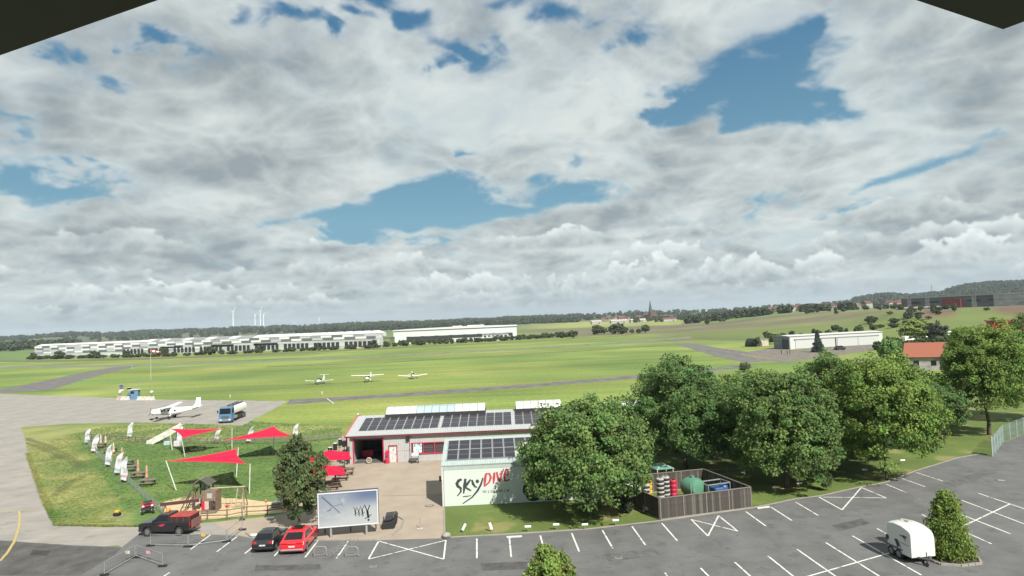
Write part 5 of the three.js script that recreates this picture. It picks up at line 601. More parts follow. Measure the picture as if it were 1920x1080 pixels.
// ---------- aircraft ----------
const planeWhite = mat([0.62, 0.63, 0.62], 0.3);
function ringX(x, y, h, w, n = 16, p = 1) { return [...Array(n)].map((_, j) => { const a = j / n * 6.2832, c = Math.cos(a), s = Math.sin(a); return [x, y + Math.sign(s) * Math.abs(s) ** p * h, -Math.sign(c) * Math.abs(c) ** p * w]; }); }
function wingG(x0, c0, x1, c1, z0, z1, y0, y1, th) { // a tapered wing half: leading edge x, chord, from span z0 to z1
  const sec = (x, c, z, y, t) => [[x, y, z], [x - c * 0.12, y + t * 0.6, z], [x - c * 0.4, y + t * 0.7, z], [x - c, y, z], [x - c * 0.4, y - t * 0.3, z], [x - c * 0.1, y - t * 0.35, z]]; const a = sec(x0, c0, z0, y0, th), b = sec(x1, c1, z1, y1, th * 0.7); return z1 < z0 ? loft([a, b]) : loft([b, a]); }
function aircraft(name, label, x, z, turn, o) { // forward +x
  const t = thing(name, label, 'aircraft', x, z, turn, o.group), s = o.s, body = o.body ?? planeWhite; t.scale.setScalar(s);
  part(t, 'fuselage', [loft(o.fus.map(([q, y, h, w]) => ringX(q, y, h, w, 16, 0.85)))], body);
  for (const k of [1, -1]) { part(t, 'wing', [wingG(o.wx, o.wc, o.wx - (o.wc - o.wt) * 0.3, o.wt, k * o.wr, k * o.span / 2, o.wy, o.wy + o.dih, 0.24)], o.wing ?? body); part(t, 'tailplane', [wingG(o.tx, o.tc, o.tx - 0.25, o.tc * 0.65, k * 0.05, k * o.tspan / 2, o.ty, o.ty, 0.1)], body); if (o.strut) part(t, 'strut', [bar([o.wx - 1.0, o.strut, k * 0.7], [o.wx - 0.9, o.wy + 0.05, k * o.span * 0.26], 0.06, 0.05, 6)], body); if (o.tips) part(t, 'wing_tip', [beam([o.wx - 0.5, o.wy + o.dih + 0.02, k * o.span * 0.44], [o.wx - 0.5, o.wy + o.dih + 0.04, k * (o.span / 2 + 0.05)], o.wt * 0.9, 0.14)], o.tips); part(t, 'main_wheel', [new THREE.CylinderGeometry(o.mr, o.mr, 0.2, 14).rotateX(Math.PI / 2).translate(o.mx, o.mr, k * o.track / 2)], M.rubber); part(t, 'gear_leg', [bar([o.mx, o.mr, k * o.track / 2 * 0.97], [o.mx, o.fus[3][1] - o.fus[3][2] * 0.6, k * 0.4], 0.07, 0.1, 7)], body);
    part(t, 'cabin_window', [poly([[[o.win[0], o.win[2], k * o.win[4]], [o.win[1], o.win[2], k * o.win[4]], [o.win[1] - 0.1, o.win[3], k * (o.win[4] - 0.06)], [o.win[0] + 0.1, o.win[3], k * (o.win[4] - 0.06)]]])], M.darkGlass); for (const wx of o.ports ?? []) part(t, 'cabin_window', [rbox(0.42, 0.36, 0.03, 0.01, wx, o.win[2] + 0.2, k * (o.win[4] - 0.0))], M.darkGlass); }
  part(t, 'fin', [prism(o.fin, 0.12, 0.03)], body); part(t, 'windscreen', [hexa(...o.screen)], M.darkGlass); part(t, 'nose_wheel', [new THREE.CylinderGeometry(o.nr, o.nr, 0.16, 14).rotateX(Math.PI / 2).translate(o.nx, o.nr, 0)], M.rubber); part(t, 'nose_leg', [bar([o.nx, o.nr, 0.06], [o.nx - 0.1, o.fus[1][1] - 0.2, 0.06], 0.06)], body);
  const nose = o.fus[o.fus.length - 1]; const pr = part(t, 'propeller', [new THREE.ConeGeometry(nose[3] * 0.9 + 0.04, 0.45, 12).rotateZ(-Math.PI / 2).translate(nose[0] + 0.2, nose[1], 0)], o.spin ?? M.greyDark); for (let i = 0; i < o.blades; i++) { const a = o.ba + i * 6.2832 / o.blades; part(pr, 'blade', [beam([nose[0] + 0.12, nose[1], 0], [nose[0] + 0.12, nose[1] + Math.cos(a) * o.pr, Math.sin(a) * o.pr], 0.04, 0.16)], M.greyDark); }
  return t;
}
const scrBox = (x0, x1, y0, y1, w0, w1) => [[[x0, y0, w0], [x0, y0, -w0], [x1 - 0.3, y0, -w0], [x1 - 0.3, y0, w0]], [[x1 + 0.1, y1, w1], [x1 + 0.1, y1, -w1], [x1 - 0.3, y1, -w1], [x1 - 0.3, y1, w1]]];
aircraft('turboprop_plane', 'white single engine turboprop with high wing on the concrete apron', -74.6, -144.9, Math.PI + 0.10, { s: 0.92, fus: [[-6.4, 2.35, 0.12, 0.08], [-5.2, 2.22, 0.36, 0.26], [-2.2, 1.85, 0.72, 0.68], [-0.4, 1.75, 0.88, 0.82], [1.7, 1.75, 0.88, 0.82], [2.6, 1.62, 0.66, 0.62], [3.9, 1.55, 0.52, 0.46], [4.5, 1.55, 0.32, 0.28]], wx: 1.6, wc: 1.95, wt: 1.2, wr: 0, span: 15, wy: 2.62, dih: 0.35, tx: -5.0, tc: 1.4, tspan: 6, ty: 2.5, strut: 1.1, mr: 0.36, mx: -0.1, track: 3.4, nr: 0.3, nx: 3.3, win: [1.0, 2.15, 1.75, 2.2, 0.84], ports: [0.3, -1.1], fin: [[-6.6, 2.4], [-4.6, 2.4], [-5.4, 3.2], [-5.75, 4.6], [-6.7, 4.6]], screen: scrBox(2.5, 1.9, 2.1, 2.55, 0.6, 0.55), blades: 3, ba: 0.1, pr: 1.25 });
single('wheel_chock', [box(0.5, 0.25, 0.7, -78.2, 0.125, -143.6)], M.black, 'black wheel chock at the nose wheel of the turboprop', 'chock');
{ const grey = mat([0.42, 0.45, 0.46], 0.4), base = { s: 1, blades: 2, ba: 1.2, pr: 0.9, spin: M.white, group: 'light aircraft parked on the grass' };
  aircraft('light_plane', 'small T-tailed low wing plane, first in the row on the grass', -63.9, -218.6, -Math.PI / 2 - 0.1, { ...base, fus: [[-4.0, 1.2, 0.1, 0.08], [-2.0, 1.1, 0.35, 0.3], [-0.6, 1.1, 0.55, 0.52], [0.5, 1.1, 0.58, 0.54], [1.4, 1.0, 0.42, 0.42], [2.3, 0.95, 0.28, 0.28]], wx: 0.9, wc: 1.5, wt: 1.1, wr: 0, span: 9.2, wy: 0.85, dih: 0.35, wing: grey, tips: planeWhite, tx: -3.5, tc: 0.9, tspan: 3.2, ty: 2.75, mr: 0.22, mx: 0, track: 2.8, nr: 0.2, nx: 1.6, win: [-0.8, 0.6, 1.2, 1.6, 0.56], fin: [[-4.2, 1.2], [-2.8, 1.2], [-3.6, 2.7], [-4.4, 2.75]], screen: scrBox(1.2, 0.5, 1.3, 1.85, 0.5, 0.42) });
  aircraft('light_plane', 'white high wing plane in the middle of the row on the grass', -48.2, -218.6, -Math.PI / 2 - 0.02, { ...base, fus: [[-4.4, 1.5, 0.1, 0.08], [-2.4, 1.35, 0.35, 0.28], [-0.6, 1.35, 0.6, 0.52], [0.7, 1.35, 0.6, 0.54], [1.3, 1.2, 0.42, 0.45], [2.4, 1.15, 0.32, 0.32]], wx: 0.9, wc: 1.5, wt: 1.1, wr: 0, span: 10.6, wy: 2.1, dih: 0.18, strut: 0.9, tx: -3.8, tc: 0.9, tspan: 3.3, ty: 1.5, mr: 0.22, mx: -0.1, track: 2.4, nr: 0.2, nx: 1.6, win: [-0.7, 0.6, 1.4, 1.85, 0.56], fin: [[-4.7, 1.4], [-3.0, 1.5], [-4.0, 2.85], [-4.8, 2.85]], screen: scrBox(1.2, 0.7, 1.5, 2.05, 0.5, 0.45) });
  aircraft('light_plane', 'white low wing plane, last in the row on the grass', -34.3, -223.5, -Math.PI / 2 + 0.22, { ...base, fus: [[-3.8, 1.2, 0.1, 0.08], [-2.0, 1.1, 0.35, 0.3], [-0.6, 1.1, 0.55, 0.5], [0.5, 1.1, 0.58, 0.52], [1.3, 1.0, 0.42, 0.42], [2.2, 0.95, 0.28, 0.28]], wx: 0.9, wc: 1.5, wt: 0.95, wr: 0, span: 9.6, wy: 0.85, dih: 0.5, tx: -3.2, tc: 0.8, tspan: 3.0, ty: 1.3, mr: 0.22, mx: 0, track: 2.6, nr: 0.2, nx: 1.6, win: [-0.8, 0.6, 1.2, 1.6, 0.56], fin: [[-4.1, 1.2], [-2.8, 1.2], [-3.6, 2.3], [-4.2, 2.3]], screen: scrBox(1.2, 0.5, 1.3, 1.85, 0.5, 0.42) });
}
{ const t = thing('windsock', 'red and white windsock on a tall pale mast', 'windsock', -148.4, -272.6), H = 11.6; part(t, 'mast', [bar([0, 0, 0], [0, H, 0], 0.1, 0.07, 8)], grainy([0.55, 0.52, 0.40], 0.6)); part(t, 'swivel', [new THREE.TorusGeometry(0.55, 0.05, 6, 16).rotateY(Math.PI / 2).translate(0.2, H + 0.1, 0)], M.steel); const rr = [0.55, 0.5, 0.44, 0.38, 0.32, 0.28]; for (let i = 0; i < 5; i++) part(t, 'sock_band', [new THREE.CylinderGeometry(rr[i + 1], rr[i], 0.82, 14, 1, true).rotateZ(-Math.PI / 2 - 0.12).translate(0.6 + i * 0.8, H + 0.05 - i * 0.12, 0)], i % 2 ? mat([0.75, 0.74, 0.7], 0.8) : mat([0.60, 0.06, 0.04], 0.8)); }
{ // fuel station
  const at = [-110.26, -192.77], t = thing('fuel_pump', 'blue self service fuel pump cabinet with white roof at the apron edge', 'fuel pump', at[0], at[1], 0.15); part(t, 'cabinet', [box(2.0, 2.5, 1.6, 0.7, 1.25, 0)], grainy([0.12, 0.24, 0.38], 0.5)); part(t, 'roof', [box(2.8, 0.15, 2.2, 0.6, 2.75, 0)], M.white); part(t, 'dispenser', [box(0.8, 1.9, 0.9, -0.7, 0.95, 0.5)], grainy([0.08, 0.19, 0.34], 0.5)); part(t, 'display', [box(0.9, 0.6, 0.1, 0.2, 2.0, 0.86)], M.darkGlass); part(t, 'hose', [new THREE.TorusGeometry(0.4, 0.05, 6, 14, 3.1).translate(-0.7, 0.9, 1.0)], M.rubber);
  const sg = thing('camera_box', 'black camera housing above the blue fuel pump', 'camera', at[0] - 1.2, at[1] - 0.4, 0); part(sg, 'pole', [bar([0, 0, 0], [0, 3.0, 0], 0.05)], M.galv); part(sg, 'housing', [box(0.9, 0.5, 0.6, 0, 3.05, 0)], M.black); part(sg, 'hood', [box(1.1, 0.08, 0.8, 0, 3.35, 0)], M.white);
  const bd = thing('price_board', 'grey price board on a post at the fuel station', 'sign', -114.34, -194.22, 0.2); part(bd, 'post', [bar([0, 0, 0], [0, 3, 0], 0.07)], M.galv); part(bd, 'board', [box(1.3, 1.5, 0.14, 0, 3.6, 0)], grainy([0.28, 0.30, 0.30], 0.5)); part(bd, 'lower_plate', [box(1.2, 0.4, 0.12, 0, 2.6, 0)], M.white); for (let i = 0; i < 3; i++) part(bd, 'digit_row', [box(1.0, 0.22, 0.02, 0, 3.2 + i * 0.4, 0.08)], M.black);
  for (const [x, z, l] of [[-114.63, -193.93, 'white globe lamp at the red end of the fuel station'], [-103.25, -189.89, 'white globe lamp at the far end of the fuel station wall']]) { const g = thing('globe_lamp', l, 'lamp', x, z); part(g, 'post', [bar([0, 0, 0], [0, 1.7, 0], 0.06)], M.greyDark); part(g, 'globe', [new THREE.SphereGeometry(0.45, 14, 10).translate(0, 2.05, 0)], M.white); }
  const row = [[-114.73, -193.05], [-101.03, -187.59]]; const cols = [grainy([0.56, 0.42, 0.38], 0.8), grainy([0.66, 0.62, 0.54], 0.8), grainy([0.70, 0.68, 0.60], 0.8)];
  for (let i = 0; i < 9; i++) { if (i === 3 || i === 4) continue; const [x, z, a] = along(row, (i + 0.5) / 9), b = thing('barrier_block', i === 0 ? 'reddish barrier block at the near end of the fuel station' : 'cream water filled barrier block of the fuel station row', 'barrier', x, z + 0.4, a, 'barrier blocks at the fuel station'); part(b, 'block', [prism([[-0.55, 0], [0.55, 0], [0.5, 0.25], [0.28, 0.5], [0.26, 1.05], [-0.26, 1.05], [-0.28, 0.5], [-0.5, 0.25]], 1.15, 0.05).rotateY(Math.PI / 2)], cols[i === 0 ? 0 : 1 + i % 2]); part(b, 'filler_cap', [bar([0, 1.05, 0], [0, 1.12, 0], 0.09, 0.09, 10)], M.greyDark); }
}
for (const [x, z, l] of [[-52.52, -181.4, 'small white taxiway marker beside the apron corner'], [-78.2, -183.21, 'slim white marker post at the edge of the apron grass'], [-212.1, -370.5, 'white marker board beside the curved taxiway']]) { const t = thing('marker_post', l, 'marker', x, z); part(t, 'post', [bar([0, 0, 0], [0, 0.7, 0], 0.09)], M.white); part(t, 'cap', [box(0.35, 0.3, 0.2, 0, 0.8, 0)], M.white); }
single('ground_marker', kerb([[-48.41, -171.34], [-43.69, -159.92]], 0.35, 0.12), M.white, 'white marker bar lying across the taxiway edge', 'marker');

// ---------- flags, tables, shades on the lawn ----------
const flagTex = [1, 2, 3].map(s => canvasTex(128, 512, (c, w, h) => { c.fillStyle = '#e9eef0'; c.fillRect(0, 0, w, h); const R = rng(s * 17); c.fillStyle = s === 2 ? '#d8a7b0' : '#b8c6cf'; c.fillRect(0, h * 0.80, w, h * 0.10); c.save(); c.translate(w * 0.62, h * 0.72); c.rotate(-Math.PI / 2); c.fillStyle = '#7d868c'; c.font = '40px sans-serif'; c.fillText('SKY', 0, 0); c.fillStyle = '#c9707c'; c.fillText('DIVE', 90, 0); c.restore(); c.strokeStyle = '#8d969c'; c.lineWidth = 5; c.beginPath(); c.arc(w * 0.5, h * 0.2, 20, 0, 5); c.stroke(); for (let i = 0; i < 14; i++) { c.fillStyle = `rgba(150,165,175,${0.08 + R() * 0.12})`; c.fillRect(R() * w, R() * h, 6 + R() * 20, 20 + R() * 90); } }));
const flagMat = flagTex.map(t => mat([0.52, 0.52, 0.52], 0.8, { map: t }));
function beachFlag(label, x, z, h, lean, turn, k) {
  const t = thing('beach_flag', label, 'flag', x, z, turn, 'white beach flags round the lawn'), w = 0.74, n = 20, p = [], uv = [];
  const bend = (s) => Math.max(0, (s - 0.6) / 0.4), pole = (s) => [lean * s * h + w * bend(s) ** 2.3, h * (s - 0.03 * bend(s) ** 4)];   // the rod bows over at its top
  const row = (i) => { const s = mix(0.14, 1, i / n), [a, y] = pole(s), out = Math.max(a, lean * s * h + w * (1 + 0.10 * Math.sin(i * 0.55 + k))); return [[a, y, 0.03 * Math.sin(i * 0.8 + k)], [out, y - 0.22 * (1 - i / n) * (1 - i / n), 0.12 * Math.sin(i * 0.62 + k * 2)], i / n]; };
  for (let i = 0; i < n; i++) { const A = row(i), B = row(i + 1); p.push(...A[0], ...A[1], ...B[1], ...A[0], ...B[1], ...B[0]); uv.push(0, A[2], 1, A[2], 1, B[2], 0, A[2], 1, B[2], 0, B[2]); }
  const g = new THREE.BufferGeometry(); g.setAttribute('position', new THREE.Float32BufferAttribute(p, 3)); g.setAttribute('uv', new THREE.Float32BufferAttribute(uv, 2)); g.computeVertexNormals(); part(t, 'banner', [g], flagMat[k % 3]);
  const gs = []; for (let i = 0; i < 14; i++) { const a = pole(i / 14), b = pole((i + 1) / 14); gs.push(bar([a[0], a[1], 0], [b[0], b[1], 0], 0.025, 0.022, 6)); } part(t, 'pole', gs, M.steel); part(t, 'foot', [box(0.7, 0.06, 0.12, 0, 0.03, 0), box(0.12, 0.06, 0.7, 0, 0.035, 0)], M.greyDark); return t;
}
[[-73.83, -114.42, 2.9, 0.10, 0.1, 'white beach flag at the far corner of the lawn, first of the slanting row'], [-67.09, -105.48, 3.0, 0.16, 0.5, 'white beach flag, second of the slanting row from the far corner'], [-57.61, -93.61, 3.3, 0.10, 0.1, 'broad white beach flag, third of the slanting row from the far corner'], [-52.78, -87.66, 3.2, 0.14, 0.3, 'white beach flag with a pink foot, fourth of the slanting row'], [-49.26, -83.21, 3.3, 0.02, 0.2, 'white beach flag nearest the camera in the slanting row'], [-69.4, -119.27, 2.9, 0.10, 0.4, 'white beach flag alone behind the back fence left of the ramp'], [-55.55, -109.36, 3.3, 0.06, 0.2, 'white beach flag behind the first red shade sail beside the ramp'], [-49.85, -109.71, 2.9, 0.34, -0.2, 'leaning white beach flag at the tip of the back red sail'], [-44.17, -108.88, 2.9, 0.34, -0.2, 'leaning white beach flag left of the peaked red sail'], [-36.23, -107.54, 3.2, 0.14, 0.2, 'white beach flag at the right end of the peaked red sail']].forEach(([x, z, h, l, r, label], i) => beachFlag(label, x, z, h, l, r, i));

function picnicTable(label, x, z, turn, m, group, name = 'picnic_table') { const t = thing(name, label, 'table', x, z, turn, group); for (let i = 0; i < 5; i++) part(t, 'table_plank', [box(1.9, 0.05, 0.14, 0, 0.76, -0.31 + i * 0.155)], m); for (const s of [1, -1]) { for (let i = 0; i < 2; i++) part(t, 'seat_plank', [box(1.9, 0.05, 0.13, 0, 0.45, s * (0.62 + i * 0.145))], m); for (const q of [1, -1]) part(t, 'leg', [beam([q * 0.68, 0, s * 0.62], [q * 0.68, 0.74, s * 0.18], 0.09, 0.05)], M.woodDark); part(t, 'cross_beam', [beam([s * 0.68, 0.42, -0.74], [s * 0.68, 0.42, 0.74], 0.06, 0.09)], M.woodDark); } return t; }
const tableSpots = [[-44.79, -81.13, 'nearest the camera in the row along the flags'], [-48.37, -85.56, 'second from the camera in the row along the flags'], [-52.13, -90.14, 'third from the camera in the row along the flags'], [-54.97, -94.3, 'fourth from the camera in the row, behind the flags'], [-63.8, -105.2, 'fifth from the camera, between the broad flags'], [-68.55, -110.17, 'sixth from the camera, behind the second flag'], [-71.92, -114.72, 'farthest in the row along the flags']];
tableSpots.forEach(([x, z, w]) => picnicTable(`weathered wooden picnic table, ${w}`, x, z, 0.05, M.woodGrey, 'picnic tables along the flags'));
[[-46.25, -83.64, 2.0, 'behind the nearest picnic table'], [-49.6, -87.68, 2.0, 'behind the second picnic table'], [-57.28, -97.22, 2.1, 'behind the third picnic table, half hidden by flags'], [-62.09, -103.19, 1.9, 'between the middle picnic tables'], [-69.68, -112.29, 1.9, 'by the sixth picnic table'], [-69.43, -113.19, 1.5, 'pale and short, by the back fence']].forEach(([x, z, h, w], i) => { const t = thing('folded_parasol', `folded parasol ${w}`, 'parasol', x, z, 0, 'folded parasols along the flags'); const m = i > 2 ? grainy([0.55, 0.48, 0.34], 0.8) : grainy([0.50, 0.30, 0.20], 0.8), R = rng(i); part(t, 'cloth', [new THREE.LatheGeometry([[0.03, h], [0.1, h - 0.12], [0.14, h * 0.7], [0.2, h * 0.32], [0.17, h * 0.22]].map(([r, y]) => new THREE.Vector2(r, y)), 12)], m); part(t, 'pole', [bar([0, 0, 0], [0, h + 0.1, 0], 0.025)], M.steel); part(t, 'foot', [bar([0, 0, 0], [0, 0.12, 0], 0.28, 0.25, 14)], grainy([0.42, 0.14, 0.10], 0.8)); });
single('cabinet', [rbox(0.7, 0.75, 0.5, 0.06, 0, 0.38, 0)], M.white, 'white cabinet standing between the slanting flags', 'cabinet').position.fromArray(put(-59.17, -97.23));

const sailM = new THREE.MeshPhysicalMaterial({ color: lin(0.55, 0.008, 0.048), roughness: 0.9, transmission: 0.12, thickness: 0, specularIntensity: 0.25, side: THREE.DoubleSide });
function shadeSail(label, posts, corners) {   // posts: [foot x, z, top x, y, z]; corners pulled in from the post heads
  const t = thing('shade_sail', label, 'shade sail', posts[0][0], posts[0][1]); const ox = posts[0][0], oz = posts[0][1];
  const P = posts.map(([x, z, tx, y, tz]) => new THREE.Vector3(tx - ox, y, tz - oz)), Cn = P[0].clone().add(P[1]).add(P[2]).multiplyScalar(1 / 3), C = P.map((p, i) => p.clone().lerp(Cn, corners[i]));
  const edge = (a, b, n) => { const m = a.clone().add(b).multiplyScalar(0.5).lerp(Cn, 0.30); m.y -= 0.05; const o = []; for (let i = 0; i < n; i++) { const s = i / n; o.push(a.clone().multiplyScalar((1 - s) ** 2).addScaledVector(m, 2 * s * (1 - s)).addScaledVector(b, s * s)); } return o; };
  const rim = [...edge(C[0], C[1], 10), ...edge(C[1], C[2], 10), ...edge(C[2], C[0], 10)], rings = 6, p = [], cc = C[0].clone().add(C[1]).add(C[2]).multiplyScalar(1 / 3); cc.y -= 0.08; const pt = (i, r) => { const v = cc.clone().lerp(rim[i % 30], r / rings); if (r < rings) v.y += 0.035 * Math.sin((i % 30) * 1.25) * Math.sin(r / rings * 3.1416); return v.toArray(); };
  for (let r = 0; r < rings; r++) for (let i = 0; i < 30; i++) { if (r) p.push(...pt(i, r), ...pt(i, r + 1), ...pt(i + 1, r + 1), ...pt(i, r), ...pt(i + 1, r + 1), ...pt(i + 1, r)); else p.push(...cc.toArray(), ...pt(i, 1), ...pt(i + 1, 1)); }
  const g = new THREE.BufferGeometry(); g.setAttribute('position', new THREE.Float32BufferAttribute(p, 3)); g.computeVertexNormals(); part(t, 'fabric', [smooth(g, 1.0)], sailM);
  for (let k = 0; k < 3; k++) part(t, 'seam', [bar(cc.clone().setY(cc.y + 0.02).toArray(), rim[k * 10 + 5].clone().setY(rim[k * 10 + 5].y + 0.02).toArray(), 0.02, 0.02, 4)], grainy([0.36, 0.008, 0.04], 0.9)); const hem = []; rim.forEach((a, i) => hem.push(bar(a.toArray(), rim[(i + 1) % 30].toArray(), 0.035, 0.035, 5))); part(t, 'hem', hem, grainy([0.60, 0.10, 0.06], 0.7));
  posts.forEach(([x, z, tx, y, tz], i) => { part(t, 'post', [bar([x - ox, 0, z - oz], [tx - ox, y + 0.08, tz - oz], 0.07, 0.06, 10)], grainy([0.56, 0.60, 0.50], 0.5)); part(t, 'strap', [bar(P[i].toArray(), C[i].toArray(), 0.02, 0.02, 5)], M.orange); });
}
shadeSail('low red triangular shade sail before the playground', [[-39.83, -78.17, -41.2, 3.30, -78.6], [-30.13, -75.06, -30.1, 3.15, -75.4], [-35.27, -83.93, -35.2, 3.45, -84.6]], [0.05, 0.13, 0.08]);
shadeSail('red shade sail at the back of the lawn beside the white ramp', [[-54.03, -105.02, -54.7, 3.3, -105.6], [-49.02, -98.91, -49.4, 2.75, -98.7], [-43.96, -103.27, -43.9, 3.3, -103.3]], [0.06, 0.06, 0.24]);
shadeSail('peaked red shade sail at the back of the lawn near the hangar', [[-41.21, -96.94, -40.9, 3.1, -93.0], [-36.99, -101.56, -37.0, 3.5, -102.2], [-32.12, -97.33, -31.2, 3.1, -94.2]], [0.05, 0.03, 0.05]);
{ // rail fence along the back of the lawn
  const pts = [[-78.07, -121.33], [-62.13, -113.47], [-49.59, -109.41], [-40.21, -107.52], [-35, -107.26], [-28.81, -109.63]], n = 30, t = thing('rail_fence', 'low wooden two rail fence along the back of the lawn', 'fence', pts[0][0], pts[0][1]); let q = null; for (let i = 0; i <= n; i++) { const [x, z] = along(pts, i / n), X = x - pts[0][0], Z = z - pts[0][1]; part(t, 'post', [box(0.12, 0.95, 0.12, X, 0.475, Z)], M.woodGrey); if (q) for (const y of [0.42, 0.8]) part(t, 'rail', [beam([q[0], y, q[1] + 0.08], [X, y, Z + 0.08], 0.05, 0.13)], M.woodGrey); q = [X, Z]; }
}
{ const t = thing('ramp', 'white sloping ramp behind the back fence of the lawn', 'ramp', -61.17, -112.04, 0.02); part(t, 'deck', [beam([0, 0.25, -0.4], [4.8, 2.9, -1.4], 1.2, 0.1)], M.white); part(t, 'side_board', [beam([0.02, 0.30, 0.2], [4.8, 2.75, -0.8], 0.06, 0.95)], grainy([0.62, 0.62, 0.56], 0.7)); for (const [x, h] of [[1.8, 1.15], [3.4, 2.0], [4.7, 2.75]]) part(t, 'support', [bar([x, 0, -0.3 - x * 0.2], [x, h, -0.3 - x * 0.2], 0.05), bar([x, 0, -1.0 - x * 0.2], [x, h, -1.0 - x * 0.2], 0.05)], M.galv); part(t, 'run_out', [rbox(0.9, 0.6, 1.0, 0.08, -0.2, 0.3, -0.2)], M.white); }
single('cushion_box', [rbox(0.95, 0.62, 0.7, 0.06, 0, 0.31, 0)], grainy([0.40, 0.58, 0.52], 0.7), 'pale turquoise box on the lawn before the white ramp', 'box').position.fromArray(put(-57.49, -110.26));
single('cool_box', [rbox(0.95, 0.85, 0.8, 0.06, 0, 0.43, 0)], M.white, 'white box on the lawn beneath the flag by the ramp', 'box').position.fromArray(put(-55.09, -108.8));
for (const [x, z, l] of [[-50.02, -103.11, 'dark bench under the back red sail, nearer the ramp'], [-49.06, -103.32, 'dark bench under the back red sail, farther from the ramp']]) picnicTable(l, x, z, 0.1, M.woodDark, 'benches under the back sail', 'picnic_table');
// red parasols of the terrace
function marketParasol(label, x, z, turn, s, h) { const t = thing('market_parasol', label, 'parasol', x, z, turn, 'red parasols by the small tree'); const m = new THREE.MeshPhysicalMaterial({ color: lin(0.50, 0.010, 0.040), roughness: 0.9, specularIntensity: 0.25, side: THREE.DoubleSide }), a = [[s, h - 0.85, s], [s, h - 0.85, -s], [-s, h - 0.85, -s], [-s, h - 0.85, s]], top = [0, h, 0]; for (let i = 0; i < 4; i++) { const b = a[i], c = a[(i + 1) % 4], mid = [(b[0] + c[0]) / 2 * 0.97, h - 0.78, (b[2] + c[2]) / 2 * 0.97]; part(t, 'canopy_panel', [poly([[top, b, mid], [top, mid, c]])], m); part(t, 'rib', [bar([0, h - 0.02, 0], [b[0], b[1] - 0.02, b[2]], 0.02)], M.galv); } part(t, 'pole', [bar([0, 0, 0], [0, h + 0.1, 0], 0.05)], M.steel); part(t, 'base', [box(0.9, 0.12, 0.9, 0, 0.06, 0)], M.concrete); }
marketParasol('large red parasol nearer the hangar gate', -23.42, -83.36, 0.3, 2.5, 2.9); marketParasol('large red parasol nearer the small tree', -21.95, -76.05, 0.35, 2.15, 2.6);
picnicTable('dark terrace table under the outer edge of the red parasols', -21.2, -82.67, 0.2, M.wood, 'terrace tables'); picnicTable('dark terrace table between the two red parasols', -21.15, -79.93, 0.15, M.wood, 'terrace tables'); picnicTable('dark terrace table nearest the billboard', -21.13, -75.67, 0.15, M.wood, 'terrace tables');
picnicTable('terrace table half behind the small tree, first', -21.02, -70.38, 0.1, M.woodGrey, 'terrace tables behind the tree'); picnicTable('terrace table half behind the small tree, second', -20.75, -67.97, 0.1, M.woodGrey, 'terrace tables behind the tree');

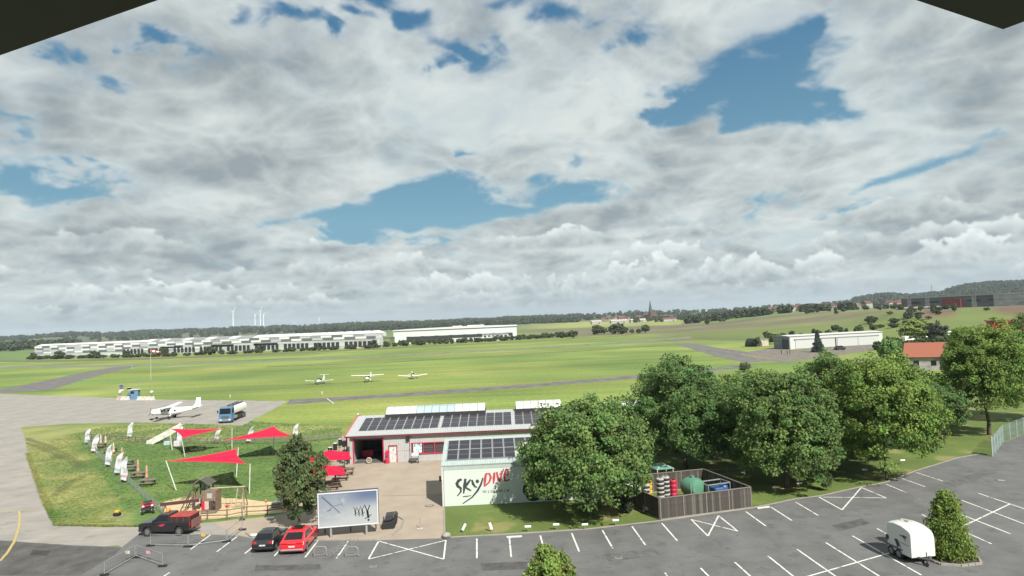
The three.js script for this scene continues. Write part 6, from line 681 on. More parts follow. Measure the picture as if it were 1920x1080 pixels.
// ---------- playground ----------
{
  const t = thing('play_tower', 'wooden playground tower with a pitched roof and swing beam on sand', 'play tower', -32.59, -68.96, 0.06), w = M.wood, dk = M.woodDark;
  for (const [x, z] of [[-0.8, -0.2], [-0.8, -1.8], [0.5, -0.2], [0.5, -1.8]]) part(t, 'post', [box(0.12, 2.4, 0.12, x, 1.2, z)], dk);
  part(t, 'platform', [box(1.5, 0.1, 1.8, -0.15, 1.15, -1.0)], w); const rf = []; for (const s of [1, -1]) for (let i = 0; i < 6; i++) part(t, 'roof_plank', [beam([-0.15 + s * (0.12 + i * 0.15), 3.06 - i * 0.115, -2.0], [-0.15 + s * (0.12 + i * 0.15), 3.06 - i * 0.115, 0.0], 0.17, 0.03).translate(0, 0, 0)], M.woodGrey);
  for (let i = 0; i < 6; i++) part(t, 'rail_board', [box(0.12, 0.7, 0.03, -0.75 + i * 0.25, 1.55, -0.14)], w); part(t, 'green_board', [box(0.9, 0.6, 0.03, -0.3, 1.9, -1.9)], grainy([0.10, 0.22, 0.14], 0.8));
  for (const z of [0.2, -1.7]) part(t, 'slanted_leg', [bar([-2.0, 0, z + 0.3], [-1.0, 2.0, z - 0.1], 0.06), bar([-1.5, 0, z + 0.3], [-1.0, 2.0, z - 0.1], 0.05)], dk); part(t, 'climbing_rail', [bar([-1.9, 1.7, -0.1], [-0.8, 1.75, -0.1], 0.05), bar([-1.9, 1.35, -0.1], [-0.8, 1.4, -0.1], 0.05), bar([-1.6, 1.9, -1.0], [-0.8, 1.95, -1.0], 0.05)], w);
  part(t, 'play_house', [box(0.08, 2.0, 1.5, 0.6, 1.05, 0.2), box(0.08, 2.0, 1.5, 1.75, 1.05, 0.2), box(1.2, 0.9, 0.06, 1.17, 1.6, 0.95), box(1.2, 0.08, 1.5, 1.17, 2.05, 0.2)], M.wood); for (let i = 0; i < 4; i++) part(t, 'house_board', [box(0.24, 1.0, 0.04, 1.3 + i * 0.13, 0.6, 0.97)], dk); part(t, 'house_window', [box(0.5, 0.5, 0.03, 1.2, 1.65, 0.985)], mat([0.3, 0.33, 0.34], 0.3)); part(t, 'house_step', [box(1.5, 0.12, 0.5, 1.2, 0.12, 1.2)], M.woodGrey); part(t, 'slide_panel', [box(0.5, 0.9, 0.04, 0.85, 0.75, 0.93), box(0.5, 0.5, 0.04, -0.35, 0.95, 0.0)], grainy([0.60, 0.42, 0.38], 0.7)); part(t, 'red_panel', [box(0.3, 1.0, 0.04, 0.55, 0.6, 1.0)], M.red);
  part(t, 'swing_beam', [bar([0.9, 2.12, -0.2], [4.35, 2.12, -0.2], 0.07, 0.07, 8)], M.woodPale); for (const s of [1, -1]) part(t, 'frame_leg', [bar([4.2 + (s > 0 ? 0.35 : 0), 0, -0.2 + s * 1.0], [4.2, 2.1, -0.2 + s * 0.12], 0.06)], w); part(t, 'ladder_rail', [bar([3.5, 0, 0.6], [3.6, 2.0, -0.15], 0.05), bar([4.2, 0, 0.6], [4.2, 2.0, -0.15], 0.05)], M.woodPale); for (let i = 1; i < 6; i++) part(t, 'rung', [bar([3.5 + i * 0.015, i * 0.33, 0.6 - i * 0.12], [4.2, i * 0.33, 0.6 - i * 0.12], 0.03)], w);
  for (const x of [2.4, 3.0]) part(t, 'swing', [bar([x, 0.5, -0.2], [x, 2.1, -0.2], 0.012, 0.012, 5), bar([x + 0.4, 0.5, -0.2], [x + 0.4, 2.1, -0.2], 0.012, 0.012, 5), box(0.46, 0.04, 0.2, x + 0.2, 0.5, -0.2)], dk);
}
single('toy_disc', [new THREE.CylinderGeometry(0.22, 0.25, 0.08, 12)], M.orange, 'small orange toy lying in the sand', 'toy').position.fromArray(put(-30.5, -70.31));
{ const pts = [[-31.44, -65.18], [-30.26, -65.19], [-28.31, -65.08], [-26.78, -66], [-24.77, -66.07], [-23.04, -66.81]], t = thing('timber_railing', 'brown timber railing along the front of the sand pit', 'fence', pts[0][0], pts[0][1]); pts.forEach(([x, z], i) => { const X = x - pts[0][0], Z = z - pts[0][1]; part(t, 'post', [box(0.1, 1.05, 0.1, X, 0.525, Z)], M.wood); if (i) { const A = [pts[i - 1][0] - pts[0][0], pts[i - 1][1] - pts[0][1]]; for (const y of [0.5, 0.95]) part(t, 'rail', [beam([A[0], y, A[1] + 0.07], [X, y, Z + 0.07], 0.05, 0.09)], M.wood); } }); }
for (const [x, z, c, l] of [[-28.55, -65.64, M.red, 'small red ball shaped lamp on the timber railing'], [-25.25, -66.95, M.orange, 'faded orange toy hanging on the railing by the small tree']]) { const o = single('railing_ornament', [new THREE.SphereGeometry(0.14, 10, 8), bar([0, -0.4, 0], [0, 0, 0], 0.02)], c, l, 'ornament'); o.position.set(x, 1.2, z); }
{ const t = thing('yellow_slide', 'small yellow toddler slide behind the small tree', 'slide', -23.44, -67.99, 0.4); part(t, 'chute', [beam([-0.6, 0.1, 0], [0.5, 0.9, 0], 0.45, 0.06)], M.yellow); part(t, 'side', [beam([-0.6, 0.2, 0.24], [0.5, 1.0, 0.24], 0.05, 0.16), beam([-0.6, 0.2, -0.24], [0.5, 1.0, -0.24], 0.05, 0.16)], M.yellow); part(t, 'leg', [bar([0.5, 0, 0.2], [0.5, 0.9, 0.2], 0.04), bar([0.5, 0, -0.2], [0.5, 0.9, -0.2], 0.04)], M.cream); }
{ const t = thing('stone_heap', 'grey covered stone heap behind the small tree', 'stone', -24.76, -69.15); part(t, 'block', [rbox(1.3, 0.5, 0.9, 0.1, 0, 0.25, 0)], M.concrete); part(t, 'cover', [new THREE.ConeGeometry(0.5, 0.6, 7).translate(0.2, 0.8, 0)], M.grey); }
// green wire fence from the flags to the pickup
function wireFence(name, label, pts, h, step0, m, post, gap = 0.16, group) { const o = thing(name, label, 'fence', pts[0][0], pts[0][1], 0, group); for (let i = 0; i + 1 < pts.length; i++) { const a = [pts[i][0] - pts[0][0], pts[i][1] - pts[0][1]], b = [pts[i + 1][0] - pts[0][0], pts[i + 1][1] - pts[0][1]], L = Math.hypot(b[0] - a[0], b[1] - a[1]), n = Math.max(1, Math.round(L / step0)); for (let k = 0; k <= n; k++) { if (i && !k) continue; const x = mix(a[0], b[0], k / n), z = mix(a[1], b[1], k / n); part(o, 'post', [box(0.07, h + 0.05, 0.07, x, (h + 0.05) / 2, z)], post); } for (let k = 0; k < n; k++) { const A = [mix(a[0], b[0], k / n), mix(a[1], b[1], k / n)], B = [mix(a[0], b[0], (k + 1) / n), mix(a[1], b[1], (k + 1) / n)], gs = [], ll = Math.hypot(B[0] - A[0], B[1] - A[1]), nv = Math.round(ll / gap), nh = Math.max(2, Math.round(h / (gap * 1.6))); for (let v = 0; v <= nv; v++) { const x = mix(A[0], B[0], v / nv), z = mix(A[1], B[1], v / nv); gs.push(bar([x, 0.06, z], [x, h, z], 0.008, 0.008, 4)); } for (let v = 0; v <= nh; v++) { const y = 0.08 + (h - 0.1) * v / nh; gs.push(bar([A[0], y, A[1]], [B[0], y, B[1]], 0.008, 0.008, 4)); } part(o, 'mesh_panel', gs, m); } } return o; }
wireFence('wire_fence', 'grey green wire mesh fence slanting from the flags to the pickup', [[-76.68, -118.87], [-61.75, -99.6], [-51.32, -86.95], [-43.39, -76.96], [-35.87, -67.76]], 0.95, 2.5, grainy([0.22, 0.27, 0.22], 0.6), grainy([0.20, 0.25, 0.2], 0.6), 0.14);
const galvM = grainy([0.33, 0.33, 0.33], 0.5, { metalness: 0.2 });
function siteFence(label, a, b, h) { const t = thing('site_fence', label, 'fence panel', a[0], a[1], 0, 'mobile fence panels round the gateway'), B = [b[0] - a[0], b[1] - a[1]], L = Math.hypot(...B), gs = []; part(t, 'frame', [bar([0, 0.05, 0], [0, h, 0], 0.028), bar([B[0], 0.05, B[1]], [B[0], h, B[1]], 0.028), bar([0, h, 0], [B[0], h, B[1]], 0.024), bar([0, 0.16, 0], [B[0], 0.16, B[1]], 0.03)], galvM); const n = Math.round(L / 0.26); for (let i = 1; i < n; i++) gs.push(bar([B[0] * i / n, 0.16, B[1] * i / n], [B[0] * i / n, h, B[1] * i / n], 0.0035, 0.0035, 4)); for (let i = 1; i < 4; i++) { const y = 0.16 + (h - 0.16) * i / 4; gs.push(bar([0, y, 0], [B[0], y, B[1]], 0.0035, 0.0035, 4)); } part(t, 'mesh', gs, galvM); for (const q of [0, 1]) part(t, 'foot', [rbox(0.65, 0.13, 0.24, 0.03, B[0] * q, 0.068, B[1] * q)], M.black); return t; }
siteFence('mobile fence panel standing before the pickup', [-31.88, -58.09], [-28.41, -57.46], 1.0); siteFence('mobile fence panel carrying a small yellow plate', [-28.29, -57.45], [-25.5, -58.32], 1.0); siteFence('mobile fence panel turning back to the pavement', [-25.43, -58.38], [-25.42, -61.6], 1.0); siteFence('mobile fence panel running out of the bottom edge', [-31.79, -51.5], [-31.6, -55.23], 1.0); siteFence('mobile fence panel with a pink plate in the gateway', [-31.54, -55.29], [-28.13, -52.91], 1.0);
for (const [x, z, c, l, y] of [[-27.18, -57.78, M.yellow, 'small yellow plate tied to the fence panel', 0.86], [-29.9, -54.19, grainy([0.6, 0.3, 0.33], 0.7), 'small pink plate tied to the gateway fence panel', 0.75], [-31.69, -54.4, grainy([0.55, 0.55, 0.42], 0.7), 'pale oval plate tied to the fence at the bottom edge', 0.75]]) { const o = single('fence_plate', [rbox(0.36, 0.24, 0.03, 0.01)], c, l, 'plate'); o.position.set(x, y, z + 0.05); }
for (const [x, z, l] of [[-26.78, -64.87, 'grey post standing on the kerb by the sand pit']]) { const t = thing('kerb_post', l, 'post', x, z); part(t, 'post', [bar([0, 0, 0], [0, 1.1, 0], 0.05)], M.greyDark); part(t, 'foot', [rbox(0.5, 0.1, 0.3, 0.03, 0, 0.05, 0)], M.black); }
{ const t = thing('lamp_box', 'low yellow topped lamp box on the dry grass', 'lamp', -40.69, -68.08); part(t, 'box', [rbox(0.6, 0.35, 0.5, 0.05, 0, 0.17, 0)], M.black); part(t, 'cap', [rbox(0.4, 0.25, 0.35, 0.08, 0, 0.47, 0)], M.yellow); part(t, 'plate', [bar([0, 0, 0], [0, 0.03, 0], 0.6, 0.6, 16)], M.concrete); }
// bicycle racks
for (const [x, z, l] of [[-16.01, -53.63, 'curved steel bicycle stand next to the red car'], [-13.41, -53.26, 'curved steel bicycle stand farther from the red car']]) { const t = thing('bicycle_stand', l, 'bicycle stand', x, z, 0.02, 'bicycle stands'); const c = new THREE.CatmullRomCurve3([[-0.5, 0, 0], [-0.5, 0.62, 0], [-0.38, 0.78, -0.02], [0.3, 0.78, -0.02], [0.46, 0.62, 0], [0.5, 0, 0]].map(p => new THREE.Vector3(...p)), false, 'catmullrom', 0.1); part(t, 'hoop', [new THREE.TubeGeometry(c, 30, 0.035, 8)], galvM); part(t, 'cross_bar', [bar([-0.5, 0.2, 0], [0.5, 0.2, 0], 0.022)], galvM); part(t, 'foot', [box(0.16, 0.02, 0.16, -0.5, 0.01, 0), box(0.16, 0.02, 0.16, 0.5, 0.01, 0)], M.greyDark); }
{ const t = thing('bicycle_rack', 'low wire bicycle rack between the two steel stands', 'bicycle rack', -14.9, -55.21, 0.0); part(t, 'frame', [bar([-0.4, 0.05, 2.0], [0.45, 0.05, -2.3], 0.025), bar([0.3, 0.05, 2.0], [1.1, 0.05, -2.3], 0.025)], galvM); for (let i = 0; i < 7; i++) { const z = 1.8 - i * 0.62, x = -0.37 + i * 0.122; part(t, 'holder', [bar([x, 0.05, z], [x + 0.05, 0.5, z], 0.012), bar([x + 0.05, 0.5, z], [x + 0.65, 0.5, z], 0.012), bar([x + 0.65, 0.5, z], [x + 0.7, 0.05, z], 0.012)], galvM); } }
// small plates on stakes along the bays, and a stone
const stakes = [[-5.11, -58.15, 0.5, 'tilted white plate on the grass, first from the yard entrance'], [-2.61, -58.11, -0.3, 'tilted white plate on the grass, second from the yard entrance'], [0.49, -57.56, 0, 'white bay plate on a stake, first under the big round tree'], [2.91, -57.81, 0, 'white bay plate on a stake, second under the big round tree'], [5.33, -57.49, 0, 'white bay plate on a stake, third under the big round tree'], [8.06, -58.29, 0, 'white bay plate on a stake by the small dark shrub'], [25.13, -66.74, 0, 'white bay plate in the shade right of the wooden fence, first'], [28.01, -67.93, 0, 'white bay plate in the shade right of the wooden fence, second'], [36.94, -72.36, 0, 'white bay plate in the shade left of the slim trunk'], [43.06, -75.93, 0, 'white bay plate right of the slim trunk'], [46.85, -78.35, 0, 'white bay plate on the sunny verge far right']];
for (const [x, z, r, l] of stakes) { const t = thing('bay_plate', l, 'sign', x, z, 0, 'bay number plates'); part(t, 'stake', [bar([0, 0, 0], [r * 0.25, 0.42, 0], 0.02)], M.galv); const o = part(t, 'plate', [rbox(r ? 0.22 : 0.55, r ? 0.6 : 0.16, 0.16, 0.04)], M.whitePaint); o.position.set(r * 0.25, 0.48, 0); o.rotation.z = -r; }
single('boulder', [new THREE.IcosahedronGeometry(0.34, 1).scale(1.2, 0.75, 1).translate(0, 0.2, 0)], M.concrete, 'pale boulder at the corner of the yard entrance', 'boulder').position.fromArray(put(-6.4, -57.05));
for (const [x, z, a, l] of [[-0.69, -56.32, 0.05, 'white concrete wheel stop at the third bay'], [21.99, -61.59, 0.25, 'white concrete wheel stop right of the wooden fence']]) { const o = single('wheel_stop', [rbox(1.3, 0.14, 0.2, 0.04, 0, 0.07, 0)], M.white, l, 'wheel stop'); o.position.set(x, 0, z); o.rotation.y = a; }
for (const [x, z, l] of [[-23.66, -59.86, 'white plate lying on the kerb island left of the cars'], [-21.79, -59.76, 'white plate lying on the kerb behind the black car'], [-24.12, -65.01, 'white plate on the pavement by the railing']]) { const o = single('ground_plate', [rbox(0.75, 0.12, 0.35, 0.03, 0, 0.06, 0)], M.whitePaint, l, 'plate'); o.position.set(x, 0, z); }

// ---------- wooden enclosure ----------
{
  const a = [12.18, -59.4], b = [21.02, -61.86], rot = Math.atan2(-(b[1] - a[1]), b[0] - a[0]), L = Math.hypot(b[0] - a[0], b[1] - a[1]), Dp = 8.6, H = 1.9;
  const t = thing('board_fence', 'weathered board fence round the storage yard', 'fence', a[0], a[1], rot), R = rng(66), ms = [grainy([0.075, 0.066, 0.058], 0.95), grainy([0.10, 0.088, 0.075], 0.95), grainy([0.14, 0.128, 0.108], 0.95), grainy([0.06, 0.054, 0.05], 0.95)], bg = join([box(0.172, H - 0.12, 0.025)]);
  const run = (x0, z0, x1, z1) => { const l = Math.hypot(x1 - x0, z1 - z0), n = Math.round(l / 0.185), ang = Math.atan2(-(z1 - z0), x1 - x0); for (let i = 0; i < n; i++) { const k = (i + 0.5) / n, o = part(t, 'board', [bg], ms[R() < 0.13 ? 2 : R() < 0.4 ? 0 : R() < 0.6 ? 3 : 1]); o.position.set(mix(x0, x1, k), H / 2 + (R() - 0.5) * 0.03, mix(z0, z1, k)); o.rotation.y = ang; o.translateZ((R() - 0.5) * 0.02); } part(t, 'top_rail', [beam([x0, H - 0.02, z0], [x1, H - 0.02, z1], 0.12, 0.07)], M.woodGrey); part(t, 'base_rail', [beam([x0, 0.05, z0], [x1, 0.05, z1], 0.16, 0.1)], grainy([0.30, 0.27, 0.22], 0.9)); const m = Math.max(1, Math.round(l / 2.3)); for (let i = 0; i <= m; i++) part(t, 'post', [box(0.11, H, 0.11, mix(x0, x1, i / m), H / 2, mix(z0, z1, i / m))], M.woodGrey); };
  run(0, 0, L, 0); run(-0.05, -0.1, -1.0, -Dp); run(L + 0.05, -0.1, L + 0.1, -Dp + 0.6); run(-0.8, -Dp - 0.1, L + 0.1, -Dp + 0.5);
  const P = (x, z) => { const c = Math.cos(rot), s = Math.sin(rot); return [a[0] + x * c + z * s, a[1] - x * s + z * c]; };
  const drum = (label, x, z, n, cols, r, h, name, cat) => { const [X, Z] = P(x, z), o = thing(name, label, cat, X, Z, rot); for (let i = 0; i < n; i++) part(o, 'ring', [new THREE.LatheGeometry([[r * 0.45, 0], [r * 0.85, 0], [r, h * 0.25], [r, h * 0.75], [r * 0.85, h], [r * 0.45, h]].map(([q, y]) => new THREE.Vector2(q, y)), 16).translate(0, i * h, 0)], cols[i % cols.length]); return o; };
  const wh = grainy([0.46, 0.46, 0.44], 0.8), bk = grainy([0.02, 0.02, 0.02], 0.8);
  drum('tall stack of black and white rings, left one of the pair', 2.5, -4.6, 12, [bk, wh], 0.36, 0.2, 'ring_stack', 'stack'); drum('tall stack of black and white rings, right one of the pair', 3.3, -5.0, 12, [bk, wh], 0.36, 0.2, 'ring_stack', 'stack'); drum('black and white ring stack beside the yellow drum', 1.0, -4.6, 10, [bk, wh], 0.34, 0.2, 'ring_stack', 'stack'); drum('yellow drum on a black one in the storage yard', 1.55, -5.1, 5, [bk, M.yellow, M.yellow, M.yellow, M.yellow], 0.32, 0.44, 'drum_stack', 'drum'); drum('tall red drum stack left of the green tank', 4.1, -5.0, 5, [M.red, M.redTrim], 0.34, 0.4, 'drum_stack', 'drum'); drum('short red drum in front of the ring stacks', 2.9, -3.4, 2, [M.red], 0.34, 0.42, 'drum_stack', 'drum'); drum('short red drum beside the tall red stack', 3.75, -3.6, 2, [M.red, M.redTrim], 0.38, 0.42, 'drum_stack', 'drum');
  { const [X, Z] = P(1.3, -3.5), o = thing('crate_heap', 'red plastic crate heap at the foot of the ring stacks', 'crate', X, Z, rot); part(o, 'crate', [rbox(0.8, 0.5, 0.6, 0.06, 0, 0.25, 0)], M.red); part(o, 'lid', [rbox(0.5, 0.35, 0.5, 0.08, 0.1, 0.67, 0)], M.redTrim); }
  { const [X, Z] = P(5.6, -4.0), o = thing('tank_trailer', 'green round tank on wheels in the storage yard', 'tank', X, Z, rot + 0.25); part(o, 'tank', [loft([[-0.95, 0.5], [-0.85, 0.8], [-0.5, 0.98], [0.5, 1.0], [0.85, 0.82], [0.95, 0.5]].map(([z, r]) => [...Array(20)].map((_, j) => [Math.cos(j / 20 * 6.2832) * r, 1.35 + Math.sin(j / 20 * 6.2832) * r * 0.95, z])))], M.green); part(o, 'hatch', [bar([0, 2.2, 0], [0, 2.45, 0], 0.22, 0.2, 12)], M.green); part(o, 'chassis', [box(1.6, 0.14, 2.2, 0, 0.45, 0), beam([-0.9, 0.4, 0.9], [-1.5, 0.3, 1.6], 0.1, 0.1)], M.green); for (const s of [0.75, -0.75]) wheelAt(o, s, 0.34, 1.12, 0.34, 0.2); part(o, 'ladder', [bar([-1.15, 0.1, 1.0], [-0.85, 1.9, 0.6], 0.03), bar([-0.85, 0.1, 1.2], [-0.6, 1.9, 0.75], 0.03)], M.galv); }
  { const [X, Z] = P(7.5, -3.4), o = thing('cage_trailer', 'grey framed cage trailer loaded with a blue machine', 'trailer', X, Z, rot + 0.05), fr = []; for (const [x, z] of [[-1.1, 0.75], [1.3, 0.75], [-1.1, -0.75], [1.3, -0.75]]) fr.push(bar([x, 0.5, z], [x, 1.75, z], 0.04)); for (const y of [0.5, 1.75]) { fr.push(beam([-1.1, y, 0.75], [1.3, y, 0.75], 0.07, 0.09), beam([-1.1, y, -0.75], [1.3, y, -0.75], 0.07, 0.09), beam([-1.1, y, -0.75], [-1.1, y, 0.75], 0.07, 0.09), beam([1.3, y, -0.75], [1.3, y, 0.75], 0.07, 0.09)); } part(o, 'cage', fr, M.galv); part(o, 'floor', [box(2.4, 0.08, 1.5, 0.1, 0.55, 0)], M.greyDark); part(o, 'machine', [rbox(1.5, 0.7, 1.1, 0.15, 0.5, 0.98, 0.1), new THREE.SphereGeometry(0.42, 14, 10).translate(0.9, 1.2, 0.3)], M.blue); part(o, 'front_board', [box(0.05, 1.1, 1.4, -1.05, 1.1, 0)], M.grey); for (const s of [1, -1]) wheelAt(o, 0.1, 0.3, s * 0.85, 0.3, 0.18); }
  { const [X, Z] = P(1.3, -1.0), o = thing('board_stack', 'pale boards lying inside the wooden fence corner', 'boards', X, Z, rot); for (let i = 0; i < 5; i++) part(o, 'board', [box(1.9, 0.06, 0.17, 0, 0.35 + (i % 2) * 0.01, -0.4 + i * 0.19)], M.woodPale); part(o, 'bearer', [box(0.1, 0.32, 0.9, -0.7, 0.16, 0), box(0.1, 0.32, 0.9, 0.7, 0.16, 0)], M.woodDark); }
  { const [X, Z] = P(-0.1, -2.4), o = thing('hand_cart', 'small grey hand cart against the shaded fence side', 'cart', X, Z, rot + 1.4); part(o, 'tray', [rbox(1.2, 0.3, 0.6, 0.05, 0, 0.55, 0)], M.grey); part(o, 'handle', [bar([0.6, 0.6, 0.2], [1.1, 1.0, 0.2], 0.025), bar([0.6, 0.6, -0.2], [1.1, 1.0, -0.2], 0.025)], M.steel); for (const s of [1, -1]) wheelAt(o, -0.2, 0.25, s * 0.38, 0.25, 0.08); }
  { const o = thing('garden_pavilion', 'pale green pavilion roof behind the storage yard', 'pavilion', 15.52, -73.73, 0.2), s = 1.0; for (const [x, z] of [[s, s], [s, -s], [-s, s], [-s, -s]]) part(o, 'post', [bar([x * 0.9, 0, z * 0.9], [x * 0.9, 1.35, z * 0.9], 0.05)], M.white); const c = [[s, 1.3, s], [s, 1.3, -s], [-s, 1.3, -s], [-s, 1.3, s]]; for (let i = 0; i < 4; i++) { part(o, 'roof_panel', [poly([[c[i], c[(i + 1) % 4], [0, 1.8, 0]]])], grainy([0.12, 0.28, 0.22], 0.7)); part(o, 'hip_trim', [bar(c[i], [0, 1.82, 0], 0.035)], M.white); } }
}

// ---------- right hand side ----------
{ const pts = [[54.54, -77.83], [61.3, -85.36], [67.61, -90.16], [77.48, -97.5]]; wireFence('mesh_fence', 'tall green steel mesh fence at the car park edge', pts, 2.15, 2.6, grainy([0.30, 0.40, 0.38], 0.6), grainy([0.34, 0.42, 0.40], 0.6), 0.1); const t = thing('sheet_panel', 'white sheet panel on the end post of the green mesh fence', 'panel', pts[0][0] + 0.25, pts[0][1] - 0.3, 0.9); part(t, 'sheet', [box(0.9, 1.5, 0.04, 0.4, 1.3, 0)], M.white); part(t, 'post', [box(0.1, 2.3, 0.1, 0, 1.15, 0)], M.white); }
{ const t = thing('camper_van', 'white camper van behind the big round tree', 'van', 17.94, -117.52, 0.15); part(t, 'body', [rbox(6, 2.4, 2.3, 0.25, 0, 1.75, 0)], M.whitePaint); part(t, 'cab', [rbox(1.4, 1.5, 2.1, 0.25, 3.2, 1.2, 0)], M.whitePaint); part(t, 'alcove', [rbox(1.6, 0.9, 2.2, 0.3, 3.0, 2.6, 0)], M.whitePaint); for (const x of [-1.6, 0.3]) part(t, 'window', [box(1.0, 0.55, 0.05, x, 2.05, 1.16)], M.darkGlass); part(t, 'emblem', [new THREE.TorusGeometry(0.3, 0.08, 6, 14).translate(2.2, 1.6, 1.16)], M.black); for (const x of [-2, 2.8]) for (const s of [1, -1]) wheelAt(t, x, 0.36, s * 0.98, 0.36, 0.24); }
{ const t = thing('house', 'house with an orange tiled hip roof among the trees', 'house', 114.5, -184, -0.5); part(t, 'wall', [box(13, 3.6, 9, 0, 1.8, 0)], plaster[2]); const e = [[7.2, 3.5, 5.2], [7.2, 3.5, -5.2], [-7.2, 3.5, -5.2], [-7.2, 3.5, 5.2]], r1 = [3, 7.2, 0], r2 = [-6.4, 7.2, 0]; part(t, 'roof', [poly([[e[3], e[0], r1, r2], [e[1], e[2], r2, r1], [e[0], e[1], r1], [e[2], e[3], r2], [e[0], e[3], e[2], e[1]]])], grainy([0.31, 0.105, 0.06], 0.85)); for (const x of [-4, 0, 4]) part(t, 'window', [box(1.2, 1.3, 0.1, x, 1.9, 4.52)], M.darkGlass); part(t, 'door', [box(1, 2.1, 0.1, 2, 1.05, 4.53)], M.woodDark); }
{ const t = thing('red_hall', 'bright red hall with a flat roof behind the trees at the right edge', 'hall', 199.6, -262, -0.5), H = 9.5; part(t, 'wall', [box(22, H, 16, 0, H / 2, 0)], grainy([0.45, 0.015, 0.03], 0.6)); part(t, 'roof', [box(23, 0.5, 17, 0, H + 0.26, 0)], grainy([0.30, 0.02, 0.03], 0.6)); for (const x of [-8, 8]) part(t, 'window', [box(3, 2, 0.2, x, 5, 8.05)], M.darkGlass); }
[[184.4, -313.5, 'white delivery van behind the tree tops left of the orange roof', 0.3, [5.6, 2.3, 2.1]], [186.7, -306.8, 'white caravan parked behind the trees by the orange roof', 0.1, [5, 2.3, 2.2]], [224.4, -346.5, 'cream caravan parked behind the trees right of the orange roof', 0.2, [6, 2.5, 2.3]]].forEach(([x, z, l, r, [w, h, d]]) => { const t = thing('parked_van', l, 'van', x, z, r); part(t, 'body', [rbox(w, h, d, 0.3, 0, h / 2 + 0.5, 0)], M.whitePaint); part(t, 'window', [box(w * 0.4, 0.6, 0.05, 0, h * 0.5 + 0.9, d / 2 + 0.01)], M.darkGlass); for (const q of [-w * 0.3, w * 0.3]) part(t, 'wheel', [bar([q, 0.35, -d / 2 + 0.1], [q, 0.35, d / 2], 0.35, 0.35, 12)], M.rubber); });
{ const t = thing('low_store', 'low dark roofed store behind the trees left of the red hall', 'building', 164.5, -235, -0.4); part(t, 'wall', [box(9, 4, 6, 0, 2, 0)], plaster[1]); part(t, 'roof', [box(10, 0.4, 7, 0, 4.2, 0)], M.greyDark); part(t, 'door', [box(2.4, 2.6, 0.1, 1, 1.3, 3.05)], M.woodDark); }
{ const t = thing('picket_rail', 'dark timber railing in the shade behind the storage yard', 'fence', 18.57, -72.48); for (let i = 0; i < 4; i++) part(t, 'post', [box(0.12, 1.2, 0.12, i * 1.9, 0.6, -i * 0.15)], M.woodGrey); for (const y of [0.6, 1.1]) part(t, 'rail', [beam([0, y, 0.08], [5.7, y, -0.37], 0.05, 0.12)], M.woodGrey); }

// ---------- trees ----------
const big = (seed, rx, ry, rz, cy, col, o = {}) => ({ seed, clumps: 560, per: 92, rx, ry, rz, cy, clumpR: 0.90, leaf: 0.275, col, trunk: Math.max(1.6, cy - ry * 0.85), r: 0.26, vary: 0.6, fill: 0.5, bump: 0.2, limbs: 10, skirt: 0.65, ...o });
const gA = [0.124, 0.204, 0.054], gB = [0.098, 0.178, 0.048], gC = [0.158, 0.245, 0.048], gD = [0.180, 0.240, 0.062];
tree('round_tree', 'big round dense tree before the banner building', 'tree', 6.3, -61.8, big(101, 6.6, 5.3, 6.5, 5.9, gA, { under: 0.74, trunk: 2.0, skirt: 0.9, egg: 0.12, bump: 0.14 }));
tree('maple_tree', 'tall broad dark tree right of the round one, behind the storage yard', 'tree', 19.04, -76.94, big(102, 7.4, 6.3, 6.8, 7.3, gB, { bump: 0.22, under: 1.0 }));
tree('round_tree', 'broad bushy tree right behind the storage yard', 'tree', 27.0, -68.5, big(103, 6.0, 5.8, 5.8, 6.4, gA, { bump: 0.22, under: 0.85, trunk: 2.0, skirt: 0.85 }));
tree('maple_tree', 'tree with thin crown between the bushy one and the slim trunk', 'tree', 35.2, -75.0, big(104, 5.8, 6.2, 5.6, 7.4, gA, { bump: 0.26, under: 1.05 }));
tree('maple_tree', 'yellow green tree on a slim bare trunk by the crossed bay', 'tree', 37.84, -69.68, big(105, 6.5, 5.8, 6.0, 7.6, gC, { trunk: 3.2, bump: 0.24, r: 0.15, under: 0.95 }));
tree('round_tree', 'tall tree with a full crown by the green mesh fence', 'tree', 63.2, -90.5, big(106, 5.9, 6.6, 5.8, 9.2, gC, { trunk: 3.6, bump: 0.22, under: 1.0 }));
tree('round_tree', 'tall tree at the right edge of the view', 'tree', 76, -99, big(107, 6.4, 6.8, 6.2, 9.4, gA, { trunk: 3.6, under: 1.0 }));
tree('maple_tree', 'tree rising behind the bushy one, left of the pale crowned', 'tree', 42.5, -92, big(108, 6.2, 4.6, 5.6, 6.2, gC, { bump: 0.26, under: 1.05 }));
tree('maple_tree', 'pale crowned tree between the long hangar and the orange roof', 'tree', 53.5, -104, big(109, 6.0, 4.2, 5.6, 5.4, gD, { bump: 0.26, clumps: 400, under: 1.05 }));
tree('round_tree', 'tree standing below the orange roof', 'tree', 62.0, -104, big(110, 6.0, 3.5, 5.6, 4.6, gC, { clumps: 400, under: 1.05 }));
tree('round_tree', 'dark tree filling the shade behind the crossed bay', 'tree', 31.5, -80, big(111, 4.8, 4.6, 4.6, 5.2, gB, { clumps: 400, under: 1.1, trunk: 1.2 }));
tree('round_tree', 'dark low tree behind the slim trunk', 'tree', 41.5, -80, big(119, 4.6, 3.4, 4.4, 4.0, gB, { clumps: 400, under: 1.1, trunk: 1.2 }));
tree('round_tree', 'low spreading tree left of the green mesh fence', 'tree', 56, -90, big(120, 4.4, 3.2, 4.2, 4.4, gB, { clumps: 400, under: 1.0, trunk: 1.6 }));
tree('maple_tree', 'tree filling the gap behind the storage yard between the broad crowns', 'tree', 27.0, -83, big(121, 5.6, 4.6, 5.2, 5.8, gA, { bump: 0.26, under: 1.1 }));
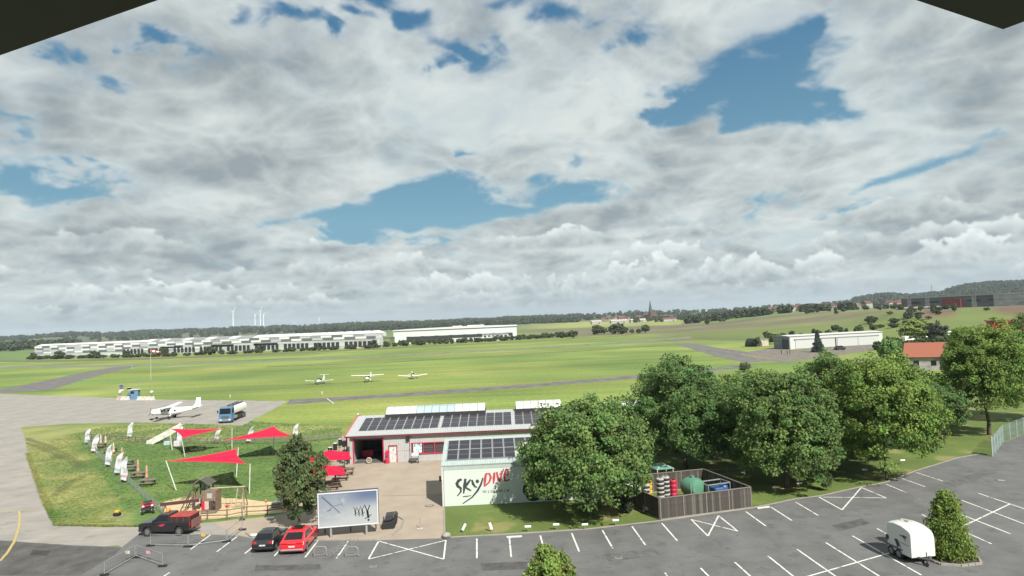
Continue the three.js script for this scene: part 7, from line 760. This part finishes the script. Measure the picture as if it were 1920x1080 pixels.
tree('round_tree', 'leafy tree behind the fence railing left of the bushy crown', 'tree', 20.5, -88, big(122, 5.4, 4.2, 5.0, 5.0, gC, { clumps: 400, under: 1.1 }));
tree('round_tree', 'broad green tree between slim trunk and mesh fence', 'tree', 52, -93.5, big(123, 5.8, 4.6, 5.2, 6.2, gA, { clumps: 400, under: 1.1 }));
tree('maple_tree', 'dark tree just behind the round one beside the white van', 'tree', 12.0, -88, big(112, 3.4, 2.9, 3.4, 4.2, gB, { clumps: 400 }));
tree('small_street_tree', 'small dark tree on the pavement beside the billboard', 'tree', -20.29, -61.84, big(113, 2.7, 3.6, 2.5, 5.0, [0.100, 0.136, 0.050], { clumps: 300, per: 62, leaf: 0.26, clumpR: 0.52, trunk: 2.3, r: 0.13, bump: 0.5, limbs: 12, egg: 0.15, under: 1.0, skirt: 0.2 }));
tree('young_tree', 'young bright tree top at the bottom edge of the view', 'tree', 1.55, -42, { seed: 114, clumps: 190, per: 60, rx: 1.75, ry: 1.75, rz: 1.7, cy: 2.35, clumpR: 0.42, leaf: 0.20, col: [0.180, 0.250, 0.052], trunk: 0.9, r: 0.07, vary: 0.5, fill: 0.4, bump: 0.35, limbs: 9, egg: 0.45 });
tree('conifer_shrub', 'bushy conical evergreen in the parking island beside the trailer', 'shrub', 30.15, -48.1, { seed: 115, shape: 'cone', clumps: 330, per: 66, rx: 1.9, ry: 2.4, rz: 1.85, cy: 2.4, clumpR: 0.7, leaf: 0.19, col: [0.165, 0.235, 0.045], trunk: 0.5, r: 0.1, vary: 0.6, limbs: 2, taper: 0.46 });
for (const c of [[30.15, -48.1], [1.55, -42]]) { const ring = [[-1.5, 1.35], [-0.4, 1.75], [1.2, 1.5], [1.75, 0.3], [1.5, -1.3], [0.1, -1.8], [-1.5, -1.4], [-1.85, 0.1]].map(([x, z]) => [c[0] + x, c[1] + z]); structure('planting_bed', sheet(ragged(ring, 0.05, 0.4), 0.06, 3), grainy([0.085, 0.07, 0.05], 0.95)); const bed = structure('planter_kerb', kerb([ring[0], ring[1]], 0.16, 0.16, -0.02), M.concrete); for (let i = 1; i < 8; i++) { const a = ring[i], b = ring[(i + 1) % 8], n = 3; for (let k = 0; k < n; k++) part(bed, 'kerb_stone', kerb([[mix(a[0], b[0], (k + 0.04) / n), mix(a[1], b[1], (k + 0.04) / n)], [mix(a[0], b[0], (k + 0.96) / n), mix(a[1], b[1], (k + 0.96) / n)]], 0.16, 0.15, -0.02), M.concrete); } }
{ const R = rng(88); for (let i = 0; i < 34; i++) { const [x, z] = along([[136.9, -238], [147.8, -244], [161.4, -250], [188.1, -265]], (i + R()) / 34); bush('garden bush among the white vans and the orange roof', x + (R() - 0.5) * 6, z + 14 - R() * 44, 0.6 + R() * 0.8, i % 3, 'garden bushes round the vans', 0.7 + R() * 0.8); } }
tree('shrub', 'small dark shrub on the verge left of the wooden fence', 'shrub', 9.66, -61.87, { seed: 116, clumps: 40, per: 40, rx: 0.75, ry: 0.5, rz: 0.6, cy: 0.5, clumpR: 0.25, leaf: 0.14, col: [0.04, 0.062, 0.026], trunk: 0.2, r: 0.03, limbs: 4 });
tree('shrub', 'light green shrub standing alone in the tree shade', 'shrub', 30.04, -66.55, { seed: 117, clumps: 70, per: 44, rx: 0.75, ry: 0.95, rz: 0.7, cy: 1.05, clumpR: 0.3, leaf: 0.16, col: [0.085, 0.135, 0.04], trunk: 0.4, r: 0.04, limbs: 5 });
tree('shrub', 'pale shrub on the airfield grass behind the tree tops', 'shrub', 67.83, -198.28, { seed: 118, clumps: 60, per: 30, rx: 2.0, ry: 1.4, rz: 1.7, cy: 1.5, clumpR: 0.6, leaf: 0.4, col: [0.075, 0.1, 0.04], trunk: 0.5, r: 0.07, far: 1 });
[[170.8, -285, 6.2, 'feathery light green tree behind the white vans', gD], [178, -282, 5.4, 'dark purple green tree right of the feathery one', [0.035, 0.048, 0.03]], [147.7, -220, 5.2, 'bright green tree top between the dark one and the red hall', gC], [114.7, -205, 4.0, 'round green tree at the right end of the long hangar', gB], [96.5, -170, 3.2, 'full green tree before the white vans', gC], [118.4, -165, 5.6, 'green tree before the red hall', gA]].forEach(([x, z, s, l, c], i) => tree('garden_tree', l, 'tree', x, z, { seed: 130 + i, clumps: 170, per: 44, rx: s, ry: s * 0.85, rz: s, cy: s * 1.15, clumpR: 0.95, leaf: 0.55, col: c, trunk: s * 0.5, r: 0.2, bump: 0.26, far: 1 }));

scene.traverse((o) => { if (o.isMesh) { o.castShadow = true; o.receiveShadow = true; } });
scene.fog = new THREE.FogExp2(new THREE.Color(0.62, 0.72, 0.80), 0.00006);
renderer.render(scene, camera);
